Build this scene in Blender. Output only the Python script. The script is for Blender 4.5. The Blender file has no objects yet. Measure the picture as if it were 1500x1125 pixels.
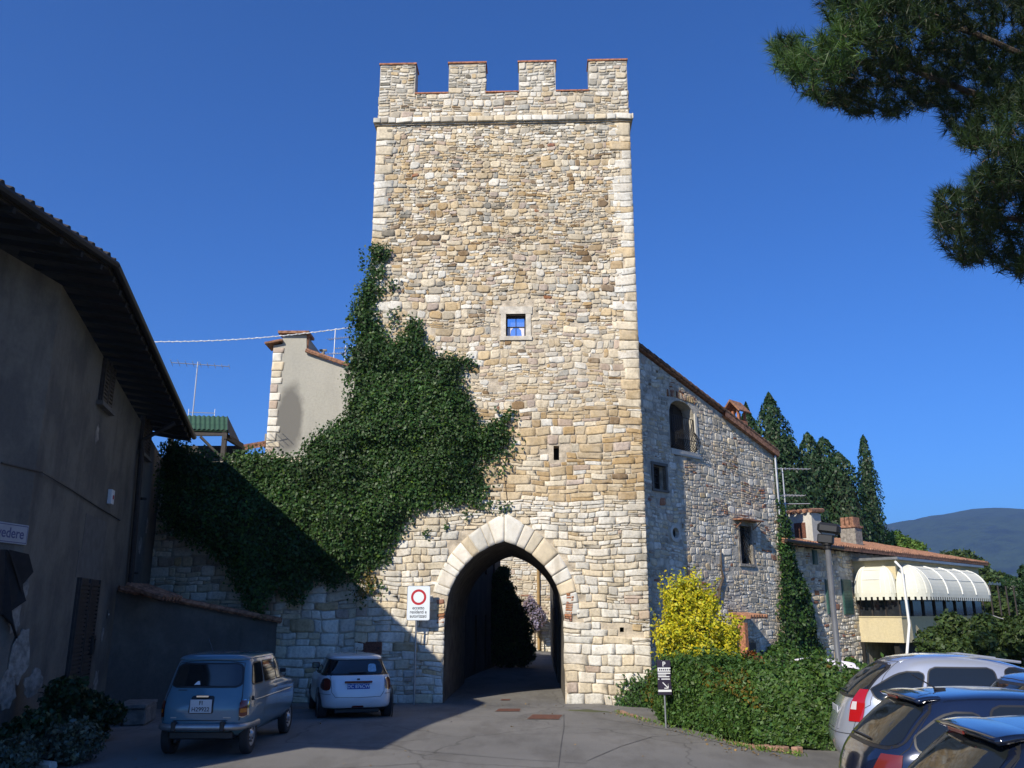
import bpy, bmesh, math, random
import numpy as np
from mathutils import Vector, Matrix
random.seed(7)
RNG = np.random.default_rng(11)
R = math.radians
S = bpy.context.scene
COL = S.collection

# ------------------------------------------------------------------ camera, sky, sun, exposure
CAMZ, PITCH, FPX = 2.2, R(15), 1250.0
cam_d = bpy.data.cameras.new('camera'); cam_d.sensor_width = 36; cam_d.lens = 36*FPX/1500
cam_d.clip_start = 0.1; cam_d.clip_end = 20000
cam = bpy.data.objects.new('camera', cam_d); COL.objects.link(cam)
cam.location = (0, 0, CAMZ); cam.rotation_euler = (R(90)+PITCH, 0, 0)
S.camera = cam
SUN_EL, SUN_AZ = 34.5, 31.0          # azimuth the light travels towards, from +Y to +X
world = bpy.data.worlds.new('World'); S.world = world; world.use_nodes = True
wn = world.node_tree; wn.nodes.clear()
sky = wn.nodes.new('ShaderNodeTexSky'); sky.sky_type = 'NISHITA'; sky.sun_disc = False
sky.sun_elevation = R(SUN_EL); sky.sun_rotation = R(180+SUN_AZ)
sky.altitude = 300; sky.air_density = 1.0; sky.dust_density = 0.25; sky.ozone_density = 3.5
bg = wn.nodes.new('ShaderNodeBackground'); bg.inputs[1].default_value = 0.08
wo = wn.nodes.new('ShaderNodeOutputWorld')
tintn = wn.nodes.new('ShaderNodeMix'); tintn.data_type = 'RGBA'; tintn.blend_type = 'MULTIPLY'; tintn.inputs[0].default_value = 1.0
tintn.inputs[7].default_value = (0.35, 0.84, 1.58, 1)
wn.links.new(sky.outputs[0], tintn.inputs[6]); wn.links.new(tintn.outputs[2], bg.inputs[0]); wn.links.new(bg.outputs[0], wo.inputs[0])
sd = bpy.data.lights.new('sun', 'SUN'); sd.energy = 5.0; sd.angle = R(0.5); sd.color = (1.0, 0.92, 0.78)
sun = bpy.data.objects.new('sun', sd); COL.objects.link(sun)
_dir = Vector((math.sin(R(SUN_AZ))*math.cos(R(SUN_EL)), math.cos(R(SUN_AZ))*math.cos(R(SUN_EL)), -math.sin(R(SUN_EL))))
sun.rotation_euler = _dir.to_track_quat('-Z', 'Y').to_euler()
S.view_settings.view_transform = 'Standard'; S.view_settings.look = 'None'
S.view_settings.exposure = 0.3; S.view_settings.gamma = 1.0
S.cycles.max_bounces = 6; S.cycles.transparent_max_bounces = 6
S.cycles.use_denoising = True

# ------------------------------------------------------------------ measuring helpers
cP, sP = math.cos(PITCH), math.sin(PITCH)
def ray(px, py):
    u = (px-750)/FPX; v = (562.5-py)/FPX
    return u, cP-v*sP, sP+v*cP
def PY(px, py, Y):
    a, b, c = ray(px, py); t = Y/b
    return Vector((a*t, Y, CAMZ+c*t))
def PZ(px, py, Z=0.0):
    a, b, c = ray(px, py); t = (Z-CAMZ)/c
    return Vector((a*t, b*t, Z))
def on_plane(px, py, p0, d):
    """(distance along wall, height) where the sight line meets a vertical wall"""
    a, b, c = ray(px, py)
    # p0 + d*s = t*(a,b)
    det = d[0]*(-b)-d[1]*(-a)
    s = ((-p0[0])*(-b)-(-p0[1])*(-a))/det
    t = (p0[0]+d[0]*s)/a if abs(a) > 1e-6 else (p0[1]+d[1]*s)/b
    return s, CAMZ+c*t
def sm(a, b, x):
    t = min(1, max(0, (x-a)/(b-a))); return t*t*(3-2*t)
def gz(x, y):
    """ground height"""
    z = -0.2*sm(17, 25, y) - 0.12*sm(2.2, 4, x)*sm(18, 25, y)
    if y > 34: z -= 0.15*sm(34, 45, y)
    if x > 18 or y > 70: z -= 6*sm(60, 200, math.hypot(x-18 if x > 18 else 0, max(0, y-50)))
    return z

# ------------------------------------------------------------------ object helpers
def props(o, label=None, cat=None, group=None, kind=None):
    if label: o['label'] = label
    if cat: o['category'] = cat
    if group: o['group'] = group
    if kind: o['kind'] = kind
    return o
def thing(name, label, cat, loc=(0, 0, 0), rz=0.0, group=None):
    o = bpy.data.objects.new(name, None); COL.objects.link(o)
    o.location = loc; o.rotation_euler = (0, 0, rz); o.empty_display_size = 0.2
    return props(o, label, cat, group)
def mesh_obj(name, verts, faces, m, parent=None, smooth=False, colors=None, mats=None, midx=None):
    me = bpy.data.meshes.new(name)
    me.from_pydata([tuple(v) for v in verts], [], faces)
    if mats:
        for mm in mats: me.materials.append(mm)
        me.polygons.foreach_set('material_index', midx)
    else: me.materials.append(m)
    if smooth: me.polygons.foreach_set('use_smooth', [True]*len(me.polygons))
    if colors is not None:
        at = me.color_attributes.new('tint', 'FLOAT_COLOR', 'POINT')
        at.data.foreach_set('color', np.asarray(colors, dtype=np.float32).ravel())
    me.update()
    o = bpy.data.objects.new(name, me); COL.objects.link(o)
    if parent: o.parent = parent
    return o
def np_mesh(name, V, F, m, parent=None, colors=None, smooth=False):
    """V (n,3); F (k,4) or (k,3) integer array"""
    me = bpy.data.meshes.new(name)
    k, c = F.shape
    me.vertices.add(len(V)); me.vertices.foreach_set('co', V.astype(np.float32).ravel())
    me.loops.add(k*c); me.loops.foreach_set('vertex_index', F.astype(np.int32).ravel())
    me.polygons.add(k); me.polygons.foreach_set('loop_start', np.arange(0, k*c, c, dtype=np.int32))
    if smooth: me.polygons.foreach_set('use_smooth', np.ones(k, dtype=bool))
    me.update(calc_edges=True)
    me.materials.append(m)
    if colors is not None:
        at = me.color_attributes.new('tint', 'FLOAT_COLOR', 'POINT')
        at.data.foreach_set('color', colors.astype(np.float32).ravel())
    o = bpy.data.objects.new(name, me); COL.objects.link(o)
    if parent: o.parent = parent
    return o
class MB:
    def __init__(s): s.v = []; s.f = []
    def add(s, vs, fs):
        n = len(s.v); s.v += [tuple(v) for v in vs]; s.f += [tuple(i+n for i in f) for f in fs]
    def box(s, c, h, M=None):
        vs = [Vector((sx*h[0], sy*h[1], sz*h[2])) for sz in (-1, 1) for sy in (-1, 1) for sx in (-1, 1)]
        if M: vs = [M @ v for v in vs]
        vs = [v+Vector(c) for v in vs]
        s.add(vs, [(0, 2, 3, 1), (4, 5, 7, 6), (0, 1, 5, 4), (2, 6, 7, 3), (0, 4, 6, 2), (1, 3, 7, 5)])
        return s
    def bbox(s, c, h, b=0.01, M=None):
        """box with chamfered edges"""
        bm = bmesh.new(); bmesh.ops.create_cube(bm, size=2)
        for v in bm.verts: v.co = Vector((v.co.x*h[0], v.co.y*h[1], v.co.z*h[2]))
        bmesh.ops.bevel(bm, geom=bm.edges[:], offset=b, segments=1, affect='EDGES')
        vs = [(M @ v.co if M else v.co)+Vector(c) for v in bm.verts]
        s.add(vs, [[v.index for v in f.verts] for f in bm.faces]); bm.free(); return s
    def prism(s, pts, off, cap=True):
        """polygon (3d points) extruded by vector off"""
        n = len(pts); off = Vector(off)
        vs = [Vector(p) for p in pts]+[Vector(p)+off for p in pts]
        fs = [(i, (i+1) % n, n+(i+1) % n, n+i) for i in range(n)]
        if cap: fs += [tuple(range(n-1, -1, -1)), tuple(range(n, 2*n))]
        s.add(vs, fs); return s
    def tube(s, pts, r, n=8, cap=True):
        pts = [Vector(p) for p in pts]; rs = r if isinstance(r, (list, tuple)) else [r]*len(pts)
        vs = []; fs = []
        for i, p in enumerate(pts):
            d = (pts[min(i+1, len(pts)-1)]-pts[max(i-1, 0)]).normalized()
            a = d.orthogonal().normalized() if i == 0 else (a-d*a.dot(d)).normalized()
            b = d.cross(a)
            for k in range(n):
                t = 2*math.pi*k/n; vs.append(p+(a*math.cos(t)+b*math.sin(t))*rs[i])
        for i in range(len(pts)-1):
            for k in range(n):
                fs.append((i*n+k, i*n+(k+1) % n, (i+1)*n+(k+1) % n, (i+1)*n+k))
        if cap: fs += [tuple(range(n-1, -1, -1)), tuple(range((len(pts)-1)*n, len(pts)*n))]
        s.add(vs, fs); return s
    def lathe(s, prof, n=20, M=None, c=(0, 0, 0)):
        """prof [(r,z)] about local z"""
        vs = []; fs = []
        for r, z in prof:
            for k in range(n):
                t = 2*math.pi*k/n; v = Vector((r*math.cos(t), r*math.sin(t), z))
                vs.append((M @ v if M else v)+Vector(c))
        for i in range(len(prof)-1):
            for k in range(n): fs.append((i*n+k, i*n+(k+1) % n, (i+1)*n+(k+1) % n, (i+1)*n+k))
        s.add(vs, fs); return s
    def grid(s, fn, nu, nv):
        n = len(s.v)
        for j in range(nv+1):
            for i in range(nu+1): s.v.append(tuple(fn(i/nu, j/nv)))
        for j in range(nv):
            for i in range(nu):
                a = n+j*(nu+1)+i; s.f.append((a, a+1, a+nu+2, a+nu+1))
        return s
    def build(s, name, m, parent=None, smooth=False, label=None):
        o = mesh_obj(name, s.v, s.f, m, parent, smooth)
        if label: o['label'] = label
        return o
def text_obj(name, body, size, m, parent, M, extrude=0.001, align='CENTER', squash=1.0):
    cu = bpy.data.curves.new(name, 'FONT'); cu.body = body; cu.size = size; cu.extrude = extrude
    cu.align_x = align; cu.align_y = 'CENTER'; cu.space_line = 0.95; cu.offset = size*0.012
    t = bpy.data.objects.new(name+'_tmp', cu); COL.objects.link(t)
    dg = bpy.context.evaluated_depsgraph_get(); dg.update()
    me = bpy.data.meshes.new_from_object(t.evaluated_get(dg)); me.name = name
    bpy.data.objects.remove(t); me.materials.clear(); me.materials.append(m)
    me.transform(M @ Matrix.Diagonal((squash, 1, 1, 1)))
    o = bpy.data.objects.new(name, me); COL.objects.link(o); o.parent = parent
    return o
def frame_M(origin, xdir, ydir):
    x = Vector(xdir).normalized(); y = Vector(ydir).normalized(); z = x.cross(y)
    M = Matrix.Identity(4)
    for i in range(3): M[i][0] = x[i]; M[i][1] = y[i]; M[i][2] = z[i]; M[i][3] = origin[i]
    return M

# ------------------------------------------------------------------ materials
def new_mat(name):
    m = bpy.data.materials.new(name); m.use_nodes = True
    nt = m.node_tree; b = nt.nodes['Principled BSDF']; return m, nt, b
def ramp(nt, stops):
    r = nt.nodes.new('ShaderNodeValToRGB'); e = r.color_ramp.elements
    while len(e) < len(stops): e.new(0.5)
    for i, (p, c) in enumerate(stops): e[i].position = p; e[i].color = (*c, 1) if len(c) == 3 else c
    return r
def noise(nt, scale, detail=4, rough=0.55, vec=None, stretch=None):
    n = nt.nodes.new('ShaderNodeTexNoise'); n.inputs['Scale'].default_value = scale
    n.inputs['Detail'].default_value = detail; n.inputs['Roughness'].default_value = rough
    if vec is None:
        tc = nt.nodes.new('ShaderNodeTexCoord'); vec = tc.outputs['Object']
    if stretch:
        mp = nt.nodes.new('ShaderNodeMapping'); mp.inputs['Scale'].default_value = stretch
        nt.links.new(vec, mp.inputs[0]); vec = mp.outputs[0]
    nt.links.new(vec, n.inputs['Vector']); return n
def mixc(nt, fac, a, b, mode='MIX'):
    m = nt.nodes.new('ShaderNodeMix'); m.data_type = 'RGBA'; m.blend_type = mode
    for sock, val in ((m.inputs[0], fac), (m.inputs[6], a), (m.inputs[7], b)):
        if hasattr(val, 'is_output') or isinstance(val, bpy.types.NodeSocket): nt.links.new(val, sock)
        elif isinstance(val, (int, float)): sock.default_value = val
        else: sock.default_value = (*val, 1)
    return m.outputs[2]
def bump(nt, b, height, dist=0.01, strength=1.0):
    bp = nt.nodes.new('ShaderNodeBump'); bp.inputs['Distance'].default_value = dist; bp.inputs['Strength'].default_value = strength
    nt.links.new(height, bp.inputs['Height']); nt.links.new(bp.outputs[0], b.inputs['Normal'])
def simple(name, col, rough=0.6, metal=0.0, var=0.12, nscale=3.0, bmp=0.0, bscale=40.0, coat=0.0, spec=0.5):
    m, nt, b = new_mat(name)
    b.inputs['Roughness'].default_value = rough; b.inputs['Metallic'].default_value = metal
    b.inputs['Specular IOR Level'].default_value = spec
    if coat: b.inputs['Coat Weight'].default_value = coat; b.inputs['Coat Roughness'].default_value = 0.06
    if var > 0:
        n = noise(nt, nscale)
        lo = tuple(c*(1-var) for c in col); hi = tuple(min(1, c*(1+var)) for c in col)
        r = ramp(nt, [(0.35, lo), (0.65, hi)]); nt.links.new(n.outputs[0], r.inputs[0])
        nt.links.new(r.outputs[0], b.inputs['Base Color'])
    else: b.inputs['Base Color'].default_value = (*col, 1)
    if bmp > 0:
        n2 = noise(nt, bscale, 5); bump(nt, b, n2.outputs[0], bmp)
    return m
def tinted(name, rough=0.85, fine=14.0, amp=0.35, bmp=0.012, bscale=30.0, spec=0.3, stain=0.25, smear=0.38):
    """stone: base colour comes from the per-stone 'tint', broken up by noise and weather stains"""
    m, nt, b = new_mat(name); b.inputs['Roughness'].default_value = rough; b.inputs['Specular IOR Level'].default_value = spec
    at = nt.nodes.new('ShaderNodeAttribute'); at.attribute_name = 'tint'
    n = noise(nt, fine, 6, 0.65); r = ramp(nt, [(0.3, (1-amp,)*3), (0.5, (0.95,)*3), (0.72, (1+amp*.25,)*3)])
    nt.links.new(n.outputs[0], r.inputs[0])
    c = mixc(nt, 1.0, at.outputs['Color'], r.outputs[0], 'MULTIPLY')
    n3 = noise(nt, 0.7, 5, 0.6, stretch=(1, 1, 0.6)); r3 = ramp(nt, [(0.42, (1, 1, 1)), (0.7, (1-stain, 1-stain*1.05, 1-stain*1.15))])
    nt.links.new(n3.outputs[0], r3.inputs[0])
    c = mixc(nt, 1.0, c, r3.outputs[0], 'MULTIPLY'); nt.links.new(c, b.inputs['Base Color'])
    if smear:
        n5 = noise(nt, 2.4, 6, 0.65); r5 = ramp(nt, [(0.50, (0, 0, 0)), (0.66, (smear,)*3)]); nt.links.new(n5.outputs[0], r5.inputs[0])
        c = mixc(nt, r5.outputs[0], c, (0.56, 0.48, 0.36))
    n6 = noise(nt, 1.6, 4, 0.6, stretch=(1.6, 1.6, 0.16)); r6 = ramp(nt, [(0.50, (1, 1, 1)), (0.74, (0.70, 0.68, 0.64))]); nt.links.new(n6.outputs[0], r6.inputs[0])
    c = mixc(nt, 1.0, c, r6.outputs[0], 'MULTIPLY')
    nt.links.new(c, b.inputs['Base Color'])
    n2 = noise(nt, bscale, 6, 0.7); bump(nt, b, n2.outputs[0], bmp)
    return m
M = {}
M['stone'] = tinted('stone_masonry')
M['voussoir'] = tinted('dressed_stone', fine=9, amp=0.15, bmp=0.006, stain=0.10, smear=0.25)
M['rubble_grey'] = tinted('grey_rubble', smear=0.75)
M['mortar'] = simple('lime_mortar', (0.47, 0.40, 0.30), 0.95, var=0.3, nscale=5, bmp=0.02, bscale=22)
M['mortar_grey'] = simple('grey_mortar', (0.42, 0.385, 0.32), 0.95, var=0.3, nscale=4, bmp=0.02, bscale=20)
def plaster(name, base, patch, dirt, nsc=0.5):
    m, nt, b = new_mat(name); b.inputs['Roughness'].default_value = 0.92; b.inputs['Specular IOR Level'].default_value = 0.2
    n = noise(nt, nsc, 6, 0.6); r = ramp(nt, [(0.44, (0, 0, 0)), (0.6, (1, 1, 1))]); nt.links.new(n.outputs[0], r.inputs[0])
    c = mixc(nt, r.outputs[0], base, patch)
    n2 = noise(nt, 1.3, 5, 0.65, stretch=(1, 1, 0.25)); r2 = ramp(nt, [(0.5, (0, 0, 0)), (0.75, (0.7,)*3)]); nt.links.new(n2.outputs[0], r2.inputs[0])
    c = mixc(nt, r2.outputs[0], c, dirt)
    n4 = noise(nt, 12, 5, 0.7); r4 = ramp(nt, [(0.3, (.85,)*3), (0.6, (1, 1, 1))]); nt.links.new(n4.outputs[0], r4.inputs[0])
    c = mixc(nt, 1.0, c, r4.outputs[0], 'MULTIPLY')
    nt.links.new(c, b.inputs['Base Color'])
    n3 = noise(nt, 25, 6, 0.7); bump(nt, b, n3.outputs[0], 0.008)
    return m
M['plaster_beige'] = plaster('old_beige_plaster', (0.19, 0.172, 0.140), (0.13, 0.12, 0.104), (0.07, 0.065, 0.058), 0.8)  # beige lowered below its own tone to deepen the house's shade
M['plaster_grey'] = plaster('smooth_grey_plaster', (0.40, 0.385, 0.33), (0.43, 0.41, 0.355), (0.34, 0.33, 0.29), 0.3)
M['plaster_low'] = plaster('shade_darkened_render', (0.10, 0.093, 0.082), (0.14, 0.128, 0.11), (0.05, 0.047, 0.044), 0.8)  # render coloured darker to stand in for shade on these walls
M['plaster_white'] = plaster('pale_render', (0.60, 0.57, 0.50), (0.55, 0.52, 0.46), (0.42, 0.40, 0.36))
M['plaster_yellow'] = plaster('cream_yellow_render', (0.62, 0.53, 0.33), (0.60, 0.52, 0.34), (0.50, 0.43, 0.30))
M['scar'] = simple('bare_masonry_scar', (0.26, 0.235, 0.20), 0.95, var=0.35, nscale=8, bmp=0.03, bscale=15)
M['patch'] = simple('cement_patch', (0.13, 0.122, 0.108), 0.95, var=0.15, nscale=4, bmp=0.008)
M['soot'] = simple('grey_damp_stain', (0.20, 0.19, 0.17), 0.95, var=0.2, nscale=3)
M['verge'] = simple('old_dark_tile', (0.15, 0.085, 0.055), 0.9, var=0.5, nscale=9)
M['vault'] = simple('shade_darkened_vault', (0.11, 0.098, 0.08), 0.95, var=0.4, nscale=3, bmp=0.05, bscale=5)  # stone colour darkened to stand in for deep shade in the passage
M['tile'] = simple('terracotta_tile', (0.27, 0.135, 0.08), 0.85, var=0.5, nscale=9, bmp=0.01, bscale=30)
M['brick'] = simple('red_brick', (0.36, 0.15, 0.08), 0.85, var=0.4, nscale=14, bmp=0.008)
M['soffit'] = simple('shade_black_timber', (0.010, 0.009, 0.008), 0.85, var=0.2)  # shade under the eaves put into a near-black timber colour
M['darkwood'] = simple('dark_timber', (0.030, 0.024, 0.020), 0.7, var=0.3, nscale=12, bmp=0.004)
M['shutter'] = simple('faded_brown_shutter', (0.045, 0.035, 0.03), 0.65, var=0.25, nscale=9)
M['greenshut'] = simple('green_shutter', (0.035, 0.10, 0.085), 0.55, var=0.2, nscale=6)
M['void'] = simple('dark_interior', (0.012, 0.011, 0.010), 0.9, var=0)
M['iron'] = simple('wrought_iron', (0.03, 0.028, 0.026), 0.55, metal=0.5, var=0.2)
M['galv'] = simple('galvanised_steel', (0.38, 0.39, 0.40), 0.42, metal=0.8, var=0.12, nscale=5)
M['alu'] = simple('antenna_aluminium', (0.5, 0.5, 0.5), 0.4, metal=0.7, var=0)
M['black'] = simple('black_plastic', (0.015, 0.015, 0.016), 0.45, var=0)
M['rubber'] = simple('tyre_rubber', (0.02, 0.02, 0.021), 0.85, var=0.15)
M['chrome'] = simple('chrome', (0.7, 0.7, 0.72), 0.12, metal=1.0, var=0)
M['rim'] = simple('wheel_silver', (0.45, 0.46, 0.48), 0.35, metal=0.7, var=0)
M['glass'] = simple('car_glass', (0.012, 0.015, 0.016), 0.04, var=0, spec=0.8)
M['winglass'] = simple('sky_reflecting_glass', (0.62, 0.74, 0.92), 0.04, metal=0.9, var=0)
M['darkglass'] = simple('dark_window_glass', (0.02, 0.022, 0.025), 0.06, var=0, spec=0.7)
M['white'] = simple('white_paint', (0.75, 0.75, 0.74), 0.4, var=0.03)
M['signback'] = simple('sign_enamel', (0.72, 0.78, 0.82), 0.35, var=0.02)
M['red'] = simple('sign_red', (0.45, 0.02, 0.025), 0.4, var=0)
M['ink'] = simple('black_lettering', (0.02, 0.02, 0.025), 0.5, var=0)
M['blue'] = simple('blue_lettering', (0.03, 0.05, 0.16), 0.5, var=0)
M['plateblue'] = simple('plate_blue', (0.02, 0.08, 0.35), 0.4, var=0)
M['plategrey'] = simple('plate_grey', (0.50, 0.52, 0.54), 0.45, var=0.05)
M['signdark'] = simple('dark_purple_sign', (0.03, 0.022, 0.04), 0.4, var=0)
M['cloth'] = simple('dark_torn_cloth', (0.014, 0.012, 0.012), 0.9, var=0.3, nscale=8)
M['sheet'] = simple('white_sheet', (0.72, 0.68, 0.72), 0.8, var=0.06, nscale=6)
M['polesteel'] = simple('dull_grey_pole_paint', (0.16, 0.165, 0.17), 0.45, metal=0.4, var=.15)
M['shadesign'] = simple('shaded_enamel', (0.26, 0.29, 0.33), 0.45, var=0.08)  # white enamel dimmed in colour, as seen on the shaded wall
M['greenroof'] = simple('green_corrugated_sheet', (0.035, 0.085, 0.04), 0.6, var=0.15)
M['rust'] = simple('rusty_iron', (0.13, 0.05, 0.03), 0.8, var=0.4, nscale=20, bmp=0.004)
M['oldframe'] = simple('weathered_window_stone', (0.56, 0.51, 0.42), 0.9, var=0.2, nscale=5, bmp=0.01)
M['tail'] = simple('red_lamp_lens', (0.36, 0.008, 0.010), 0.10, var=0, coat=1.0)
M['taildark'] = simple('dark_red_lamp_lens', (0.14, 0.02, 0.015), 0.2, var=0, coat=0.6)
M['clear'] = simple('clear_lamp_lens', (0.55, 0.5, 0.5), 0.1, var=0, coat=1.0)
M['kerb'] = simple('kerb_stone', (0.19, 0.172, 0.148), 0.9, var=0.3, nscale=6, bmp=0.01)
M['kerbred'] = simple('brick_kerb', (0.33, 0.19, 0.13), 0.9, var=0.3, nscale=6, bmp=0.01)
M['bark'] = simple('bark', (0.09, 0.065, 0.045), 0.95, var=0.4, nscale=8, bmp=0.03, bscale=12)
def paint(name, col, metal=0.0, rough=0.3):
    return simple(name, col, rough, metal=metal, var=0.02, nscale=2, coat=1.0)
def leafmat(name, col, trans=0.35, tips=None):
    m, nt, b = new_mat(name); b.inputs['Roughness'].default_value = 0.5; b.inputs['Specular IOR Level'].default_value = 0.35
    at = nt.nodes.new('ShaderNodeAttribute'); at.attribute_name = 'tint'
    c = mixc(nt, 1.0, at.outputs['Color'], col, 'MULTIPLY')
    nt.links.new(c, b.inputs['Base Color'])
    tr = nt.nodes.new('ShaderNodeBsdfTranslucent'); tc = mixc(nt, 1.0, c, (1.2, 1.3, 0.5), 'MULTIPLY'); nt.links.new(tc, tr.inputs[0])
    mx = nt.nodes.new('ShaderNodeMixShader'); mx.inputs[0].default_value = trans
    nt.links.new(b.outputs[0], mx.inputs[1]); nt.links.new(tr.outputs[0], mx.inputs[2])
    nt.links.new(mx.outputs[0], nt.nodes['Material Output'].inputs[0]); return m
M['ivy'] = leafmat('ivy_leaf', (0.035, 0.080, 0.017), 0.22)
M['hedge'] = leafmat('hedge_leaf', (0.058, 0.118, 0.022), 0.22)
M['yellow'] = leafmat('yellow_leaf', (0.60, 0.54, 0.03), 0.35)
M['cypress'] = leafmat('cypress_scale', (0.024, 0.056, 0.019), 0.12)
M['pine'] = leafmat('pine_needle', (0.022, 0.044, 0.010), 0.15)
M['broad'] = leafmat('broad_leaf', (0.058, 0.095, 0.026), 0.25)
M['bright'] = leafmat('bright_leaf', (0.11, 0.19, 0.03), 0.3)
M['grey_leaf'] = leafmat('lavender_leaf', (0.10, 0.12, 0.085), 0.15)
M['inner'] = simple('inner_twigs', (0.018, 0.028, 0.010), 0.95, var=0.4, nscale=6)

# asphalt
def asphalt():
    m, nt, b = new_mat('asphalt'); b.inputs['Roughness'].default_value = 0.88; b.inputs['Specular IOR Level'].default_value = 0.3
    n = noise(nt, 0.35, 5, 0.6); r = ramp(nt, [(0.35, (0.175, 0.170, 0.160)), (0.65, (0.225, 0.216, 0.200))]); nt.links.new(n.outputs[0], r.inputs[0])
    n2 = noise(nt, 90, 3, 0.6); r2 = ramp(nt, [(0.35, (0.6,)*3), (0.65, (1.25,)*3)]); nt.links.new(n2.outputs[0], r2.inputs[0])
    c = mixc(nt, 1.0, r.outputs[0], r2.outputs[0], 'MULTIPLY')
    n4 = noise(nt, 1.1, 6, 0.7, stretch=(1, .35, 1)); r4 = ramp(nt, [(0.47, (1,)*3), (0.62, (0.78, 0.77, 0.76))]); nt.links.new(n4.outputs[0], r4.inputs[0])
    c = mixc(nt, 1.0, c, r4.outputs[0], 'MULTIPLY')
    # cracks: thin edges of big cells
    tc = nt.nodes.new('ShaderNodeTexCoord'); nz = noise(nt, 1.6, 4)
    wv = nt.nodes.new('ShaderNodeVectorMath'); wv.operation = 'MULTIPLY_ADD'; wv.inputs[1].default_value = (0.5, 0.5, 0)
    nt.links.new(nz.outputs['Color'], wv.inputs[0]); nt.links.new(tc.outputs['Object'], wv.inputs[2])
    vo = nt.nodes.new('ShaderNodeTexVoronoi'); vo.feature = 'DISTANCE_TO_EDGE'; vo.inputs['Scale'].default_value = 0.28
    nt.links.new(wv.outputs[0], vo.inputs['Vector'])
    rc = ramp(nt, [(0.0, (0.45,)*3), (0.006, (1,)*3)]); nt.links.new(vo.outputs['Distance'], rc.inputs[0])
    c = mixc(nt, 0.75, c, rc.outputs[0], 'MULTIPLY')
    nt.links.new(c, b.inputs['Base Color']); bump(nt, b, n2.outputs[0], 0.006); return m
M['asphalt'] = asphalt()
M['earth'] = simple('dry_grass_earth', (0.10, 0.11, 0.045), 0.95, var=0.35, nscale=0.6, bmp=0.03, bscale=8)
def hillmat():
    m, nt, b = new_mat('wooded_hillside'); b.inputs['Roughness'].default_value = 0.95; b.inputs['Specular IOR Level'].default_value = 0.1
    n = noise(nt, 0.0065, 9, 0.7); r = ramp(nt, [(0.38, (0.008, 0.020, 0.010)), (0.52, (0.045, 0.075, 0.028)), (0.66, (0.02, 0.04, 0.015)), (0.70, (0.20, 0.17, 0.09))])
    nt.links.new(n.outputs[0], r.inputs[0]); nt.links.new(r.outputs[0], b.inputs['Base Color'])
    n2 = noise(nt, 0.03, 8, 0.7); bump(nt, b, n2.outputs[0], 30); return m
M['hill'] = hillmat()

# ------------------------------------------------------------------ setting: ground, road, hills
def sheet(name, xs, ys, m, dz=0.0, clip=None):
    vs = []; fs = []
    for y in ys:
        for x in xs: vs.append((x, y, gz(x, y)+dz))
    nx = len(xs)
    for j in range(len(ys)-1):
        for i in range(nx-1): fs.append((j*nx+i, j*nx+i+1, (j+1)*nx+i+1, (j+1)*nx+i))
    o = mesh_obj(name, vs, fs, m, smooth=True); return props(o, kind='structure')
xs = [-6000, -2500, -1000, -400, -150, -60]+[float(v) for v in range(-30, 31, 2)]+[45, 70, 100, 150, 220, 400, 800, 1500, 3000, 6000]
ys = [-3000, -800, -200, -60, -20]+[float(v) for v in range(-10, 71, 2)]+[80, 95, 115, 140, 180, 240, 400, 800, 1500, 3000, 7000]
sheet('ground', xs, ys, M['earth'], -0.02)
def strip(name, left, right, m, dz, n=30):
    """road strip between two polylines given as (x,y) lists of equal length"""
    vs = []; fs = []
    L = []; Rr = []
    for k in range(len(left)-1):
        for i in range(n):
            t = i/n
            L.append((left[k][0]*(1-t)+left[k+1][0]*t, left[k][1]*(1-t)+left[k+1][1]*t))
            Rr.append((right[k][0]*(1-t)+right[k+1][0]*t, right[k][1]*(1-t)+right[k+1][1]*t))
    L.append(left[-1]); Rr.append(right[-1])
    for a, b in zip(L, Rr):
        for j in range(9):
            t = j/8; x = a[0]*(1-t)+b[0]*t; y = a[1]*(1-t)+b[1]*t; vs.append((x, y, gz(x, y)+dz))
    for i in range(len(L)-1):
        for j in range(8): fs.append((i*9+j, i*9+j+1, (i+1)*9+j+1, (i+1)*9+j))
    return props(mesh_obj(name, vs, fs, m, smooth=True), kind='structure')
strip('road', [(-12.5, -30), (-12.5, 14), (-11, 24), (-4, 25.4), (-2.6, 26), (-2.6, 40), (-2.5, 61)],
      [(30, -30), (26, 14), (24, 17), (4.2, 24.6), (2.0, 26), (2.2, 40), (3.6, 61)], M['asphalt'], 0.0, 14)
# hills behind the trees
def hills():
    prof = [(-3000, 60), (-1200, 90), (0, 120), (900, 190), (1500, 330), (1760, 415), (2000, 455), (2215, 478), (2330, 455), (2450, 405), (2700, 320), (3300, 200), (4200, 130), (6000, 90)]
    def h(x):
        for (a, ha), (b, hb) in zip(prof, prof[1:]):
            if a <= x <= b: t = sm(a, b, x); return ha+(hb-ha)*t
        return 60
    vs = []; fs = []; X = np.linspace(-3000, 6000, 180); D = np.linspace(0, 1, 40)
    for d in D:
        y = 2300+d*1750
        for x in X:
            f = math.sin(d*math.pi/2)**1.15 * (1+0.02*math.sin(x/170+d*7)+0.04*math.sin(x/61+d*13)*(1-d)+0.12*math.sin(x/310+d*4)*(1-d))
            vs.append((x, y, -8+h(x)*f*1.0))
    for x in X: vs.append((x, 5200, -8))
    n = len(X)
    for j in range(len(D)):
        for i in range(n-1): fs.append((j*n+i, j*n+i+1, (j+1)*n+i+1, (j+1)*n+i))
    props(mesh_obj('hills', vs, fs, M['hill'], smooth=True), kind='structure')
hills()

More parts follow.
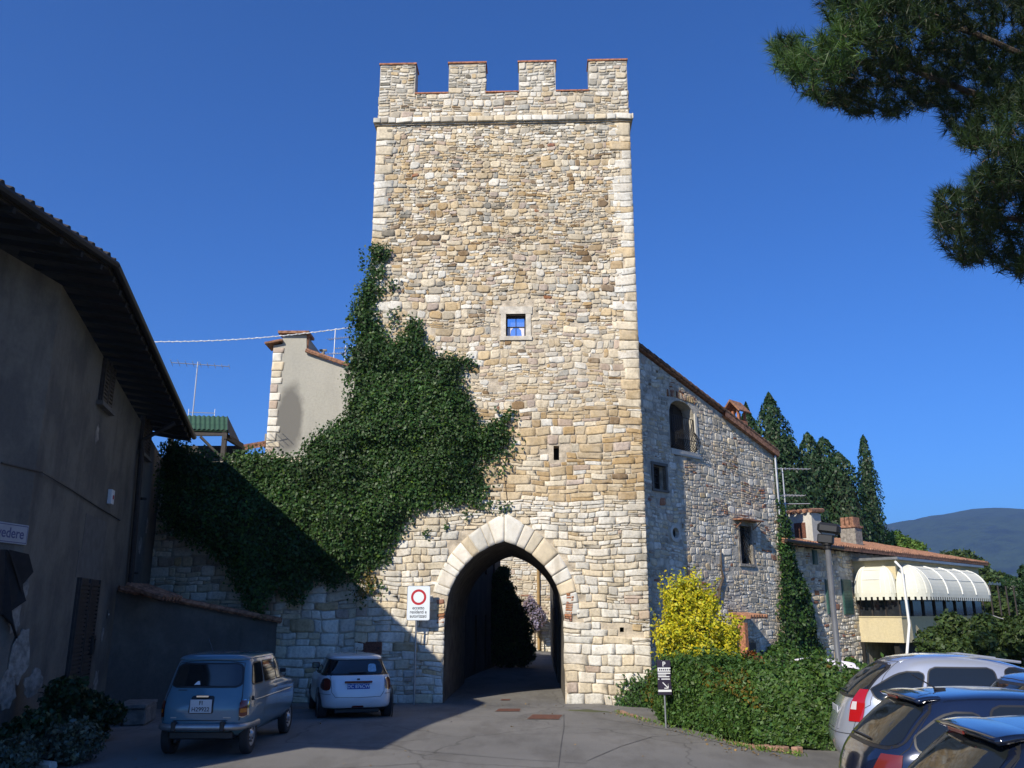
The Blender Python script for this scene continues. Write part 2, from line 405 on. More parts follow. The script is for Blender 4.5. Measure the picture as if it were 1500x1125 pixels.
# ------------------------------------------------------------------ masonry generator
def warp(s, z, ph=0.0):
    return (0.030*math.sin(2.1*z+1.3*s+ph)+0.018*math.sin(5.3*z-2.2*s+ph*2),
            0.035*math.sin(1.15*s+0.7*z+ph)+0.022*math.sin(3.1*s+2*z+ph*1.7)+0.010*math.sin(7.7*s-3*z))
PAL = {'white': (0.78, 0.735, 0.635), 'cream': (0.73, 0.63, 0.46), 'sand': (0.62, 0.48, 0.29), 'tan': (0.52, 0.37, 0.195),
       'brown': (0.27, 0.185, 0.105), 'grey': (0.47, 0.435, 0.36), 'dgrey': (0.27, 0.245, 0.195), 'pink': (0.55, 0.44, 0.35), 'brick': (0.36, 0.16, 0.09)}
def pick(wts):
    ks = list(wts); t = random.random()*sum(wts.values())
    for k in ks:
        t -= wts[k]
        if t <= 0: break
    c = PAL[k]; f = random.uniform(0.84, 1.13); g = random.uniform(-0.02, 0.02)
    return (c[0]*f+g, c[1]*f, c[2]*f-g)
class Stones:
    N = 10
    def __init__(s, p0, d, nrm, ph=0.0, wz=None):
        s.p0 = np.array([p0[0], p0[1], 0.0]); s.d = np.array([d[0], d[1], 0.0]); s.n = np.array([nrm[0], nrm[1], 0.0])
        s.polys = []; s.cols = []; s.hs = []; s.ph = ph; s.edges = None
    def stone(s, a, b, c, d, col, gap=0.007, h=0.03, rnd=0.3, jit=0.008, wp=True, skew=0.03):
        """stone filling [a,b]x[c,d] in wall coordinates"""
        w, t = b-a, d-c
        if w < 0.03 or t < 0.025: return
        r = min(w, t)*rnd
        g = gap
        x0, x1, z0, z1 = a+g, b-g, c+g, d-g
        def rr(): return r*random.uniform(0.25, 1.0)
        c1, c2, c3, c4 = rr(), rr(), rr(), rr()
        bow = min(t, w)*0.05
        P = [(x0+c1, z0), ((x0+x1)/2+random.uniform(-.15, .15)*w, z0-bow*random.uniform(-.5, .6)), (x1-c2, z0), (x1, z0+c2*random.uniform(.5, 1)), (x1, z1-c3*random.uniform(.5, 1)), (x1-c3, z1),
             ((x0+x1)/2+random.uniform(-.15, .15)*w, z1+bow*random.uniform(-.5, .6)), (x0+c4, z1), (x0, z1-c4*random.uniform(.5, 1)), (x0, z0+c1*random.uniform(.5, 1))]
        out = []; an_ = random.gauss(0, skew); mx_, mz_ = (x0+x1)/2, (z0+z1)/2; an2 = random.gauss(0, skew*1.3)
        for (x, z) in P:
            z += (x-mx_)*an_; x += (z-mz_)*an2
            x += random.uniform(-jit, jit); z += random.uniform(-jit, jit)
            if wp:
                dx, dz = warp(x, z, s.ph)
                if s.edges: dx *= min(1, max(0, min(x-s.edges[0], s.edges[1]-x))/.7)
                x += dx; z += dz
            out.append((x, z))
        s.polys.append(out); s.cols.append(col); s.hs.append(h)
    def field(s, s0, s1, z0, z1, wts, band=(0.2, 0.32), blk=(0.35, 0.9), split=(0.35, 0.45, 0.2), sw=(0.14, 0.4), gap=0.008, h=(0.012, 0.04),
              rnd=0.3, skip=None, miss=0.0, jit=0.008):
        z = z0
        while z < z1-0.02:
            bh = random.uniform(*band)
            if z1-(z+bh) < band[0]*0.6: bh = z1-z
            w_ = wts(z+bh/2) if callable(wts) else wts
            x = s0
            while x < s1-0.02:
                bw = random.uniform(*blk)
                if s1-(x+bw) < blk[0]*0.5: bw = s1-x
                k = random.choices((1, 2, 3), split)[0]
                cuts = sorted([0.0, 1.0]+[(i+1)/k+random.uniform(-.1, .1) for i in range(k-1)])
                for i in range(k):
                    c, d = z+bh*cuts[i], z+bh*cuts[i+1]
                    xx = x
                    while xx < x+bw-0.01:
                        ww = random.uniform(*sw)*(1.25 if k == 1 else 1.0 if k == 2 else 0.8)
                        if x+bw-(xx+ww) < sw[0]*0.6: ww = x+bw-xx
                        if random.random() >= miss and not (skip and skip(xx, xx+ww, c, d)):
                            s.stone(xx, xx+ww, c, d, pick(w_), gap*random.uniform(.6, 1.7), random.uniform(*h), rnd, jit)
                        xx += ww
                x += bw
            z += bh
        return s
    def build(s, name, m, parent):
        n = s.N; K = len(s.polys)
        P = np.array(s.polys)                        # K,n,2
        C = P.mean(axis=1, keepdims=True)
        H = np.array(s.hs)[:, None]
        size = np.minimum(P[:, :, 0].max(1)-P[:, :, 0].min(1), P[:, :, 1].max(1)-P[:, :, 1].min(1))[:, None, None]
        base = P; inset = np.minimum(0.008, size*0.08)
        dirv = C-P; L = np.linalg.norm(dirv, axis=2, keepdims=True)+1e-6
        top = P+dirv/L*inset
        mid = P+dirv*0.35
        tiltx = RNG.normal(0, 0.025, (K, 1)); tiltz = RNG.normal(0, 0.04, (K, 1))
        def w3(Q, hh):
            return s.p0+Q[..., 0:1]*s.d+np.array([0, 0, 1.0])*Q[..., 1:2]+hh[..., None]*s.n
        rel = top-C; relm = mid-C
        ht = H*0.93+rel[..., 0]*tiltx+rel[..., 1]*tiltz+RNG.uniform(-.003, .003, (K, n))
        hm = H*1.0+relm[..., 0]*tiltx+relm[..., 1]*tiltz+RNG.uniform(-.005, .005, (K, n))
        ht = np.maximum(ht, 0.004); hm = np.maximum(hm, 0.006)
        V = np.concatenate([w3(base, np.full((K, n), -0.02)), w3(top, ht), w3(mid, hm), w3(C, H*1.0)], axis=1)  # K,3n+1,3
        nv = 3*n+1
        quads = []; tris = []
        for i in range(n):
            j = (i+1) % n
            quads.append((i, j, n+j, n+i)); quads.append((n+i, n+j, 2*n+j, 2*n+i)); tris.append((2*n+i, 2*n+j, 3*n))
        off = (np.arange(K)*nv)[:, None, None]
        Q = (np.array(quads)[None]+off).reshape(-1, 4); T = (np.array(tris)[None]+off).reshape(-1, 3)
        # wind outwards
        up = np.cross(s.d, [0, 0, 1.0])
        if np.dot(up, s.n) < 0: Q = Q[:, ::-1]; T = T[:, ::-1]
        me = bpy.data.meshes.new(name); Vf = V.reshape(-1, 3)
        me.vertices.add(len(Vf)); me.vertices.foreach_set('co', Vf.astype(np.float32).ravel())
        nl = Q.size+T.size; me.loops.add(nl)
        me.loops.foreach_set('vertex_index', np.concatenate([Q.ravel(), T.ravel()]).astype(np.int32))
        me.polygons.add(len(Q)+len(T))
        me.polygons.foreach_set('loop_start', np.concatenate([np.arange(len(Q))*4, len(Q)*4+np.arange(len(T))*3]).astype(np.int32))
        me.update(calc_edges=True); me.materials.append(m)
        col = np.repeat(np.concatenate([np.clip(np.array(s.cols), .01, .9), np.ones((K, 1))], axis=1), nv, axis=0)
        at = me.color_attributes.new('tint', 'FLOAT_COLOR', 'POINT'); at.data.foreach_set('color', col.astype(np.float32).ravel())
        o = bpy.data.objects.new(name, me); COL.objects.link(o); o.parent = parent
        return o
def holed(mb, p0, d, n, s0, s1, z0f, z1, holes, depth=0.35, bottom=True):
    """flat wall face with rectangular holes (a,b,c,e) and their reveals going back by depth"""
    W = lambda s, z, k=0.0: (p0[0]+d[0]*s-n[0]*k, p0[1]+d[1]*s-n[1]*k, z)
    ss = sorted(set([s0, s1]+[h[0] for h in holes]+[h[1] for h in holes])); zs = sorted(set([z0f, z1]+[h[2] for h in holes]+[h[3] for h in holes]))
    for a, b in zip(ss, ss[1:]):
        for c, e in zip(zs, zs[1:]):
            mx, mz = (a+b)/2, (c+e)/2
            if any(h[0] < mx < h[1] and h[2] < mz < h[3] for h in holes): continue
            mb.add([W(a, c), W(b, c), W(b, e), W(a, e)], [(0, 1, 2, 3)])
    for (a, b, c, e) in holes:
        k = depth
        mb.add([W(a, c), W(b, c), W(b, e), W(a, e), W(a, c, k), W(b, c, k), W(b, e, k), W(a, e, k)], [(0, 4, 5, 1), (1, 5, 6, 2), (2, 6, 7, 3), (3, 7, 4, 0)])
def W3(p0, d, n, s, z, k=0.0):
    return Vector((p0[0]+d[0]*s+n[0]*k, p0[1]+d[1]*s+n[1]*k, z))

# ------------------------------------------------------------------ gate tower
TW, TD = 8.24, 7.0
_t = R(1.8)
T0 = (-4.42, 24.95); TDR = (math.cos(_t), -math.sin(_t)); TN = (-math.sin(_t), -math.cos(_t)); TB = (-TN[0], -TN[1])
TT = lambda px, py: on_plane(px, py, T0, TDR)
tower = thing('gate_tower', 'tall pale stone gate tower with four square merlons and a pointed archway', 'tower', (T0[0], T0[1], -0.2))
def keep(o, p):          # parent without moving (world coordinates are baked in the mesh)
    o.parent = p; o.matrix_parent_inverse = Matrix.Translation(p.location).inverted() if p.rotation_euler[2] == 0 else (Matrix.Translation(p.location) @ Matrix.Rotation(p.rotation_euler[2], 4, 'Z')).inverted()
    return o
A_S0, A_S1, A_Z, A_R = 2.52, 5.88, 2.07, 2.18
A_C = (A_S0+A_S1)/2
def arch_z(s, grow=0.0):
    """height of the pointed arch soffit above the springing at s"""
    Rr = A_R+grow
    c = A_S0+A_R if s <= A_C else A_S1-A_R
    q = Rr*Rr-(s-c)**2
    return A_Z+math.sqrt(q) if q > 0 else A_Z
Z_CB, Z_CT, Z_CR, Z_MT = 17.67, 17.9, 18.85, 19.98
win = [TT(741, 493), TT(770, 460)]
slit = [TT(811, 674), TT(819, 653)]
put = [TT(908, 926), TT(914, 919)]
hw = (win[0][0], win[1][0], win[0][1], win[1][1]); hs = (slit[0][0], slit[1][0], slit[0][1], slit[1][1]); hp = (put[0][0], put[1][0], put[0][1], put[1][1])
hot = [hw, hs, hp]
arch_top = A_Z+math.sqrt(A_R**2-(A_R-(A_S1-A_S0)/2)**2)
mb = MB()
holed(mb, T0, TDR, TN, 0, TW, -0.6, Z_CR-0.03, hot+[(A_S0, A_S1, -0.6, arch_top)], 0.45)
n_last = len(mb.f)
# spandrels of the arch (front), vault and back face
NA = 28
ss = [A_S0+(A_S1-A_S0)*i/NA for i in range(NA+1)]
for a, b in zip(ss, ss[1:]):
    mb.add([W3(T0, TDR, TN, a, arch_z(a)), W3(T0, TDR, TN, b, arch_z(b)), W3(T0, TDR, TN, b, arch_top), W3(T0, TDR, TN, a, arch_top)], [(0, 1, 2, 3)])
    mb.add([W3(T0, TDR, TN, a, arch_z(a), -TD), W3(T0, TDR, TN, b, arch_z(b), -TD), W3(T0, TDR, TN, b, arch_top, -TD), W3(T0, TDR, TN, a, arch_top, -TD)], [(3, 2, 1, 0)])
for (a, b) in ((0, A_S0), (A_S1, TW)):
    mb.add([W3(T0, TDR, TN, a, -0.6, -TD), W3(T0, TDR, TN, b, -0.6, -TD), W3(T0, TDR, TN, b, arch_top, -TD), W3(T0, TDR, TN, a, arch_top, -TD)], [(3, 2, 1, 0)])
mb.add([W3(T0, TDR, TN, 0, arch_top, -TD), W3(T0, TDR, TN, TW, arch_top, -TD), W3(T0, TDR, TN, TW, Z_CR-.03, -TD), W3(T0, TDR, TN, 0, Z_CR-.03, -TD)], [(3, 2, 1, 0)])
for s_ in (0, TW):
    mb.add([W3(T0, TDR, TN, s_, -0.6), W3(T0, TDR, TN, s_, -0.6, -TD), W3(T0, TDR, TN, s_, Z_CR-.03, -TD), W3(T0, TDR, TN, s_, Z_CR-.03)], [(0, 1, 2, 3)])
mb.add([W3(T0, TDR, TN, 0, 18.0), W3(T0, TDR, TN, TW, 18.0), W3(T0, TDR, TN, TW, 18.0, -TD), W3(T0, TDR, TN, 0, 18.0, -TD)], [(0, 1, 2, 3)])
keep(mb.build('wall', M['mortar']), tower)
# vault of the passage, roughly dressed
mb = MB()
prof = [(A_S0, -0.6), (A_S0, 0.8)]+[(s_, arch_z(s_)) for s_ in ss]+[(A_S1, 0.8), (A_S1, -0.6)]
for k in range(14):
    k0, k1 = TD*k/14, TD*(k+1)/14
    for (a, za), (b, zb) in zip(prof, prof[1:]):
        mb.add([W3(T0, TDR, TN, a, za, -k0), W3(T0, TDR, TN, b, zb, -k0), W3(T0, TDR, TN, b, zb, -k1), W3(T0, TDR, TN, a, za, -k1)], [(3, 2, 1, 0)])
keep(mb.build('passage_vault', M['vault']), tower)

def in_arch(a, b, c, d, pad=0.0):
    mx, mz = (a+b)/2, (c+d)/2
    for s_, z_ in ((a, c), (b, c), (a, d), (b, d), (mx, mz)):
        if A_S0-pad < s_ < A_S1+pad and z_ < (arch_z(min(max(s_, A_S0), A_S1))+pad if True else 0): 
            if z_ > A_Z or (A_S0+0.02 < s_ < A_S1-0.02): return True
    return False
def in_ring(a, b, c, d):
    mx, mz = (a+b)/2, (c+d)/2
    if mz < A_Z-0.25: return False
    cc = A_S0+A_R if mx <= A_C else A_S1-A_R
    r = math.hypot(mx-cc, mz-A_Z)
    th = 0.42+0.3*sm(A_Z, arch_top, mz)
    return r < A_R+th*0.86 and A_S0-0.5 < mx < A_S1+0.5
def near(h, pad):
    return lambda a, b, c, d: a < h[1]+pad and b > h[0]-pad and c < h[3]+pad and d > h[2]-pad
wframe = (hw[0]-0.18, hw[1]+0.18, hw[2]-0.13, hw[3]+0.25)
def skipT(a, b, c, d):
    if near(wframe, -0.03)(a, b, c, d): return True
    if near(hs, -0.005)(a, b, c, d) or near(hp, -0.005)(a, b, c, d): return True
    if in_arch(a, b, c, d) or in_ring(a, b, c, d): return True
    return False
def wt_tower(z):
    if z > 17: return {'white': 6, 'cream': 3, 'grey': 3, 'sand': 1.4, 'brown': .35, 'dgrey': .5, 'pink': .5}
    if z > 10.8:
        k = sm(10.8, 15, z)
        return {'white': 3.2-1.5*k, 'cream': 5, 'sand': 2.2+1.5*k, 'tan': .8+.8*k, 'brown': .35+.5*k, 'grey': 1.2+1.2*k, 'dgrey': .3+.5*k, 'brick': .07, 'pink': 1}
    if z > 8.1: return {'white': 3.4, 'cream': 6, 'sand': 2, 'tan': .5, 'brown': .3, 'grey': .7, 'pink': 1.2, 'brick': .05}
    if z > 5.35: return {'cream': 3, 'sand': 5.0, 'tan': 4.6, 'pink': .8, 'white': 1.2, 'brown': .25}
    return {'white': 9, 'cream': 4.0, 'sand': .35, 'pink': .3, 'grey': .2}
st = Stones(T0, TDR, TN, 0.4); st.edges = (0, TW)
QW = {'white': 5, 'cream': 5, 'pink': .8, 'sand': 1.2}
# lower ashlar, two sides of the archway
for (a, b) in ((0.0, A_S0), (A_S1, TW+.03)):
    st.field(a, b, -0.45, A_Z-0.0, wt_tower, (0.17, 0.31), (0.4, 1.2), (0.74, 0.24, 0.02), (0.2, 0.72), 0.0045, (0.022, 0.042), 0.12, skipT, 0, .006)
st.field(0.0, TW+.03, A_Z, 5.35, wt_tower, (0.14, 0.26), (0.4, 1.2), (0.66, 0.32, 0.02), (0.18, 0.55), 0.005, (0.022, 0.042), 0.16, skipT, 0, .007)
st.field(0.0, TW+.03, 5.35, 8.1, wt_tower, (0.18, 0.32), (0.4, 1.1), (0.5, 0.46, 0.04), (0.2, 0.58), 0.004, (0.012, 0.028), 0.18, skipT, 0.01, .007)
st.field(0.3, TW-0.35, 8.1, 10.8, wt_tower, (0.16, 0.28), (0.3, 0.8), (0.35, 0.55, 0.10), (0.11, 0.42), 0.005, (0.004, 0.022), 0.36, skipT, 0.04, 0.014)
st.field(0.3, TW-0.35, 10.8, 14.0, wt_tower, (0.16, 0.28), (0.25, 0.8), (0.30, 0.56, 0.14), (0.10, 0.40), 0.005, (0.008, 0.038), 0.38, skipT, 0.03, 0.015)
st.field(0.3, TW-0.35, 14.0, Z_CB-.02, wt_tower, (0.15, 0.26), (0.22, 0.7), (0.26, 0.58, 0.16), (0.09, 0.36), 0.005, (0.008, 0.038), 0.40, skipT, 0.03, 0.015)
# corner stones
z = 8.1; k = 0
while z < Z_CB-0.05:
    hh = random.uniform(0.2, 0.36)
    if Z_CB-z-hh < 0.2: hh = Z_CB-0.02-z
    wq = random.choice((0.3, 0.42, 0.6)) if k % 2 else random.uniform(0.45, 0.85)
    st.stone(TW-wq, TW+0.03, z, z+hh, pick(QW if random.random() < .7 else wt_tower(z)), 0.005, 0.027, 0.06, 0.003, skew=.006)
    if z > 8: 
        wq = random.uniform(0.28, 0.45) if k % 2 else random.uniform(0.4, 0.7)
        st.stone(-0.03, wq, z, z+hh, pick(QW), 0.006, 0.03, 0.06, 0.003, skew=.006)
    z += hh; k += 1
# parapet and merlons
st.field(0.0, TW, Z_CT, Z_CR, wt_tower, (0.17, 0.28), (0.3, 0.8), (0.35, 0.5, 0.15), (0.16, 0.44), 0.013, (0.008, 0.03), 0.28, None)
merl = [(TT(a, 130)[0], TT(b, 130)[0]) for a, b in ((556, 608), (657, 711), (760, 814), (863, 916))]
merl[0] = (0.0, merl[0][1]); merl[3] = (merl[3][0], TW)
for a, b in merl:
    st.field(a, b, Z_CR, Z_MT, wt_tower, (0.15, 0.26), (0.25, 0.6), (0.4, 0.5, 0.1), (0.16, 0.4), 0.013, (0.008, 0.03), 0.28, None)
# brick infill beside the springing
st.field(A_S1+0.02, A_S1+0.24, 1.95, 2.75, {'brick': 1, 'pink': .1}, (0.065, 0.075), (0.2, 0.25), (1, 0, 0), (0.1, 0.22), 0.006, (0.03, 0.05), 0.1)
st.field(A_S0-0.26, A_S0-0.02, 1.95, 2.6, {'brick': 2, 'sand': 2}, (0.07, 0.1), (0.2, 0.25), (1, 0, 0), (0.1, 0.22), 0.006, (0.03, 0.045), 0.2)
keep(st.build('wall_stones', M['stone'], tower), tower)
# pointed arch of dressed voussoirs
sv = Stones(T0, TDR, TN)
def quad10(A, B, C, D):
    L = lambda p, q, t: (p[0]*(1-t)+q[0]*t, p[1]*(1-t)+q[1]*t)
    e = 0.04
    return [L(A, B, e), L(A, B, .5), L(A, B, 1-e), L(B, C, e), L(B, C, 1-e), L(C, D, e), L(C, D, .5), L(C, D, 1-e), L(D, A, e), L(D, A, 1-e)]
for side in (0, 1):
    cc = A_S0+A_R if side == 0 else A_S1-A_R
    a_top = math.acos((A_C-(A_S0+A_R))/A_R)     # angle at the apex (left arc)
    a0 = math.pi-(0.27 if side == 0 else 0.03)
    ws = [random.uniform(0.6, 1.5) for _ in range(9)]; tot = sum(ws); acc = 0
    for i, w_ in enumerate(ws):
        t0, t1 = a0+(a_top-a0)*acc/tot, a0+(a_top-a0)*(acc+w_)/tot; acc += w_
        def pt(t, r, out=False):
            s_ = A_S0+A_R+r*math.cos(t); z_ = A_Z+r*math.sin(t)
            if side: s_ = 2*A_C-s_
            return (s_, z_)
        g = 0.0035
        th0 = 0.44+0.24*((a0-t0)/(a0-a_top))**1.5; th1 = 0.44+0.24*((a0-t1)/(a0-a_top))**1.5
        Ai, Bi = pt(t0-g/1.9, A_R-0.02), pt(t1+g/1.9, A_R-0.02)
        Bo, Ao = pt(t1+g/2.4, A_R+th1), pt(t0-g/2.4, A_R+th0)
        if i == len(ws)-1:
            e = 0.006 if side == 0 else -0.006
            Bi = (A_C-e, arch_top-0.02); Bo = (A_C-e, arch_top+0.82)
        q = quad10(Ai, Bi, Bo, Ao)
        if side: q = q[::-1]
        sv.polys.append(q); sv.cols.append(pick({'white': 8, 'cream': 2})); sv.hs.append(0.035)
keep(sv.build('arch_voussoirs', M['voussoir'], tower), tower)
# string course, its stones, merlon caps, crenel sills, parapet backs
mb = MB()
def tbox(mb, s0, s1, z0, z1, k0, k1):
    """box in tower coordinates, k = depth behind the front face"""
    P = [W3(T0, TDR, TN, s, z, -k) for z in (z0, z1) for k in (k0, k1) for s in (s0, s1)]
    mb.add(P, [(0, 2, 3, 1), (4, 5, 7, 6), (0, 1, 5, 4), (2, 6, 7, 3), (0, 4, 6, 2), (1, 3, 7, 5)])
tbox(mb, -0.12, TW+0.12, Z_CB+0.05, Z_CT, -0.12, TD+0.12)
tbox(mb, -0.07, TW+0.07, Z_CB, Z_CB+0.05, -0.07, TD+0.07)
keep(mb.build('string_course', M['mortar']), tower)
sc = Stones((T0[0]+TN[0]*.12, T0[1]+TN[1]*.12), TDR, TN)
x = -0.14
while x < TW+0.13:
    w_ = min(random.uniform(0.2, 0.55), TW+0.14-x)
    sc.stone(x, x+w_, Z_CB+0.05, Z_CT+0.012, pick({'white': 5, 'grey': 3, 'cream': 1}), 0.004, 0.025, 0.1, 0.003, wp=False); x += w_
keep(sc.build('string_course_blocks', M['voussoir'], tower), tower)
mb = MB()
PT = 0.55
def cap(*a):
    c_ = MB(); tbox(c_, *a); keep(c_.build('coping', M['brick']), tower)
for a, b in merl:
    tbox(mb, a, b, Z_CR-.03, Z_MT, 0, PT); cap(a-0.035, b+0.035, Z_MT, Z_MT+0.055, -0.045, PT+.03)
    tbox(mb, a, b, Z_CR-.03, Z_MT, TD-PT, TD); cap(a-0.035, b+0.035, Z_MT, Z_MT+0.055, TD-PT-.03, TD+.045)
for (a, b), (c, d) in zip(merl, merl[1:]):
    cap(b+.002, c-.002, Z_CR, Z_CR+0.045, -0.04, PT+.03); cap(b+.002, c-.002, Z_CR, Z_CR+0.045, TD-PT-.03, TD+.04)
for i in range(1, 3):
    y0 = PT+(TD-2*PT)*(i*2-1)/5; y1 = PT+(TD-2*PT)*(i*2)/5
    for s0_, s1_ in ((0, PT), (TW-PT, TW)):
        tbox(mb, s0_, s1_, Z_CR-.03, Z_MT, y0, y1); cap(s0_-.04, s1_+.04, Z_MT, Z_MT+.055, y0-.03, y1+.03)
tbox(mb, 0.003, PT, 18.0, Z_CR-.032, PT, TD-PT); tbox(mb, TW-PT, TW-.003, 18.0, Z_CR-.032, PT, TD-PT)
tbox(mb, 0.003, TW-.003, 18.0, Z_CR-.032, 0.003, PT); tbox(mb, 0.003, TW-.003, 18.0, Z_CR-.032, TD-PT, TD-.003)
keep(mb.build('merlon_cores', M['mortar_grey']), tower)
# side faces
e_r = Stones((T0[0]+TDR[0]*TW, T0[1]+TDR[1]*TW), TB, TDR, 1.0)
e_r.field(0.0, TD, -0.4, Z_CB, wt_tower, (0.28, 0.42), (0.5, 1.2), (0.5, 0.45, 0.05), (0.3, 0.8), 0.01, (0.01, 0.04), 0.3)
e_r.field(0.0, TD, Z_CT, Z_CR, wt_tower, (0.24, 0.32), (0.5, 1.2), (0.5, 0.45, 0.05), (0.3, 0.8), 0.01, (0.01, 0.04), 0.3)
keep(e_r.build('side_stones', M['stone'], tower), tower)
e_l = Stones(T0, TB, (-TDR[0], -TDR[1]), 2.0)
e_l.field(0.0, TD, 6.0, Z_CB, wt_tower, (0.28, 0.42), (0.5, 1.2), (0.5, 0.45, 0.05), (0.3, 0.8), 0.01, (0.01, 0.04), 0.3)
e_l.field(0.0, TD, Z_CT, Z_CR, wt_tower, (0.24, 0.32), (0.5, 1.2), (0.5, 0.45, 0.05), (0.3, 0.8), 0.01, (0.01, 0.04), 0.3)
keep(e_l.build('side_stones', M['stone'], tower), tower)
# window: frame stones, cross bars, glass
def wall_window(name, parent, p0, d, n, h, fw, m_frame, glassm, bars=(1, 1), top=None, depth=0.18, proud=0.05, framew=0.03, sash=M['darkwood']):
    a, b, c, e = h
    f = MB()
    def bx(s0, s1, z0, z1, k0, k1):
        P = [W3(p0, d, n, s, z, -k) for z in (z0, z1) for k in (k0, k1) for s in (s0, s1)]
        f.add(P, [(0, 2, 3, 1), (4, 5, 7, 6), (0, 1, 5, 4), (2, 6, 7, 3), (0, 4, 6, 2), (1, 3, 7, 5)])
    t = top or fw
    bx(a-fw, a, c, e, -proud, 0.1); bx(b, b+fw, c, e, -proud+.003, 0.1)
    bx(a-fw*1.25, b+fw*1.25, e, e+t, -proud-.004, 0.1); bx(a-fw*1.2, b+fw*1.2, c-fw*.8, c, -proud-.02, 0.1)
    fo = keep(f.build('window_frame', m_frame), parent)
    g = MB(); g.add([W3(p0, d, n, s, z, -depth-.01) for s, z in ((a, c), (b, c), (b, e), (a, e))], [(0, 1, 2, 3)])
    go = keep(g.build('window_glass', glassm), parent)
    f = MB()
    for (s0, s1, z0, z1) in [(a, a+framew, c, e), (b-framew, b, c, e), (a+framew, b-framew, c, c+framew), (a+framew, b-framew, e-framew, e)]: bx(s0, s1, z0, z1, depth-.04, depth)
    for i in range(bars[0]):
        x = a+(b-a)*(i+1)/(bars[0]+1); bx(x-.011, x+.011, c, e, depth-.03, depth-.005)
    for i in range(bars[1]):
        zz = c+(e-c)*(i+1)/(bars[1]+1); bx(a, b, zz-.011, zz+.011, depth-.028, depth-.003)
    keep(f.build('window_sash', sash), parent)
    return fo
wall_window('window', tower, T0, TDR, TN, hw, 0.16, M['oldframe'], M['winglass'], (1, 1), 0.24, 0.2, 0.035, 0.045)
cu_ = MB()
for sgn in (0, 1):
    a = hw[0]+0.05 if sgn == 0 else hw[1]-0.05; s_ = 1 if sgn == 0 else -1
    cu_.add([W3(T0, TDR, TN, a, hw[2]+.05, -.195), W3(T0, TDR, TN, a+s_*.07, hw[2]+.05, -.195), W3(T0, TDR, TN, a+s_*.10, (hw[2]+hw[3])/2-.1, -.195), W3(T0, TDR, TN, a+s_*.22, (hw[2]+hw[3])/2+.02, -.195), W3(T0, TDR, TN, a, (hw[2]+hw[3])/2+.02, -.195)], [(0, 1, 2, 3, 4)])
keep(cu_.build('curtain', M['sheet']), tower)
for h in (hs, hp):
    g = MB(); g.add([W3(T0, TDR, TN, s, z, -.44) for s, z in ((h[0]-.01, h[2]-.01), (h[1]+.01, h[2]-.01), (h[1]+.01, h[3]+.01), (h[0]-.01, h[3]+.01))], [(0, 1, 2, 3)])
    keep(g.build('slit_opening', M['void']), tower)

# ------------------------------------------------------------------ curtain wall left of the tower
CL, CR = Vector((-11.6, 26.55)), Vector((-4.30, 25.02))
cd = (CR-CL).normalized(); cn = Vector((cd.y, -cd.x)); CWL = (CR-CL).length
cw = thing('curtain_wall', 'old limestone town wall under the ivy, left of the gate tower', 'wall', (CL.x, CL.y, -0.2))
mb = MB()
P = [W3(CL, cd, cn, s, z, -k) for z in (-0.6, 6.7) for k in (0, 1.0) for s in (0, CWL)]
mb.add(P, [(0, 2, 3, 1), (4, 5, 7, 6), (0, 1, 5, 4), (2, 6, 7, 3), (0, 4, 6, 2), (1, 3, 7, 5)])
keep(mb.build('wall', M['mortar_grey']), cw)
st = Stones(CL, cd, cn, 3.0)
CT = lambda px, py: on_plane(px, py, CL, cd)
c0, c1 = CT(525, 958), CT(560, 940)
hc = (c0[0], c1[0], c0[1], c1[1])
wc = {'white': 5, 'cream': 4, 'grey': 1.2, 'sand': .5, 'pink': .5}
st.field(0, CWL, -0.4, 3.2, wc, (0.2, 0.38), (0.5, 1.2), (0.68, 0.28, 0.04), (0.25, 0.75), 0.009, (0.02, 0.05), 0.2, near(hc, -.02))
st.field(0, CWL, 3.2, 6.7, wc, (0.22, 0.34), (0.4, 1.0), (0.55, 0.4, 0.05), (0.22, 0.6), 0.012, (0.015, 0.045), 0.28, None)
keep(st.build('wall_stones', M['stone'], cw), cw)
mb = MB(); cm = frame_M((0, 0, 0), (cd.x, cd.y, 0), (0, 0, 1)).to_3x3()
mb.bbox(W3(CL, cd, cn, (hc[0]+hc[1])/2, (hc[2]+hc[3])/2, .04), ((hc[1]-hc[0])/2, (hc[3]-hc[2])/2, .04), .008, cm)
mc = thing('meter_cabinet', 'rust brown metal hatch set in the stone wall behind the white car', 'hatch', W3(CL, cd, cn, (hc[0]+hc[1])/2, hc[2]))
keep(mb.build('hatch_door', M['rust']), mc)
mb = MB(); mb.bbox(W3(CL, cd, cn, hc[1]-.08, (hc[2]+hc[3])/2, .088), (.012, .03, .008), .003, cm); keep(mb.build('handle', M['iron']), mc)

# ------------------------------------------------------------------ right-hand stone house with the sloping roofline
WP = (3.87, 25.93); WD = (math.sin(R(46)), math.cos(R(46))); WN = (WD[1], -WD[0]); WL = 9.45
WT = lambda px, py: on_plane(px, py, WP, WD)
rA, rB = WT(940, 517), WT(1131, 662)
rslope = (rB[1]-rA[1])/(rB[0]-rA[0])
roofz = lambda s: rA[1]+rslope*(s-rA[0])
WL = rB[0]
rh = thing('stone_house', 'grey rubble stone house with steep roofline, arched loggia window and iron balcony grille', 'house', (WP[0], WP[1], -0.3))
def rect(p, q): return (p[0], q[0], min(p[1], q[1]), max(p[1], q[1]))
def wrect(x0, y0, x1, y1):
    a = WT(x0, (y0+y1)/2)[0]; b = WT(x1, (y0+y1)/2)[0]; mxx = (x0+x1)/2
    return (a, b, WT(mxx, y1)[1], WT(mxx, y0)[1])
wa = wrect(981, 588, 1017, 660); wb = wrect(957, 682, 975, 717); wcr = wrect(983, 773, 994, 789); wd = wrect(1084, 771, 1101, 826)
wo = (wcr[0], wcr[1], wcr[2], wcr[3])
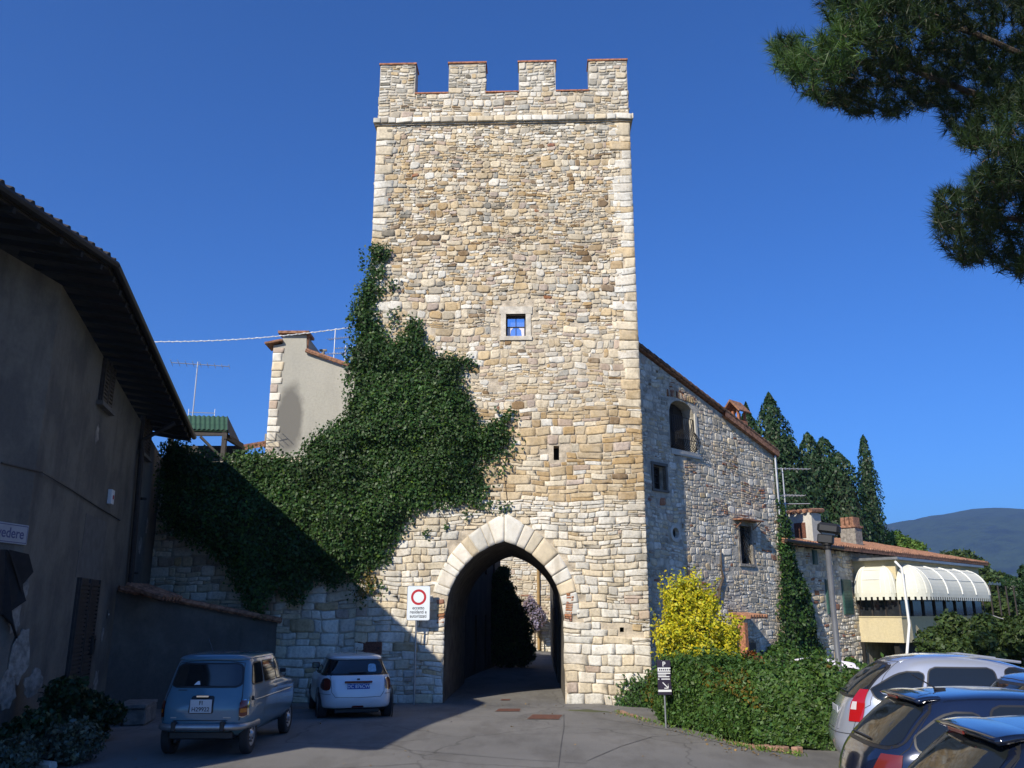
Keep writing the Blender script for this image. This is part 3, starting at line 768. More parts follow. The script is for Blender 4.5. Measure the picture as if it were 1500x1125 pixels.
mb = MB(); holed(mb, WP, WD, WN, -0.2, WL, -0.8, 11.0, [wa, wb, wo, wd], 0.5)
vs = []
for v in mb.v:
    s = (v[0]-WP[0])*WD[0]+(v[1]-WP[1])*WD[1]
    vs.append((v[0], v[1], min(v[2], roofz(s)-0.02)))
mb.v = vs
# other walls of the volume
bk = 8.0
for (s0, s1, k0, k1) in ((WL, WL, 0, bk), (4.9, WL, bk, bk), (4.9, 4.9, 4.1, bk)):
    mb.add([W3(WP, WD, WN, s0, -0.8, -k0), W3(WP, WD, WN, s1, -0.8, -k1), W3(WP, WD, WN, s1, roofz(s1)-.02, -k1), W3(WP, WD, WN, s0, roofz(s0)-.02, -k0)], [(0, 1, 2, 3)])
# arch head fill for the loggia window
am = (wa[0]+wa[1])/2; aw = (wa[1]-wa[0])/2; az = wa[3]-0.42
for i in range(12):
    a = wa[0]+2*aw*i/12; b = wa[0]+2*aw*(i+1)/12
    fz = lambda s: az+0.42*math.sqrt(max(0, 1-((s-am)/aw)**2))
    mb.add([W3(WP, WD, WN, a, fz(a)), W3(WP, WD, WN, b, fz(b)), W3(WP, WD, WN, b, wa[3]), W3(WP, WD, WN, a, wa[3])], [(0, 1, 2, 3)])
    mb.add([W3(WP, WD, WN, a, fz(a)), W3(WP, WD, WN, b, fz(b)), W3(WP, WD, WN, b, fz(b), -.5), W3(WP, WD, WN, a, fz(a), -.5)], [(3, 2, 1, 0)])
keep(mb.build('wall', M['mortar_grey']), rh)
wtl = {'grey': 3, 'white': 7, 'cream': 4, 'dgrey': .2, 'pink': 1.2, 'brick': .2, 'brown': .2, 'sand': .8}
bp = [(rnd_s, rnd_z, rw, rz_) for rnd_s, rnd_z, rw, rz_ in ((2.6, 9.2, .8, .35), (5.9, 5.0, .7, .5), (3.4, 2.9, .5, .3), (6.6, 6.3, .8, .4), (5.2, 7.2, .5, .4), (2.8, 6.8, .35, .25), (4.4, 5.6, .5, .3), (7.3, 4.8, .35, .5))]
def skipW(a, b, c, d):
    if c > roofz((a+b)/2)-0.12 or d > roofz(b)+0.02: return True
    if any(near(h, p_)(a, b, c, d) for h, p_ in ((wa, -.0), (wb, .05), (wo, .05), (wd, .10))): return True
    return any(abs((a+b)/2-q[0]) < q[2] and abs((c+d)/2-q[1]) < q[3] for q in bp)
st = Stones(WP, WD, WN, 5.0)
st.field(0, WL, -0.3, 10.3, wtl, (0.16, 0.28), (0.25, 0.7), (0.3, 0.55, 0.15), (0.12, 0.46), 0.010, (0.0, 0.014), 0.36, skipW, 0.10, 0.016)
for q in bp:
    st.field(q[0]-q[2], q[0]+q[2], q[1]-q[3], q[1]+q[3], {'brick': 1.6, 'pink': 4, 'brown': .4, 'grey': 2, 'sand': 1.5}, (0.075, 0.085), (0.5, 0.9), (1, 0, 0), (0.14, 0.28), 0.008, (0.008, 0.022), 0.15,
             lambda a, b, c, d: any(near(h, .05)(a, b, c, d) for h in (wa, wb, wo, wd)) or d > roofz(b)-.03, 0.12)
st.field(wa[0]-.1, wa[1]+.1, wa[3], wa[3]+.25, {'brick': 3, 'tan': 2, 'pink': 1}, (0.24, 0.25), (0.6, 0.9), (1, 0, 0), (0.07, 0.09), 0.008, (0.015, 0.03), 0.1)
keep(st.build('wall_stones', M['rubble_grey'], rh), rh)
def wbox(f, s0, s1, z0, z1, k0, k1, p0=WP, d=WD, n=WN):
    P = [W3(p0, d, n, s, z, -k) for z in (z0, z1) for k in (k0, k1) for s in (s0, s1)]
    f.add(P, [(0, 2, 3, 1), (4, 5, 7, 6), (0, 1, 5, 4), (2, 6, 7, 3), (0, 4, 6, 2), (1, 3, 7, 5)])
# loggia window: plaster surround on right and sill, shutters deep inside, bellied iron grille
f = MB(); wbox(f, wa[0]-.02, wa[1]+.22, wa[2]-.18, wa[2], -.05, .5); wbox(f, wa[1], wa[1]+.12, wa[2], az+.1, -.045, .1)
keep(f.build('window_frame', M['plaster_white'], label=None), rh)
f = MB()
for i in range(2):
    s0_ = wa[0]+.02+i*aw; wbox(f, s0_, s0_+aw-.04, wa[2]+.02, wa[3]-.02, .42, .46)
    for j in range(16):
        zz = wa[2]+.1+j*(wa[3]-wa[2]-.2)/16; wbox(f, s0_+.06, s0_+aw-.1, zz, zz+.05, .40, .42)
keep(f.build('shutter', M['darkwood']), rh)
f = MB()
belly = [(0, .0), (.10, .22), (.26, .30), (.42, .24), (.62, .06), (1.0, .02)]
zg0, zg1 = wa[2]+.03, wa[2]+1.15
for i in range(12):
    s_ = wa[0]+.04+(wa[1]-wa[0]-.08)*i/11
    f.tube([W3(WP, WD, WN, s_, zg0+(zg1-zg0)*t, k-.06) for t, k in belly], .011, 5)
for e_s in (wa[0]+.04, wa[1]-.04):
    for i in range(3):
        f.tube([W3(WP, WD, WN, e_s, zg0+(zg1-zg0)*t, (k-.06)*(.25+.25*i)) for t, k in belly], .009, 5)
for t, k in ((0, 0), (.26, .30), (1.0, .02)):
    f.tube([W3(WP, WD, WN, s_, zg0+(zg1-zg0)*t, k-.06) for s_ in (wa[0]+.02, am, wa[1]-.02)], .013, 5)
keep(f.build('window_grille', M['iron']), rh)
for h, fr, fm, gl in ((wb, .09, M['patch'], M['darkglass']), (wd, .11, M['scar'], M['darkglass'])):
    wall_window('w', rh, WP, WD, WN, h, fr, fm, gl, (1, 2), None, 0.28, 0.03, .05)
f = MB()      # crossed iron grille of the lower window
for k in range(-3, 8):
    for sg in (1, -1):
        z0_ = wd[2]+(wd[3]-wd[2])*k/6; 
        p = []
        for t in (0, 1):
            zz = z0_+(wd[1]-wd[0])*1.5*(t if sg > 0 else 1-t)
            p.append((wd[0]+(wd[1]-wd[0])*t, min(max(zz, wd[2]), wd[3])))
        if abs(p[0][1]-p[1][1]) > .05: f.tube([W3(WP, WD, WN, a, b, -.06) for a, b in p], .009, 4)
keep(f.build('window_grille', M['iron']), rh)
f = MB(); wbox(f, wd[0]-.35, wd[1]+.30, wd[3]+.16, wd[3]+.21, -.38, .02)
f.tube([W3(WP, WD, WN, wd[0]-.2, wd[3]-.1, .0), W3(WP, WD, WN, wd[0]-.2, wd[3]+.15, .33)], .02, 5)
f.tube([W3(WP, WD, WN, wd[1]+.15, wd[3]-.1, .0), W3(WP, WD, WN, wd[1]+.15, wd[3]+.15, .33)], .02, 5)
keep(f.build('window_canopy', M['tile']), rh)
# round window
cx_, cz_ = (wo[0]+wo[1])/2, (wo[2]+wo[3])/2; ro = (wo[3]-wo[2])/2*1.0
f = MB(); NR = 20
for i in range(NR):
    a0, a1 = 2*math.pi*i/NR, 2*math.pi*(i+1)/NR
    q = []
    for (rr, kk) in ((ro*1.0, .045), (ro*1.65, .045)):
        for a in (a0, a1): q.append(W3(WP, WD, WN, cx_+rr*math.cos(a), cz_+rr*math.sin(a), kk))
    f.add(q, [(0, 2, 3, 1)])
    f.add([W3(WP, WD, WN, cx_+ro*math.cos(a), cz_+ro*math.sin(a), kk) for kk in (.045, -.3) for a in (a0, a1)], [(0, 1, 3, 2)])
    f.add([W3(WP, WD, WN, cx_+ro*1.65*math.cos(a), cz_+ro*1.65*math.sin(a), kk) for kk in (.045, -.05) for a in (a0, a1)], [(0, 2, 3, 1)])
keep(f.build('round_window_frame', M['plaster_white']), rh)
f = MB(); wbox(f, wo[0]-.02, wo[1]+.02, wo[2]-.02, wo[3]+.02, .10, .12); keep(f.build('window_glass', M['void']), rh)  # black panel, darkness inside the hole put into its colour, no glass
f = MB(); wbox(f, wa[0], wa[1], wa[2], wa[3], .47, .49); keep(f.build('window_glass', M['void']), rh)
# roof slab with verge tiles
def tile_roof(name, parent, a, b, back, rise, m=M['tile'], pitch=0.21, thick=0.12, amp=0.045, rows=10):
    """corrugated clay tile roof: eave from a to b (3d), going back by vector 'back' and up by rise"""
    a, b = Vector(a), Vector(b); L = (b-a).length; n = max(2, int(L/pitch)); back = Vector(back)+Vector((0, 0, rise))
    nu = n*6; mbb = MB(); nrm = (b-a).cross(back).normalized()
    if nrm.z < 0: nrm = -nrm
    def fn(u, v):
        w = math.sin(u*n*2*math.pi); h = amp*(w if w > -0.2 else -0.2-0.8*(abs(w)-.2)*0.6)
        h += 0.02*((v*rows) % 1.0 < .02)+.012*math.sin(v*37+u*91)
        return a+(b-a)*u+back*v+nrm*(h+amp)
    mbb.grid(fn, nu, rows)
    # eave face and underside
    base = len(mbb.v)
    for i in range(nu+1): mbb.v.append(tuple(Vector(mbb.v[i])-nrm*thick*.8-nrm*(Vector(mbb.v[i])-(a+(b-a)*(i/nu))).dot(nrm)*0))
    for i in range(nu): mbb.f.append((i, base+i, base+i+1, i+1))
    mbb.add([a-nrm*.02, b-nrm*.02, b+back-nrm*.02, a+back-nrm*.02], [(0, 3, 2, 1)])
    mbb.add([a-nrm*thick, b-nrm*thick, b+back-nrm*thick, a+back-nrm*thick, a+nrm*amp, b+nrm*amp, b+back+nrm*amp, a+back+nrm*amp], [(0, 3, 2, 1), (0, 1, 5, 4), (1, 2, 6, 5), (3, 0, 4, 7)])
    o = mbb.build(name, m)
    return keep(o, parent) if parent else o
a = W3(WP, WD, WN, WL+.25, roofz(WL+.25)+.02, .16); b = W3(WP, WD, WN, WL+.25, roofz(WL+.25)+.02, -bk)
bk_v = W3(WP, WD, WN, 4.9, 0, 0)-W3(WP, WD, WN, WL+.25, 0, 0)
tile_roof('roof', rh, a, b, bk_v, roofz(4.9)-roofz(WL+.25), thick=.13, rows=14)
f = MB(); f.prism([W3(WP, WD, WN, s_, roofz(s_)+.03, k_) for s_, k_ in ((-.1, .1), (4.9, .1), (4.9, -4.1))], (0, 0, .07)); keep(f.build('roof', M['tile']), rh)
f = MB()   # verge: a row of overlapping tiles along the sloping edge
nv_ = 26
for i in range(nv_):
    s0_ = -.1+(WL+.3)*i/nv_; s1_ = s0_+(WL+.3)/nv_*1.15
    q = [W3(WP, WD, WN, s0_, roofz(s0_)+.13+.02, .12), W3(WP, WD, WN, s1_, roofz(s1_)+.10, .12)]
    f.tube(q, [.05, .06], 8)
keep(f.build('verge_tiles', M['verge']), rh)
# chimney with small gabled tile hood
ch = thing('chimney_stack', 'terracotta chimney with little gabled tile hood on the stone house roof', 'chimney', (0, 0, 0))
sC, zC = WT(1101, 640); sC = WT(1098, 640)[0]
base = W3(WP, WD, WN, sC+.1, roofz(sC+.1)+.0, -.55)
ch.location = base; ch.scale = (.8, .8, .85)
f = MB(); Mr = Matrix.Rotation(R(-46), 3, 'Z')
f.bbox((0, 0, .30), (.36, .36, .42), .01, Mr); f.build('shaft', M['brick'], ch)
for sx in (-.28, 0, .28):
    for sy in (-.28, .28): f = MB(); f.bbox(Mr @ Vector((sx, sy, .92)), (.05, .05, .22), .006, Mr); f.build('hood_post', M['brick'], ch)
f = MB(); hp_ = [(-.5, 1.12), (0, 1.66), (.5, 1.12), (.44, 1.08), (0, 1.56), (-.44, 1.08)]
f.prism([Mr @ Vector((x_, -.5, z_)) for x_, z_ in hp_], Mr @ Vector((0, 1.0, 0))); f.build('hood', M['tile'], ch)
# right edge: brown downpipe and ivy are separate further down
f = MB(); f.tube([W3(WP, WD, WN, WL+.06, roofz(WL)-.15, .07), W3(WP, WD, WN, WL+.06, -.2, .07)], .05, 8)
dp = thing('downpipe', 'grey downpipe on the right corner of the stone house', 'pipe', W3(WP, WD, WN, WL+.06, -.3, .07)); keep(f.build('pipe', M['galv']), dp)

# ------------------------------------------------------------------ lower wing with green shutters, annex with awnings
VP_ = (W3(WP, WD, WN, WL, 0, -.3).x, W3(WP, WD, WN, WL, 0, -.3).y)
VT = lambda px, py: on_plane(px, py, VP_, WD)
wg = thing('house_wing', 'low stone wing with green shutters and brown tiled roof, behind the lamp post', 'house', (VP_[0], VP_[1], -.3))
VL, EZ = on_plane(1264, 880, VP_, WD)[0], 4.75; WE = on_plane(1434, 840, VP_, WD)[0]
def vrect(x0, y0, x1, y1):
    a = VT(x0, (y0+y1)/2)[0]; b = VT(x1, (y0+y1)/2)[0]; mxx = (x0+x1)/2
    return (a, b, VT(mxx, y1)[1], VT(mxx, y0)[1])
v1 = vrect(1190, 806, 1196, 827); v2 = vrect(1210, 849, 1219, 899); v3 = vrect(1234, 849, 1247, 900)
mb = MB(); wbox(mb, 0, WE-.3, -1.5, EZ, 0, 6, VP_)
keep(mb.build('wall', M['mortar_grey']), wg)
st = Stones(VP_, WD, WN, 6.0)
st.field(0, VL, -0.4, EZ, {'white': 5, 'cream': 3, 'grey': 2, 'pink': 1.2, 'brick': .6, 'sand': 1}, (0.18, 0.3), (0.3, 0.8), (0.4, 0.5, 0.1), (0.18, 0.5), 0.014, (0.004, 0.03), 0.36,
         lambda a, b, c, d: any(near(h, .04)(a, b, c, d) for h in (v1, v2, v3)), 0.1)
keep(st.build('wall_stones', M['stone'], wg), wg)
for h in (v1, v2, v3):
    f = MB(); wbox(f, h[0], h[1], h[2], h[3], -.05, .0, VP_)
    nsl = int((h[3]-h[2])/.06)
    for j in range(nsl):
        zz = h[2]+.04+j*(h[3]-h[2]-.08)/nsl; wbox(f, h[0]+.04, h[1]-.04, zz, zz+.035, -.075, -.05, VP_)
    keep(f.build('shutter', M['greenshut']), wg)
e0 = W3(VP_, WD, WN, -.1, EZ-.05, .55); e1 = W3(VP_, WD, WN, WE, EZ-.05, .55)
tile_roof('roof', wg, e0, e1, W3((0, 0), WD, WN, 0, 0, -6.0), 1.35, thick=.1, amp=.05)
f = MB()
for i in range(int(WE/.6)):
    s_ = .1+i*.6; wbox(f, s_, s_+.08, EZ-.14, EZ-.07+.0, -.5, .0, VP_)
wbox(f, -.1, WE, EZ-.075, EZ-.05, -.53, .0, VP_)
keep(f.build('rafters', M['darkwood']), wg)
f = MB(); f.tube([W3(VP_, WD, WN, -.1, EZ-.02, .62), W3(VP_, WD, WN, 4.4, EZ-.08, .62)], .07, 8); keep(f.build('gutter', M['iron']), wg)
# pale dormer-like chimney behind the lamp
dm = thing('roof_turret', 'small white rendered chimney block with tile cap on the wing roof', 'chimney', W3(VP_, WD, WN, VT(1196, 770)[0], EZ, -.6))
f = MB(); f.bbox(Vector((0, 0, .55)), (.62, .4, .75), .01, Mr); f.build('shaft', M['plaster_white'], dm)
f = MB(); f.bbox(Mr @ Vector((.1, -.41, .62)), (.24, .02, .3), .004, Mr); f.build('opening', M['rust'], dm)
f = MB()
for i in range(6): f.tube([Mr @ Vector((-.68+i*.27, -.55, 1.36)), Mr @ Vector((-.68+i*.27, .5, 1.44))], .09, 6)
f.build('tile_cap', M['tile'], dm)
c2 = thing('chimney_stack', 'short brick chimney with orange pots above the awnings', 'chimney', W3(VP_, WD, WN, VT(1283, 800)[0]+1.2, EZ+.1, -1.6))
f = MB(); f.bbox(Vector((0, 0, .55)), (.36, .36, .6), .01, Mr); f.build('shaft', M['scar'], c2)
f = MB(); f.bbox(Vector((0, 0, 1.18)), (.42, .42, .05), .01, Mr)
for sx in (-.22, 0, .22): f.bbox(Mr @ Vector((sx, 0, 1.42)), (.085, .34, .2), .01, Mr)
f.build('chimney_pots', M['tile'], c2)

_vo = (W3(VP_, WD, WN, 0, 0, 1.75).x, W3(VP_, WD, WN, 0, 0, 1.75).y); _c = on_plane(1320, 900, _vo, WD)[0]; _cp = W3(_vo, WD, WN, _c, 0); C0 = Vector((_cp.x, _cp.y))          # near corner of the annex
UF, NF = WD, WN
an = thing('terrace_annex', 'cream annex with dark window band under two white scalloped awnings', 'building', (C0.x, C0.y, 0))
A_ = lambda s, z, k=0.0: W3((C0.x, C0.y), UF, NF, s, z, k)
f = MB()
def abox(f, s0, s1, z0, z1, k0, k1):
    P = [A_(s, z, -k) for z in (z0, z1) for k in (k0, k1) for s in (s0, s1)]
    f.add(P, [(0, 2, 3, 1), (4, 5, 7, 6), (0, 1, 5, 4), (2, 6, 7, 3), (0, 4, 6, 2), (1, 3, 7, 5)])
ZB0, ZB1, ZW, ZT = 1.05, 2.02, 2.95, 4.28
AL = on_plane(1441, 890, (C0.x, C0.y), WD)[0]
abox(f, 0, AL, ZB0, ZB1, 0, 1.75); abox(f, 0, AL, ZW+.55, ZT, 0.02, 1.75); abox(f, -.03, AL, ZB1, ZB1+.04, -.03, 1.75)
keep(f.build('wall', M['plaster_yellow']), an)
f = MB(); abox(f, .05, AL-.05, ZB1+.04, ZW+.55, .06, 1.7); keep(f.build('window_glass', M['darkglass']), an)
for i in range(13): f = MB(); abox(f, i*1.2, i*1.2+.07, ZB1+.04, ZW+.55, .0, .06); keep(f.build('mullion', M['darkwood']), an)
for i in range(1, 4): f = MB(); abox(f, .0, .05, ZB1+.04, ZW+.55, .02+i*.55, .08+i*.55); keep(f.build('mullion', M['darkwood']), an)
f = MB(); abox(f, .2, AL, -1.0, ZB0, .3, .5); abox(f, -.02, .06, -1.0, ZB0, 1.6, 1.75); keep(f.build('understorey_wall', M['void']), an)
# white corner post under the box
M['awning'] = simple('cream_awning_cloth', (0.68, 0.67, 0.56), 0.75, var=0.04, nscale=2)
M['awning_seam'] = simple('awning_seam_tape', (0.78, 0.78, 0.74), 0.7, var=0)
def awning(name, org, du, dn, L, out, z0, z1, ribs, par):
    """barrel awning with quarter-dome ends: du along the wall, dn outwards"""
    du, dn = Vector((*du, 0)), Vector((*dn, 0)); org = Vector(org)
    prof = [(t, ) for t in np.linspace(0, 1, 9)]
    def P(u, t, off=0.0):        # t 0 at the wall top, 1 at the front bottom edge
        a = t*math.pi/2*1.0; o_ = out*math.sin(a)+off; z = z0+(z1-z0)*math.cos(a)
        o_ = min(o_, out+off); return org+du*u+dn*o_+Vector((0, 0, z+off*.3))
    mb = MB(); nL = 24
    def fn(u, v): 
        sag = -.02*math.sin((u*ribs % 1)*math.pi)*math.sin(v*math.pi)
        return P(out+(L-2*out)*u, v, sag)
    mb.grid(fn, nL, 12)
    for end in (0, 1):           # fan-shaped ends
        cx = out if end == 0 else L-out; sg = -1 if end == 0 else 1
        def fe(u, v):
            a = v*math.pi/2; rr = out*math.sin(a); z = z0+(z1-z0)*math.cos(a); b = u*math.pi/2
            return org+du*(cx+sg*rr*math.sin(b))+dn*(rr*math.cos(b))+Vector((0, 0, z))
        mb.grid(fe, 10, 12)
    # valance with scallops
    edge = [org+dn*0+du*0]
    path = [(0.0, 0.0)]+[(out-out*math.cos(b), out*math.sin(b)) for b in np.linspace(0, math.pi/2, 8)][1:]+[(L-out+out*math.sin(b), out*math.cos(b)) for b in np.linspace(0, math.pi/2, 8)]
    tot = 0; pts = [path[0]]
    segs = []
    for p, q in zip(path, path[1:]):
        segs.append((p, q, math.hypot(q[0]-p[0], q[1]-p[1])))
    LT = sum(s[2] for s in segs); step = .24; k = int(LT/step)
    def at(d):
        for p, q, l in segs:
            if d <= l: t = d/max(l, 1e-6); return (p[0]+(q[0]-p[0])*t, p[1]+(q[1]-p[1])*t)
            d -= l
        return segs[-1][1]
    for i in range(k):
        a = i*step
        for (d0, d1, dep) in ((a, a+step*.62, .26), (a+step*.62, a+step, .14)):
            p, q = at(d0), at(d1)
            P0 = org+du*p[0]+dn*(p[1]+.004)+Vector((0, 0, z0)); P1 = org+du*q[0]+dn*(q[1]+.004)+Vector((0, 0, z0))
            mb.add([P0, P1, P1-Vector((0, 0, dep)), P0-Vector((0, 0, dep))], [(0, 1, 2, 3)])
    o = keep(mb.build('awning', M['awning'], smooth=False), par)
    sb = MB()
    for i in range(1, ribs):
        u = out+(L-2*out)*i/ribs
        sb.tube([P(u, t, .012) for t in np.linspace(0.02, 1, 10)], .028, 6)
    for end in (0, 1):
        cx = out if end == 0 else L-out; sg = -1 if end == 0 else 1
        for b in np.linspace(0, math.pi/2, 5)[:-1]:
            sb.tube([org+du*(cx+sg*out*1.01*math.sin(t)*math.sin(b))+dn*(out*1.01*math.sin(t)*math.cos(b))+Vector((0, 0, z0+(z1-z0)*math.cos(t)+.01)) for t in np.linspace(0.05, math.pi/2, 10)], .012, 5)
    for v in (.33, .66):
        sb.tube([P(out, v, .008), P(L-out, v, .008)], .010, 5)
    so = keep(sb.build('awning_ribs', M['awning_seam']), par)
    return o
awning('awning', A_(-.25, 0, .02), UF, NF, AL-1.0, 1.0, 2.95, 4.08, 4, an)
lf = Vector(A_(-.02, 0, 0.0))
awning('awning', W3((C0.x, C0.y), UF, NF, -.02, 0, -1.75), NF, (-UF[0], -UF[1]), 1.75, .5, 2.95, 4.02, 1, an)
# grey sheet roof edge and big drain pipe
f = MB(); abox(f, -.35, AL, ZT-.02, ZT+.08, -.25, 1.6); keep(f.build('flat_roof', M['galv']), an)
f = MB(); f.tube([A_(-.25, ZT-.1, .1), A_(-.3, 3.9, .35), A_(-.32, 1.75, .4), A_(-1.3, .3, .5)], .05, 10)
dq = thing('drain_pipe', 'white plastic drain pipe bending down the corner between the two awnings', 'pipe', A_(-.3, 0, .35)); keep(f.build('pipe', M['white']), dq)
# faint lettering on the awning is unreadable: dark smudges of small strokes
f = MB()
for i in range(9):
    u = 7.3+i*.2; hgt = random.uniform(.06, .16)
    q = A_(u, 3.42, 1.035)
    f.add([q, q+Vector((UF[0], UF[1], 0))*.12, q+Vector((UF[0], UF[1], 0))*.12+Vector((0, 0, hgt)), q+Vector((0, 0, hgt))], [(0, 1, 2, 3)])
keep(f.build('awning_lettering', M['galv']), an)

# small terracotta canopy and oven pillar against the stone house
sK, zK = WT(1088, 906)
kn = thing('garden_oven', 'small tiled canopy over an outdoor oven with a terracotta pillar, behind the yellow bush', 'oven', W3(WP, WD, WN, sK, -.2, .5))
f = MB(); wbox(f, sK-.85, sK+.25, zK, zK+.06, -.8, .0); 
for i in range(7): f.tube([W3(WP, WD, WN, sK-.8+i*.165, zK+.08, .82), W3(WP, WD, WN, sK-.8+i*.165, zK+.16, .0)], .05, 6)
keep(f.build('canopy', M['tile']), kn)
f = MB(); wbox(f, sK-1.15, sK-.97, -.3, zK-.12, -.75, -.5); keep(f.build('pillar', M['brick']), kn)
f = MB(); wbox(f, sK-.9, sK-.2, -.3, 1.25, -.55, 0); keep(f.build('oven_body', M['black']), kn)

# ------------------------------------------------------------------ left house (dark side in shade)
B = Vector((-8.39, 14.9)); d1 = Vector((-.12, -1)).normalized(); d2 = Vector((-.22, 1)).normalized()
n2 = Vector((d2.y, -d2.x)); n1 = Vector((-d1.y, d1.x))
NE = B+d1*9.6; FE = B+d2*12.0
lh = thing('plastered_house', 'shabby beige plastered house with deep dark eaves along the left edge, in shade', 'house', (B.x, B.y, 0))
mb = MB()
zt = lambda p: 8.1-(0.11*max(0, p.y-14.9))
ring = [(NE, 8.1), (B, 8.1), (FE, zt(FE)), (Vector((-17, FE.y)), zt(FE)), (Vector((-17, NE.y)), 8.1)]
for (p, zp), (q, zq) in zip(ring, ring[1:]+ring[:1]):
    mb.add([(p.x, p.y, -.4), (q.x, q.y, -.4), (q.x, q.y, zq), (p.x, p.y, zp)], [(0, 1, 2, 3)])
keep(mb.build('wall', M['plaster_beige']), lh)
# roof: eave line, soffit, rafters and tiles
E = Vector((-7.2, 14.3, 8.3)); F_ = Vector((-9.58, 25.1, 7.32)); G_ = Vector((-7.2-.14*9.3, 5.0, 8.3))
Rg = [Vector((-14.5, 5.0, 10.2)), Vector((-14.5, 14.3, 10.2)), Vector((-14.5, 25.1, 9.3))]
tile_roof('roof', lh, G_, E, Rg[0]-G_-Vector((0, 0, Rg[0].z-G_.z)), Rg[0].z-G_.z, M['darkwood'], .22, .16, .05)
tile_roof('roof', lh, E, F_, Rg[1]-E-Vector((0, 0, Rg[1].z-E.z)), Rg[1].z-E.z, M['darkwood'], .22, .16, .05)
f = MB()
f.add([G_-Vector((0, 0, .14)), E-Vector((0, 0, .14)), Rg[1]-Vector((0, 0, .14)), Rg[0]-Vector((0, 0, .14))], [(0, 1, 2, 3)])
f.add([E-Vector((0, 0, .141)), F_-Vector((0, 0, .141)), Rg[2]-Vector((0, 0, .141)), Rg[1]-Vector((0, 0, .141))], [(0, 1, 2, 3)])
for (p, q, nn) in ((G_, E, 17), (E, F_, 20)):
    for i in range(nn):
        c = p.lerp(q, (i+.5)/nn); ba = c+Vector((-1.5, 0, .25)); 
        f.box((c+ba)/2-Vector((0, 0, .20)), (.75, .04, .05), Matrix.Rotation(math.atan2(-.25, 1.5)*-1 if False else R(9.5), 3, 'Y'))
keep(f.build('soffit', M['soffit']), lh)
f = MB()
for (p, q) in ((G_, E), (E, F_)): f.tube([p+Vector((.06, 0, -.05)), q+Vector((.06, 0, -.05))], .075, 8)
keep(f.build('gutter', M['iron']), lh)
L2 = lambda px, py: on_plane(px, py, B, d2); L1 = lambda px, py: on_plane(px, py, B, d1)
def lbox(f, s0, s1, z0, z1, k0, k1, dd=d2, nn=n2):
    P = [W3(B, dd, nn, s, z, -k) for z in (z0, z1) for k in (k0, k1) for s in (s0, s1)]
    f.add(P, [(0, 2, 3, 1), (4, 5, 7, 6), (0, 1, 5, 4), (2, 6, 7, 3), (0, 4, 6, 2), (1, 3, 7, 5)])
def shutter(x0, y0, x1, y1, name='shutter', frame=.06):
    a = L2(x0, (y0+y1)/2)[0]; b = L2(x1, (y0+y1)/2)[0]; c = L2((x0+x1)/2, y1)[1]; e = L2((x0+x1)/2, y0)[1]
    f = MB(); lbox(f, a, b, c, e, -.05, .02)
    for h_ in range(2):
        aa = a+.03+h_*(b-a)/2; bb = aa+(b-a)/2-.06
        n_ = int((e-c-.1)/.085)
        for j in range(n_):
            zz = c+.06+j*(e-c-.12)/n_; lbox(f, aa+.05, bb-.05, zz, zz+.05, -.085, -.05)
        lbox(f, aa, aa+.05, c, e, -.09, -.05); lbox(f, bb-.05, bb, c, e, -.09, -.05)
    o = keep(f.build(name, M['shutter']), lh)
    f = MB(); lbox(f, a-.1, b+.1, c-.1, c, -.14, .0); keep(f.build('sill', M['patch']), lh)
    return (a, b, c, e)
shutter(146, 528, 163, 598); shutter(204, 612, 218, 668)
dr = shutter(100, 846, 131, 1050, 'door')
# darker cement patch above the door, plaster scars
def blotch(name, px, py, w, h, m, dd, nn, TTf, seed=0, k=.006):
    s, z = TTf(px, py); rr = random.Random(seed); N_ = 18; pts = []
    for i in range(N_):
        a = 2*math.pi*i/N_; r = rr.uniform(.65, 1.1); pts.append((s+w/2*math.cos(a)*r, z+h/2*math.sin(a)*r))
    f = MB(); n0 = len(pts)
    P0 = [W3(B, dd, nn, a, b, k) for a, b in pts]; P1 = [W3(B, dd, nn, a, b, -.01) for a, b in pts]
    f.add(P0+P1, [tuple(range(N_))]+[(i, N_+i, N_+(i+1) % N_, (i+1) % N_) for i in range(N_)])
    return keep(f.build(name, m), lh)
s0_, z0_ = L2(120, 800)
f = MB(); lbox(f, dr[0]+.05, dr[1]+.25, dr[3], dr[3]+1.35, -.006, .0); lbox(f, dr[0]-.15, dr[1]+.0, dr[3], dr[3]+.55, -.009, .0); keep(f.build('cement_patch', M['patch']), lh)
for i, (px, py, w, h) in enumerate(((30, 960, .5, 1.0), (22, 905, .3, .6), (50, 1000, .5, .5), (10, 1010, .5, .7), (36, 865, .2, .4), (205, 800, .4, .5), (215, 770, .25, .5), (142, 635, .35, .5), (150, 930, .25, .4), (140, 1000, .5, .6))):
    if px < 75: blotch('plaster_scar', px, py, w, h, M['scar'], d1, n1, L1, i)
    else: blotch('plaster_scar', px, py, w, h, M['scar'], d2, n2, L2, i)
# brown downpipe
q0 = L2(207, 600); q1 = L2(170, 1022)
dpp = thing('downpipe', 'dark brown downpipe running down the shaded beige house front', 'pipe', W3(B, d2, n2, q1[0], -.1, .1))
f = MB(); f.tube([W3(B, d2, n2, q0[0], 7.2, .9), W3(B, d2, n2, q0[0], 6.7, .12), W3(B, d2, n2, q1[0], -.1, .12)], .075, 8); keep(f.build('pipe', M['darkwood']), dpp)
f = MB()
for zz in (1.2, 3.2, 5.2): f = MB(); f.tube([W3(B, d2, n2, q1[0], zz, .12), W3(B, d2, n2, q1[0], zz+.06, .12)], .095, 8); keep(f.build('pipe_bracket', M['iron']), dpp)
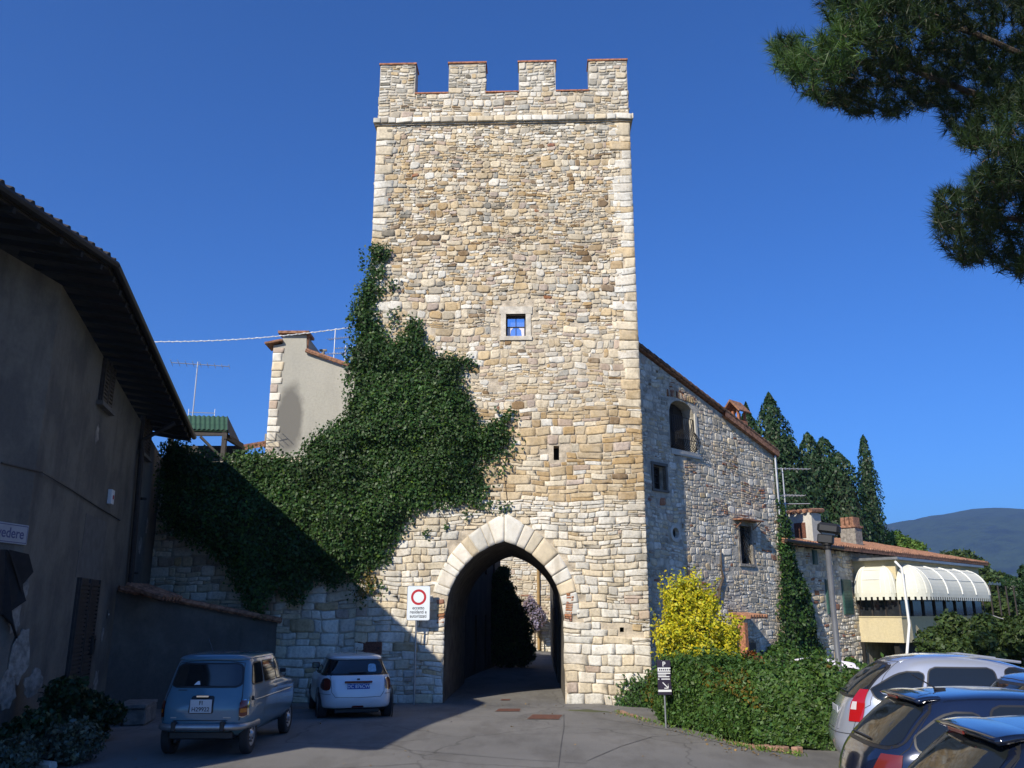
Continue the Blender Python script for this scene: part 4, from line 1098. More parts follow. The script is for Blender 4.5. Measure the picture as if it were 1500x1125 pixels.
# alarm box, bell plate, letter box
def small_box(name, label, cat, px, py, w, h, dpt, m, TTf=L2, dd=d2, nn=n2):
    s, z = TTf(px, py); t = thing(name, label, cat, W3(B, dd, nn, s, z-h/2, 0))
    f = MB(); cm_ = frame_M((0, 0, 0), (dd.x, dd.y, 0), (0, 0, 1)).to_3x3()
    f.bbox(W3(B, dd, nn, s, z, dpt/2+.002), (w/2, h/2, dpt/2), .01, cm_); keep(f.build('casing', m), t); return t, s, z
t, s, z = small_box('alarm_box', 'small white alarm box with a red light high on the shaded house', 'alarm', 159, 728, .26, .34, .10, M['white'])
f = MB(); lbox(f, s-.03, s+.04, z-.05, z+.04, -.115, -.10); keep(f.build('lamp', M['red']), t)
t, s, z = small_box('letter_box', 'dark metal letter box beside the shuttered door', 'letter box', 128, 945, .22, .42, .14, M['iron'])
f = MB(); lbox(f, s-.08, s+.08, z+.1, z+.13, -.155, -.14); keep(f.build('slot', M['void']), t)
t, s, z = small_box('bell_plate', 'small brass doorbell plate left of the brown downpipe', 'doorbell', 157, 900, .10, .2, .03, M['patch'])
f = MB(); lbox(f, s-.02, s+.02, z-.02, z+.02, -.045, -.03); keep(f.build('button', M['white']), t)
# street name sign (only its end is in the photograph)
s1_, zc_ = L1(38, 785); zh = L1(20, 767)[1]; zl = L1(20, 797)[1]
sg = thing('street_sign', 'white enamel street name sign ending in edere on the shaded house wall', 'sign', W3(B, d1, n1, s1_+.5, zl, 0))
f = MB(); W_ = 1.5; cz = (zh+zl)/2; hh = (zh-zl)/2
f.bbox(W3(B, d1, n1, s1_+W_/2, cz, .02), (W_/2, hh, .015), .005, frame_M((0, 0, 0), (d1.x, d1.y, 0), (0, 0, 1)).to_3x3()); keep(f.build('plate', M['shadesign']), sg)
cM = frame_M(W3(B, d1, n1, s1_+.1, cz, .0365), (-d1.x, -d1.y, 0), (0, 0, 1))
keep(text_obj('lettering', 'Belvedere', .24, M['blue'], None, cM, .001, 'RIGHT'), sg)
f = MB()
for (a, b, c, e) in ((s1_+.03, s1_+W_-.03, cz+hh-.035, cz+hh-.022), (s1_+.03, s1_+W_-.03, cz-hh+.022, cz-hh+.035), (s1_+.02, s1_+.032, cz-hh+.02, cz+hh-.02)):
    P = [W3(B, d1, n1, s_, z_, .0375) for s_, z_ in ((a, c), (b, c), (b, e), (a, e))]; f.add(P, [(0, 1, 2, 3)])
keep(f.build('border', M['blue']), sg)
# torn dark cloth hanging below the sign
cl = thing('torn_cloth', 'dark torn cloth hanging on the wall below the street sign', 'cloth', W3(B, d1, n1, s1_+.6, zl-1.5, 0))
pts = [(0, 805), (25, 812), (34, 838), (24, 856), (27, 880), (12, 895), (18, 935), (8, 915), (0, 900), (-25, 900), (-25, 805)]
f = MB(); pp = [L1(x_, y_) for x_, y_ in pts]
f.prism([W3(B, d1, n1, a, b, .10+.05*math.sin(i*2.1)) for i, (a, b) in enumerate(pp)], Vector((n1.x, n1.y, 0))*-.05)
f.add([W3(B, d1, n1, a, b, .16+.06*math.sin(i*1.3)) for i, (a, b) in enumerate(pp[:5])], [(0, 1, 2, 3, 4)])
keep(f.build('cloth', M['cloth']), cl)
# wall cable
f = MB()
pts = [W3(B, d1, n1, *L1(0, 678), .03), W3(B, d1, n1, *L1(60, 692), .03), W3(B, d2, n2, *L2(100, 716), .03), W3(B, d2, n2, *L2(140, 742), .03), W3(B, d2, n2, *L2(174, 762), .03)]
f.tube(pts, .014, 5); wcb = thing('wall_cable', 'thin dark cable sagging across the shaded beige wall', 'cable', pts[-1]); keep(f.build('cable', M['black']), wcb)
# low stone step by the house
st_ = PZ(188, 1066, 0)
f = MB(); f.bbox((0, 0, .15), (.26, .6, .17), .03, Matrix.Rotation(R(12), 3, 'Z')); f.bbox((-.03, -.03, .35), (.30, .64, .035), .012, Matrix.Rotation(R(12), 3, 'Z'))
sb_ = thing('stone_bench', 'low stone bench at the foot of the shaded house beside the old blue car', 'bench', (st_.x-.25, st_.y+1.0, 0)); f.build('slab', M['kerb'], sb_)
f = MB(); f.tube([PZ(-90, 1125, .06), PZ(30, 1116, .06), PZ(78, 1122, .06)], .07, 6)
kb = thing('planter_kerb', 'whitish kerb edging the plant bed at the bottom left', 'kerb', PZ(30, 1116, 0)); keep(f.build('kerb', M['plaster_white']), kb)

# lean-to garden wall between house and town wall
LA, LB = Vector((-10.0, 22.2)), Vector((-6.75, 25.50)); ld = (LB-LA).normalized(); ln = Vector((ld.y, -ld.x)); LL = (LB-LA).length
gw = thing('garden_wall', 'rendered wall, coloured darker for shade, with sloping terracotta coping behind the old blue car', 'wall', (LA.x, LA.y, -.1))
mb = MB(); zz0, zz1 = 2.75, 1.95
P = [W3(LA, ld, ln, s, z if z < 0 else (zz0 if s == 0 else zz1), -k) for z in (-.5, 1) for k in (0, .35) for s in (0, LL)]
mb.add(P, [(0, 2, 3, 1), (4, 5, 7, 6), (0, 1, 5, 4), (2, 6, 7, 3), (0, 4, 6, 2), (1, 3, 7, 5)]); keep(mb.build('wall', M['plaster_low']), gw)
f = MB()
for i in range(22):
    t0, t1 = i/22, (i+1.15)/22
    for k in (.12, -.12, -.36): f.tube([W3(LA, ld, ln, LL*t0, zz0+(zz1-zz0)*t0+.05, k), W3(LA, ld, ln, LL*t1, zz0+(zz1-zz0)*t1+.035, k)], [.075, .085], 6)
keep(f.build('coping', M['tile']), gw)
ds = thing('door_canopy', 'small tiled canopy over the corner door at the end of the beige house', 'canopy', PY(212, 868, 21.8))
f = MB()
for i in range(6): f.tube([PY(186, 857, 21.5)+Vector((i*.02, i*.17, 0)), PY(240, 876, 21.5)+Vector((i*.02, i*.17, 0))], .08, 6)
keep(f.build('canopy', M['tile']), ds)

# ------------------------------------------------------------------ quoined house behind, with stained gable
qY = 33.0
qp = Vector((PY(391, 655, qY).x, qY)); qh = thing('quoined_house', 'grey plastered house with pale corner quoins and a dark damp stain, behind the ivy wall', 'house', (qp.x, qY, -.3))
XQ = lambda px, py: (PY(px, py, qY).x, PY(px, py, qY).z)
out = [XQ(397, 506), XQ(414, 504), XQ(414, 491), XQ(449, 490), XQ(449, 517), XQ(512, 539)]
xl = XQ(397, 580)[0]-.05; xr = -4.2
zr = out[-1][1]-(xr-out[-1][0])*(-.0)
slope = (out[5][1]-out[4][1])/(out[5][0]-out[4][0])
poly = [(xl, -.5), (xr, -.5), (xr, out[4][1]+slope*(xr-out[4][0])), (out[4][0], out[4][1]), (out[3][0], out[3][1]), (out[2][0], out[2][1]), (out[1][0], out[1][1]), (xl, out[0][1])]
f = MB(); f.prism([(x_, qY, z_) for x_, z_ in poly][::-1], (0, 8, 0)); keep(f.build('wall', M['plaster_grey']), qh)
st = Stones((xl, qY), (1, 0), (0, -1), 0)
z = 5.0; k = 0
while z < out[0][1]-.1:
    hh = random.uniform(.24, .4); w_ = random.uniform(.28, .42)+(.3 if k == 9 else 0)+(.12 if k % 2 else 0)
    st.stone(-.01, w_, z, min(z+hh, out[0][1]-.1), pick({'white': 4, 'cream': 2, 'pink': 1}), .008, .03, .08, .004, wp=False); z += hh; k += 1
keep(st.build('quoins', M['voussoir'], qh), qh)
f = MB()
for i in range(14):
    t = i/14; x_ = out[4][0]+(xr-out[4][0])*t; zz = out[4][1]+slope*(x_-out[4][0])
    f.tube([(x_, qY-.12, zz+.08), (x_+(xr-out[4][0])/14*1.1, qY-.12, zz+.06+slope*(xr-out[4][0])/14)], .09, 6)
f.box(((out[2][0]+out[3][0])/2, qY+.3, out[3][1]+.05), ((out[3][0]-out[2][0])/2+.14, .5, .05)); f.box(((out[0][0]+out[1][0])/2-.1, qY+.3, out[1][1]+.06), ((out[1][0]-out[0][0])/2+.12, .5, .04), Matrix.Rotation(R(-12), 3, 'Y'))
f.tube([(out[3][0]+.06, qY+.1, out[3][1]), (out[3][0]+.03, qY+.1, out[4][1])], .06, 6)
f.box((xl/2+xr/2, qY+4, 0), (.01, .01, .01))
keep(f.build('roof_edge', M['tile']), qh)
f = MB()   # damp stain: blotch with lobes
N_ = 40; cxs, czs = XQ(424, 610); pts = []
for i in range(N_):
    a = 2*math.pi*i/N_; r = 1+.12*math.sin(5*a+1)+.08*math.sin(9*a); w_ = .55 if math.sin(a) < 0 else .42
    pts.append((cxs+w_*r*math.cos(a)*(1-.3*max(0, math.sin(a))), czs+(1.4 if math.sin(a) > 0 else 1.5)*r*math.sin(a)))
_m = M['plaster_quoin'] = plaster('stained_grey_plaster', (0.40, 0.385, 0.33), (0.43, 0.41, 0.355), (0.34, 0.33, 0.29), 0.3)
_nt = _m.node_tree; _b = _nt.nodes['Principled BSDF']; _src = _b.inputs['Base Color'].links[0].from_socket
_tc = _nt.nodes.new('ShaderNodeTexCoord'); _nz = noise(_nt, 1.7, 5, .6)
_ad = _nt.nodes.new('ShaderNodeVectorMath'); _ad.operation = 'MULTIPLY_ADD'; _ad.inputs[1].default_value = (.55, 0, .8); _nt.links.new(_nz.outputs['Color'], _ad.inputs[0]); _nt.links.new(_tc.outputs['Object'], _ad.inputs[2])
_mp = _nt.nodes.new('ShaderNodeMapping'); _mp.inputs['Location'].default_value = (-(cxs+.28)/.62, 0, -(czs+.3)/1.75); _mp.inputs['Scale'].default_value = (1/.62, 0, 1/1.75)
_nt.links.new(_ad.outputs[0], _mp.inputs[0]); _ln = _nt.nodes.new('ShaderNodeVectorMath'); _ln.operation = 'LENGTH'; _nt.links.new(_mp.outputs[0], _ln.inputs[0])
_r = ramp(_nt, [(0.62, (1, 1, 1)), (1.0, (0, 0, 0))]); _nt.links.new(_ln.outputs['Value'], _r.inputs[0])
_nt.links.new(mixc(_nt, _r.outputs[0], _src, (0.17, 0.163, 0.145)), _b.inputs['Base Color'])
for _o in bpy.data.objects:
    if _o.parent == qh and _o.name.startswith('wall'): _o.data.materials[0] = _m
st = MB(); px_, pz_ = XQ(468, 520)
st.tube([(px_, qY+.6, pz_-.6), (px_, qY+.6, pz_+.35)], .07, 8); st.tube([(px_-.15, qY+.6, pz_+.38), (px_+.15, qY+.6, pz_+.38)], .05, 6)
keep(st.build('flue_pipe', M['scar']), qh)
lb = thing('low_house', 'low tiled roof end of a pale house left of the quoined house', 'house', PY(378, 660, 35)+Vector((0, 0, -9)))
f = MB(); p = PY(378, 655, 35); f.box((p.x-1.2, 37, p.z/2-.3), (1.6, 2, p.z/2)); keep(f.build('wall', M['plaster_white']), lb)
tile_roof('roof', lb, (p.x-3, 34.7, p.z-.5), (p.x+.5, 34.7, p.z+.12), (0, 4, 0), 1.0)
f = MB(); f.tube([(p.x+.25, 35.2, p.z), (p.x+.25, 35.2, p.z+.6)], .07, 6); keep(f.build('flue_pipe', M['scar']), lb)

# green sheet canopy on the roof terrace
gY = 27.6
gc = thing('roof_terrace_shed', 'dark timber roof terrace shelter with green sheet roof behind the beige house', 'shelter', (PY(305, 650, gY).x, gY, 6))
a, b = PY(255, 628, gY), PY(333, 630, gY); c = PY(255, 608, gY+1.6); d_ = PY(333, 610, gY+1.6)
f = MB()
def fg(u, v):
    p = a.lerp(b, u).lerp(c.lerp(d_, u), v); return p+Vector((0, 0, .02*math.sin(u*70)))
f.grid(fg, 80, 3); f.add([a-Vector((0, 0, .05)), b-Vector((0, 0, .05)), d_-Vector((0, 0, .05)), c-Vector((0, 0, .05))], [(0, 1, 2, 3)]); keep(f.build('sheet_roof', M['greenroof']), gc)
f = MB()
f.add([b+Vector((0, 0, .03)), d_+Vector((0, 0, .03)), d_+Vector((.1, 1.4, -.7)), b+Vector((.12, 0, -.25))], [(0, 1, 2, 3)])
for q in (a, b): f.box((q.x-.1, gY+.1, q.z-.95), (.07, .07, .95))
f.box(((a.x+b.x)/2, gY+.1, a.z-.12), ((b.x-a.x)/2, .05, .1)); f.box((b.x-.05, gY+.9, b.z-.2), (.05, .9, .09))
f.tube([(b.x-.9, gY+.1, b.z-.2), (b.x-.15, gY+.1, b.z-.9)], .05, 5)
f.box(((a.x+b.x)/2-.3, gY+2.2, 6.9), ((b.x-a.x)/2+.2, .1, 1.0))
keep(f.build('timber_frame', M['darkwood']), gc)

# ------------------------------------------------------------------ street seen through the archway
sl = thing('street_house', 'dark shaded house along the left of the street inside the gate', 'house', (-3, 36, -.2))
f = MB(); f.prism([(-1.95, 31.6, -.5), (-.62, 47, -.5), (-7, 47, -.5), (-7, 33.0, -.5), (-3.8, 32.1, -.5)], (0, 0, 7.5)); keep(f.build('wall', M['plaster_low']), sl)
f = MB(); dds = Vector((1.33, 15.4, 0)).normalized()
for i in range(4):
    p = Vector((-1.95, 31.6, 0))+dds*(2+3.4*i); f.box(p+Vector((0.01, 0, 1.0)), (.04, .5, 1.1)); f.box(p+Vector((0.01, 0, 4.6)), (.04, .45, .7))
keep(f.build('shutter', M['darkwood']), sl)
sr = thing('street_house', 'tall shaded house along the right of the street inside the gate', 'house', (4, 44, -.2))
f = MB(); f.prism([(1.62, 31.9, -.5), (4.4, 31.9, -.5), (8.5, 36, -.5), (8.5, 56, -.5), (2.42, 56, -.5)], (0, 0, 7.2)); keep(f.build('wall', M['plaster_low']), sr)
for i in range(5): f = MB(); f.box((1.63+.80*(i*4+2)/24, 34+4*i, 1.2), (.05, .45, 1.2)); keep(f.build('door', M['darkwood']), sr)
fh = thing('far_stone_house', 'sunlit pale stone house closing the street beyond the archway', 'house', (1, 62, -.3))
f = MB(); f.box((1.5, 66, 5), (8, 4, 6)); keep(f.build('wall', M['mortar']), fh)
st = Stones((-2.5, 62), (1, 0), (0, -1), 9.0)
st.field(0, 7.5, -.6, 9.0, {'white': 5, 'cream': 5, 'pink': 2, 'brick': .5, 'sand': 1}, (.24, .4), (.5, 1.2), (.4, .5, .1), (.3, .8), .02, (.01, .05), .3)
keep(st.build('wall_stones', M['stone'], fh), fh)
f = MB(); xp = PY(789, 900, 61.8).x; f.tube([(xp, 61.85, -.3), (xp, 61.85, 9)], .1, 8)
fp = thing('downpipe', 'yellowish downpipe on the sunlit house beyond the archway', 'pipe', (xp, 61.85, -.3)); keep(f.build('pipe', simple('ochre_pipe', (.35, .22, .08), .6)), fp)

# ------------------------------------------------------------------ vegetation
def leaf_cloud(name, P, N_, size, m, parent, aspect=0.62, tint=(0.55, 1.35), spread=0.7, hue=0.12, tints=None, droop=0.0):
    """P (n,3) leaf centres, N_ (n,3) rough outward normals; each leaf a folded four-cornered blade"""
    n = len(P)
    Nn = N_/(np.linalg.norm(N_, axis=1, keepdims=True)+1e-9)+RNG.normal(0, spread, (n, 3)); Nn /= np.linalg.norm(Nn, axis=1, keepdims=True)+1e-9
    T = RNG.normal(0, 1, (n, 3)); T[:, 2] -= droop; T -= Nn*(T*Nn).sum(1, keepdims=True); T /= np.linalg.norm(T, axis=1, keepdims=True)+1e-9
    Bv = np.cross(Nn, T); s = (size*RNG.uniform(0.45, 1.5, (n, 1)))
    V = np.stack([P-T*s*.5, P+Bv*s*aspect*.5+Nn*s*.08, P+T*s*.5-Nn*s*.06, P-Bv*s*aspect*.5+Nn*s*.08], axis=1).reshape(-1, 3)
    F = np.arange(n*4).reshape(-1, 4)
    g = RNG.uniform(tint[0], tint[1], (n, 1)); h = RNG.normal(0, hue, (n, 1))
    c = np.concatenate([g*(1+h), g*(1+h*.2), g*(1-h), np.ones((n, 1))], axis=1)
    if tints is not None: c[:, :3] *= tints
    return np_mesh(name, V, F, m, parent, np.repeat(np.clip(c, 0, 4), 4, axis=0))
def lump(P, sc, seed=0):
    """cheap smooth noise, about -1..1"""
    x, y, z = P[:, 0]*sc+seed, P[:, 1]*sc+seed*1.7, P[:, 2]*sc-seed
    return (np.sin(x*1.7+np.sin(y*2.3)*1.2)+np.sin(y*1.9+np.sin(z*2.1+1)*1.3)+np.sin(z*2.2+np.sin(x*1.8+2)*1.1)+.6*np.sin(x*4.1+z*3.7)+.6*np.sin(y*4.7-z*4.3))/3.2
def inpoly(X, Y, poly):
    r = np.zeros(len(X), bool); n = len(poly)
    for i in range(n):
        x0, y0 = poly[i]; x1, y1 = poly[(i+1) % n]
        c = ((y0 > Y) != (y1 > Y))
        xi = (x1-x0)*(Y-y0)/((y1-y0) if y1 != y0 else 1e-9)+x0
        r ^= c & (X < xi)
    return r
def wall_creeper(name, label, cat, poly, p0, d, n, dens, size, m, tk, base, seed=1, hull=True, group=None, jit=.07, parent=None, tints=None):
    """ivy on a vertical wall: poly in (s,z); tk = (least, most) thickness"""
    t = parent or thing(name, label, cat, W3(p0, d, n, base[0], base[1], .1), group=group)
    A = np.array(poly); s0, z0 = A.min(0); s1, z1 = A.max(0)
    def thick(s, z):
        Q = np.stack([s, z*1.1, np.zeros_like(s)+seed], axis=1)
        l = .5+.5*lump(Q, 1.0, seed); l2 = .5+.5*lump(Q, 2.6, seed+4)
        e = np.minimum(1, edge(s, z)/.7)
        return (tk[0]+(tk[1]-tk[0])*(l*.65+l2*.35))*(.25+.75*e)
    segs = [(A[i], A[(i+1) % len(A)]) for i in range(len(A))]
    def edge(s, z):
        P = np.stack([s, z], 1); dm = np.full(len(s), 9.0)
        for a, b in segs:
            ab = b-a; tt = np.clip(((P-a)@ab)/(ab@ab+1e-9), 0, 1); dm = np.minimum(dm, np.linalg.norm(P-(a+tt[:, None]*ab), axis=1))
        return dm
    area = (s1-s0)*(z1-z0); k = int(area*dens)
    s = RNG.uniform(s0, s1, k); z = RNG.uniform(z0, z1, k)
    js, jz = s+RNG.normal(0, jit, k), z+RNG.normal(0, jit, k)
    ok = inpoly(s, z, poly); s, z, js, jz = s[ok], z[ok], js[ok], jz[ok]
    th = thick(s, z); kk = th*(1-np.abs(RNG.normal(0, .22, len(s))))+.02; kk = np.maximum(kk, .02)
    nn3 = np.array([n[0], n[1], 0]); d3 = np.array([d[0], d[1], 0])
    P = np.array([p0[0], p0[1], 0.0])+js[:, None]*d3+np.array([0, 0, 1.0])*jz[:, None]+kk[:, None]*nn3
    e = .06
    gs = (thick(s+e, z)-thick(s-e, z))/(2*e); gzv = (thick(s, z+e)-thick(s, z-e))/(2*e)
    Nn = nn3[None]-gs[:, None]*d3[None]-gzv[:, None]*np.array([[0, 0, 1.0]])+np.array([[0, 0, .25]])
    lv = lump(P, .9, seed)[:, None]; lv2 = lump(P, 3.1, seed+2)[:, None]
    tn_ = (1+.28*lv+.15*lv2)*np.where(RNG.uniform(0, 1, (len(P), 1)) < .06, np.array([[2.2, 1.7, 1.2]]), np.array([[1., 1., 1.]]))
    leaf_cloud('leaves', P, Nn, size, m, None, spread=.62, tints=tn_, droop=.6)
    keep(bpy.context.scene.objects[-1] if False else COL.objects[-1], t)
    if hull:
        c = .12; ns, nz = int((s1-s0)/c)+1, int((z1-z0)/c)+1
        S_, Z_ = np.meshgrid(s0+np.arange(ns+1)*c, z0+np.arange(nz+1)*c); sf, zf = S_.ravel(), Z_.ravel()
        inn = inpoly(sf, zf, poly) & (edge(sf, zf) > .10); tt = thick(sf, zf)*.72
        V = np.array([p0[0], p0[1], 0.0])+sf[:, None]*d3+zf[:, None]*np.array([0, 0, 1.0])+tt[:, None]*nn3
        V2 = V-tt[:, None]*nn3*.999-nn3*.02
        W_ = ns+1; F = []
        for j in range(nz):
            for i in range(ns):
                a = j*W_+i; q = (a, a+1, a+W_+1, a+W_)
                if all(inn[x] for x in q): F.append(q)
        if F:
            F = np.array(F); o = np_mesh('stems', np.concatenate([V, V2]), np.concatenate([F, F[:, ::-1]+len(V)]), M['inner'], None); keep(o, t)
    return t
T_ = lambda px, py: TT(px, py)
ivy_px = [(541, 372), (548, 360), (566, 362), (574, 374), (566, 382), (553, 386), (553, 412), (562, 430), (552, 452), (560, 482), (576, 500), (590, 490), (599, 466), (610, 467), (620, 484), (628, 506), (645, 522), (664, 520), (688, 527), (682, 545), (674, 562), (690, 577), (696, 600), (706, 622), (726, 616), (752, 600), (756, 608), (735, 626), (748, 641), (735, 656), (722, 668), (706, 673), (700, 692), (713, 720), (702, 744), (682, 736), (664, 742), (640, 740), (612, 750), (596, 770), (580, 800), (566, 826), (548, 836), (526, 850), (508, 852)]
left_px = [(500, 858), (486, 862), (470, 852), (452, 866), (441, 884), (425, 886), (408, 864), (395, 880), (382, 905), (368, 900), (352, 872), (340, 850), (334, 832), (300, 806), (270, 792), (238, 776), (231, 700), (238, 648), (262, 640), (280, 655), (308, 664), (330, 672), (345, 663), (372, 659), (400, 664), (440, 668), (446, 650), (470, 628), (492, 618), (506, 606), (512, 562), (508, 522), (520, 492), (513, 455), (522, 432), (536, 404)]
poly = [T_(x, y) for x, y in ivy_px]+[T_(x, y) for x, y in left_px]
ivy = wall_creeper('ivy', 'dense dark green ivy climbing the curtain wall and left edge of the gate tower', 'ivy', poly, T0, TDR, TN, 950, .092, M['ivy'], (.10, .75), T_(430, 1020), 1.0)
# loose sprays at the edges
def sprays(parent, pts, m, size, p0=T0, d=TDR, n=TN, TTf=T_, k=.08):
    for (px, py, w, h, cnt) in pts:
        s, z = TTf(px, py); S_ = s+RNG.normal(0, w, cnt); Z_ = z+RNG.normal(0, h, cnt)
        n3 = np.array([n[0], n[1], 0]); d3 = np.array([d[0], d[1], 0])
        P = np.array([p0[0], p0[1], 0.0])+S_[:, None]*d3+Z_[:, None]*np.array([0, 0, 1.0])+RNG.uniform(.02, k*2.2, cnt)[:, None]*n3
        yield P
allP = np.concatenate(list(sprays(ivy, [(740, 640, .22, .35, 160), (722, 655, .25, .3, 160), (735, 690, .2, .2, 30), (560, 400, .1, .22, 90), (575, 420, .1, .15, 50), (578, 470, .12, .2, 60), (690, 535, .12, .15, 60), (515, 480, .12, .35, 90), (508, 555, .1, .3, 60), (530, 385, .05, .25, 50), (640, 742, .3, .12, 60), (740, 742, .15, .1, 40), (683, 755, .08, .1, 25), (655, 770, .05, .08, 14), (625, 780, .06, .1, 22), (712, 742, .2, .1, 40), (548, 860, .2, .15, 60), (530, 870, .2, .2, 60), (690, 650, .2, .2, 140), (705, 700, .12, .2, 90)], M['ivy'], .1)))
leaf_cloud('leaves', allP, np.tile([[-.1, -1, .3]], (len(allP), 1)), .10, M['ivy'], None, spread=.6); keep(COL.objects[-1], ivy)
ml = lambda px, py: W3(T0, TDR, TN, *T_(px, py), .03)
f = MB()
for pl in ([(741, 612), (746, 640), (738, 690), (744, 742), (760, 750)], [(556, 384), (562, 410), (576, 430)], [(700, 740), (690, 756)], [(640, 742), (655, 765)]):
    f.tube([ml(*p) for p in pl], .012, 5)
keep(f.build('stems', M['bark']), ivy)
# dry brown tuft at the lower tip of the ivy
dP = np.concatenate(list(sprays(ivy, [(541, 850, .12, .18, 130), (530, 872, .1, .12, 60)], None, 0)))
tf = thing('dry_tuft', 'browning tuft of dry creeper at the lower tip of the ivy', 'plant', W3(T0, TDR, TN, *T_(541, 880), .1))
leaf_cloud('leaves', dP, np.tile([[-.1, -1, .1]], (len(dP), 1)), .09, leafmat('dry_leaf', (.20, .15, .05), .2), None, droop=1.5); keep(COL.objects[-1], tf)

# corner ivy on the right house
WTp = lambda px, py: WT(px, py)
py_ = [(1137, 735), (1146, 742), (1152, 765), (1158, 790), (1160, 820), (1170, 840), (1180, 862), (1186, 890), (1190, 930), (1205, 950), (1205, 985), (1110, 985), (1112, 962), (1128, 945), (1138, 925), (1137, 880), (1140, 840), (1135, 800)]
wall_creeper('ivy', 'narrow ivy column on the right corner of the stone house', 'ivy', [WTp(x, y) for x, y in py_], WP, WD, WN, 330, .13, M['ivy'], (.15, .6), WTp(1150, 985), 3.0)
py_ = [(905, 1046), (903, 1020), (912, 1000), (928, 990), (945, 992), (958, 998), (966, 1010), (968, 1060), (945, 1058), (936, 1042), (925, 1056), (915, 1040)]
wall_creeper('ivy', 'low ivy clump hanging over the foot of the tower beside the parking sign', 'ivy', [T_(x, y) for x, y in py_], T0, TDR, TN, 900, .085, M['ivy'], (.12, .4), T_(930, 1050), 5.0)

def ell_pts(blobs, n, shell=.8, seed=0, lumpy=.22, flat=0.0):
    """points near the surfaces of a set of ellipsoids; drops points buried in a neighbour"""
    vol = np.array([b[1][0]*b[1][1]+b[1][1]*b[1][2]+b[1][0]*b[1][2] for b in blobs]); cnt = (vol/vol.sum()*n*1.4).astype(int)+1
    Ps, Ns = [], []
    for (c, r), k in zip(blobs, cnt):
        u = RNG.normal(0, 1, (k, 3)); u /= np.linalg.norm(u, axis=1, keepdims=True)
        rr = shell+(1-shell)*RNG.uniform(0, 1, (k, 1))
        rr = rr*(1+lumpy*lump(u*2.2+np.array(c)*.7, 1.6, seed)[:, None])
        P = np.array(c)+u*rr*np.array(r); keepm = np.ones(k, bool)
        for (c2, r2) in blobs:
            if c2 is c: continue
            q = (P-np.array(c2))/np.array(r2); keepm &= (np.linalg.norm(q, axis=1) > .78)
        Ps.append(P[keepm]); Ns.append((u/np.array(r))[keepm])
    return np.concatenate(Ps), np.concatenate(Ns)
def hull_blobs(blobs, f=.78):
    mb = MB()
    for c, r in blobs:
        n0 = 10
        for j in range(6):
            for i in range(n0):
                q = []
                for (a, b) in ((i, j), (i+1, j), (i+1, j+1), (i, j+1)):
                    th = 2*math.pi*a/n0; ph = math.pi*b/6
                    w_ = f*(1+.12*math.sin(3*th+2*ph+c[0]))
                    q.append((c[0]+r[0]*w_*math.sin(ph)*math.cos(th), c[1]+r[1]*w_*math.sin(ph)*math.sin(th), c[2]+r[2]*w_*math.cos(ph)))
                mb.add(q, [(0, 3, 2, 1)])
    return mb
def blob_tree(name, label, cat, base, blobs, n, size, m, trunk_r=.15, group=None, shell=.75, tints=None, hull=.7, lumpy=.25, tint=(.5, 1.4), spread=.7, limbs=True):
    t = thing(name, label, cat, base, group=group); base = Vector(base)
    P, Nn = ell_pts(blobs, n, shell, random.random()*9, lumpy)
    tt = None
    if tints is not None: tt = tints(P)
    leaf_cloud('crown', P-np.array(base), Nn+np.array([[0, 0, .2*np.abs(Nn).max()]]), size, m, t, tint=tint, tints=tt, spread=spread)
    if hull:
        h = hull_blobs([((c[0]-base.x, c[1]-base.y, c[2]-base.z), r) for c, r in blobs], hull); h.build('inner_branches', M['inner'], t)
    if limbs:
        f = MB()
        cz = min(c[2] for c, r in blobs)-base.z
        f.tube([(0, 0, -.2), (.03, .02, cz*.5), (.0, .05, cz)], [trunk_r*1.3, trunk_r, trunk_r*.8], 8)
        for c, r in blobs[:6]:
            v = Vector(c)-base; f.tube([(0, .04, cz*.8), (v.x*.5, v.y*.5, (v.z+cz)/2), tuple(v)], [trunk_r*.55, trunk_r*.35, trunk_r*.15], 6)
        f.build('trunk', M['bark'], t)
    return t
def rb(cx, cy, cz, R_, H_, k, r0, r1, squash=1.0, seed=1):
    """k blobs scattered in an ellipsoidal crown"""
    rr = random.Random(seed); out = []
    for i in range(k):
        th = rr.uniform(0, 2*math.pi); ph = math.acos(rr.uniform(-1, 1)); q = rr.uniform(.45, 1)**.6; r = rr.uniform(r0, r1)
        out.append(((cx+R_*q*math.sin(ph)*math.cos(th), cy+R_*q*math.sin(ph)*math.sin(th), cz+H_*q*math.cos(ph)), (r, r, r*squash)))
    return out
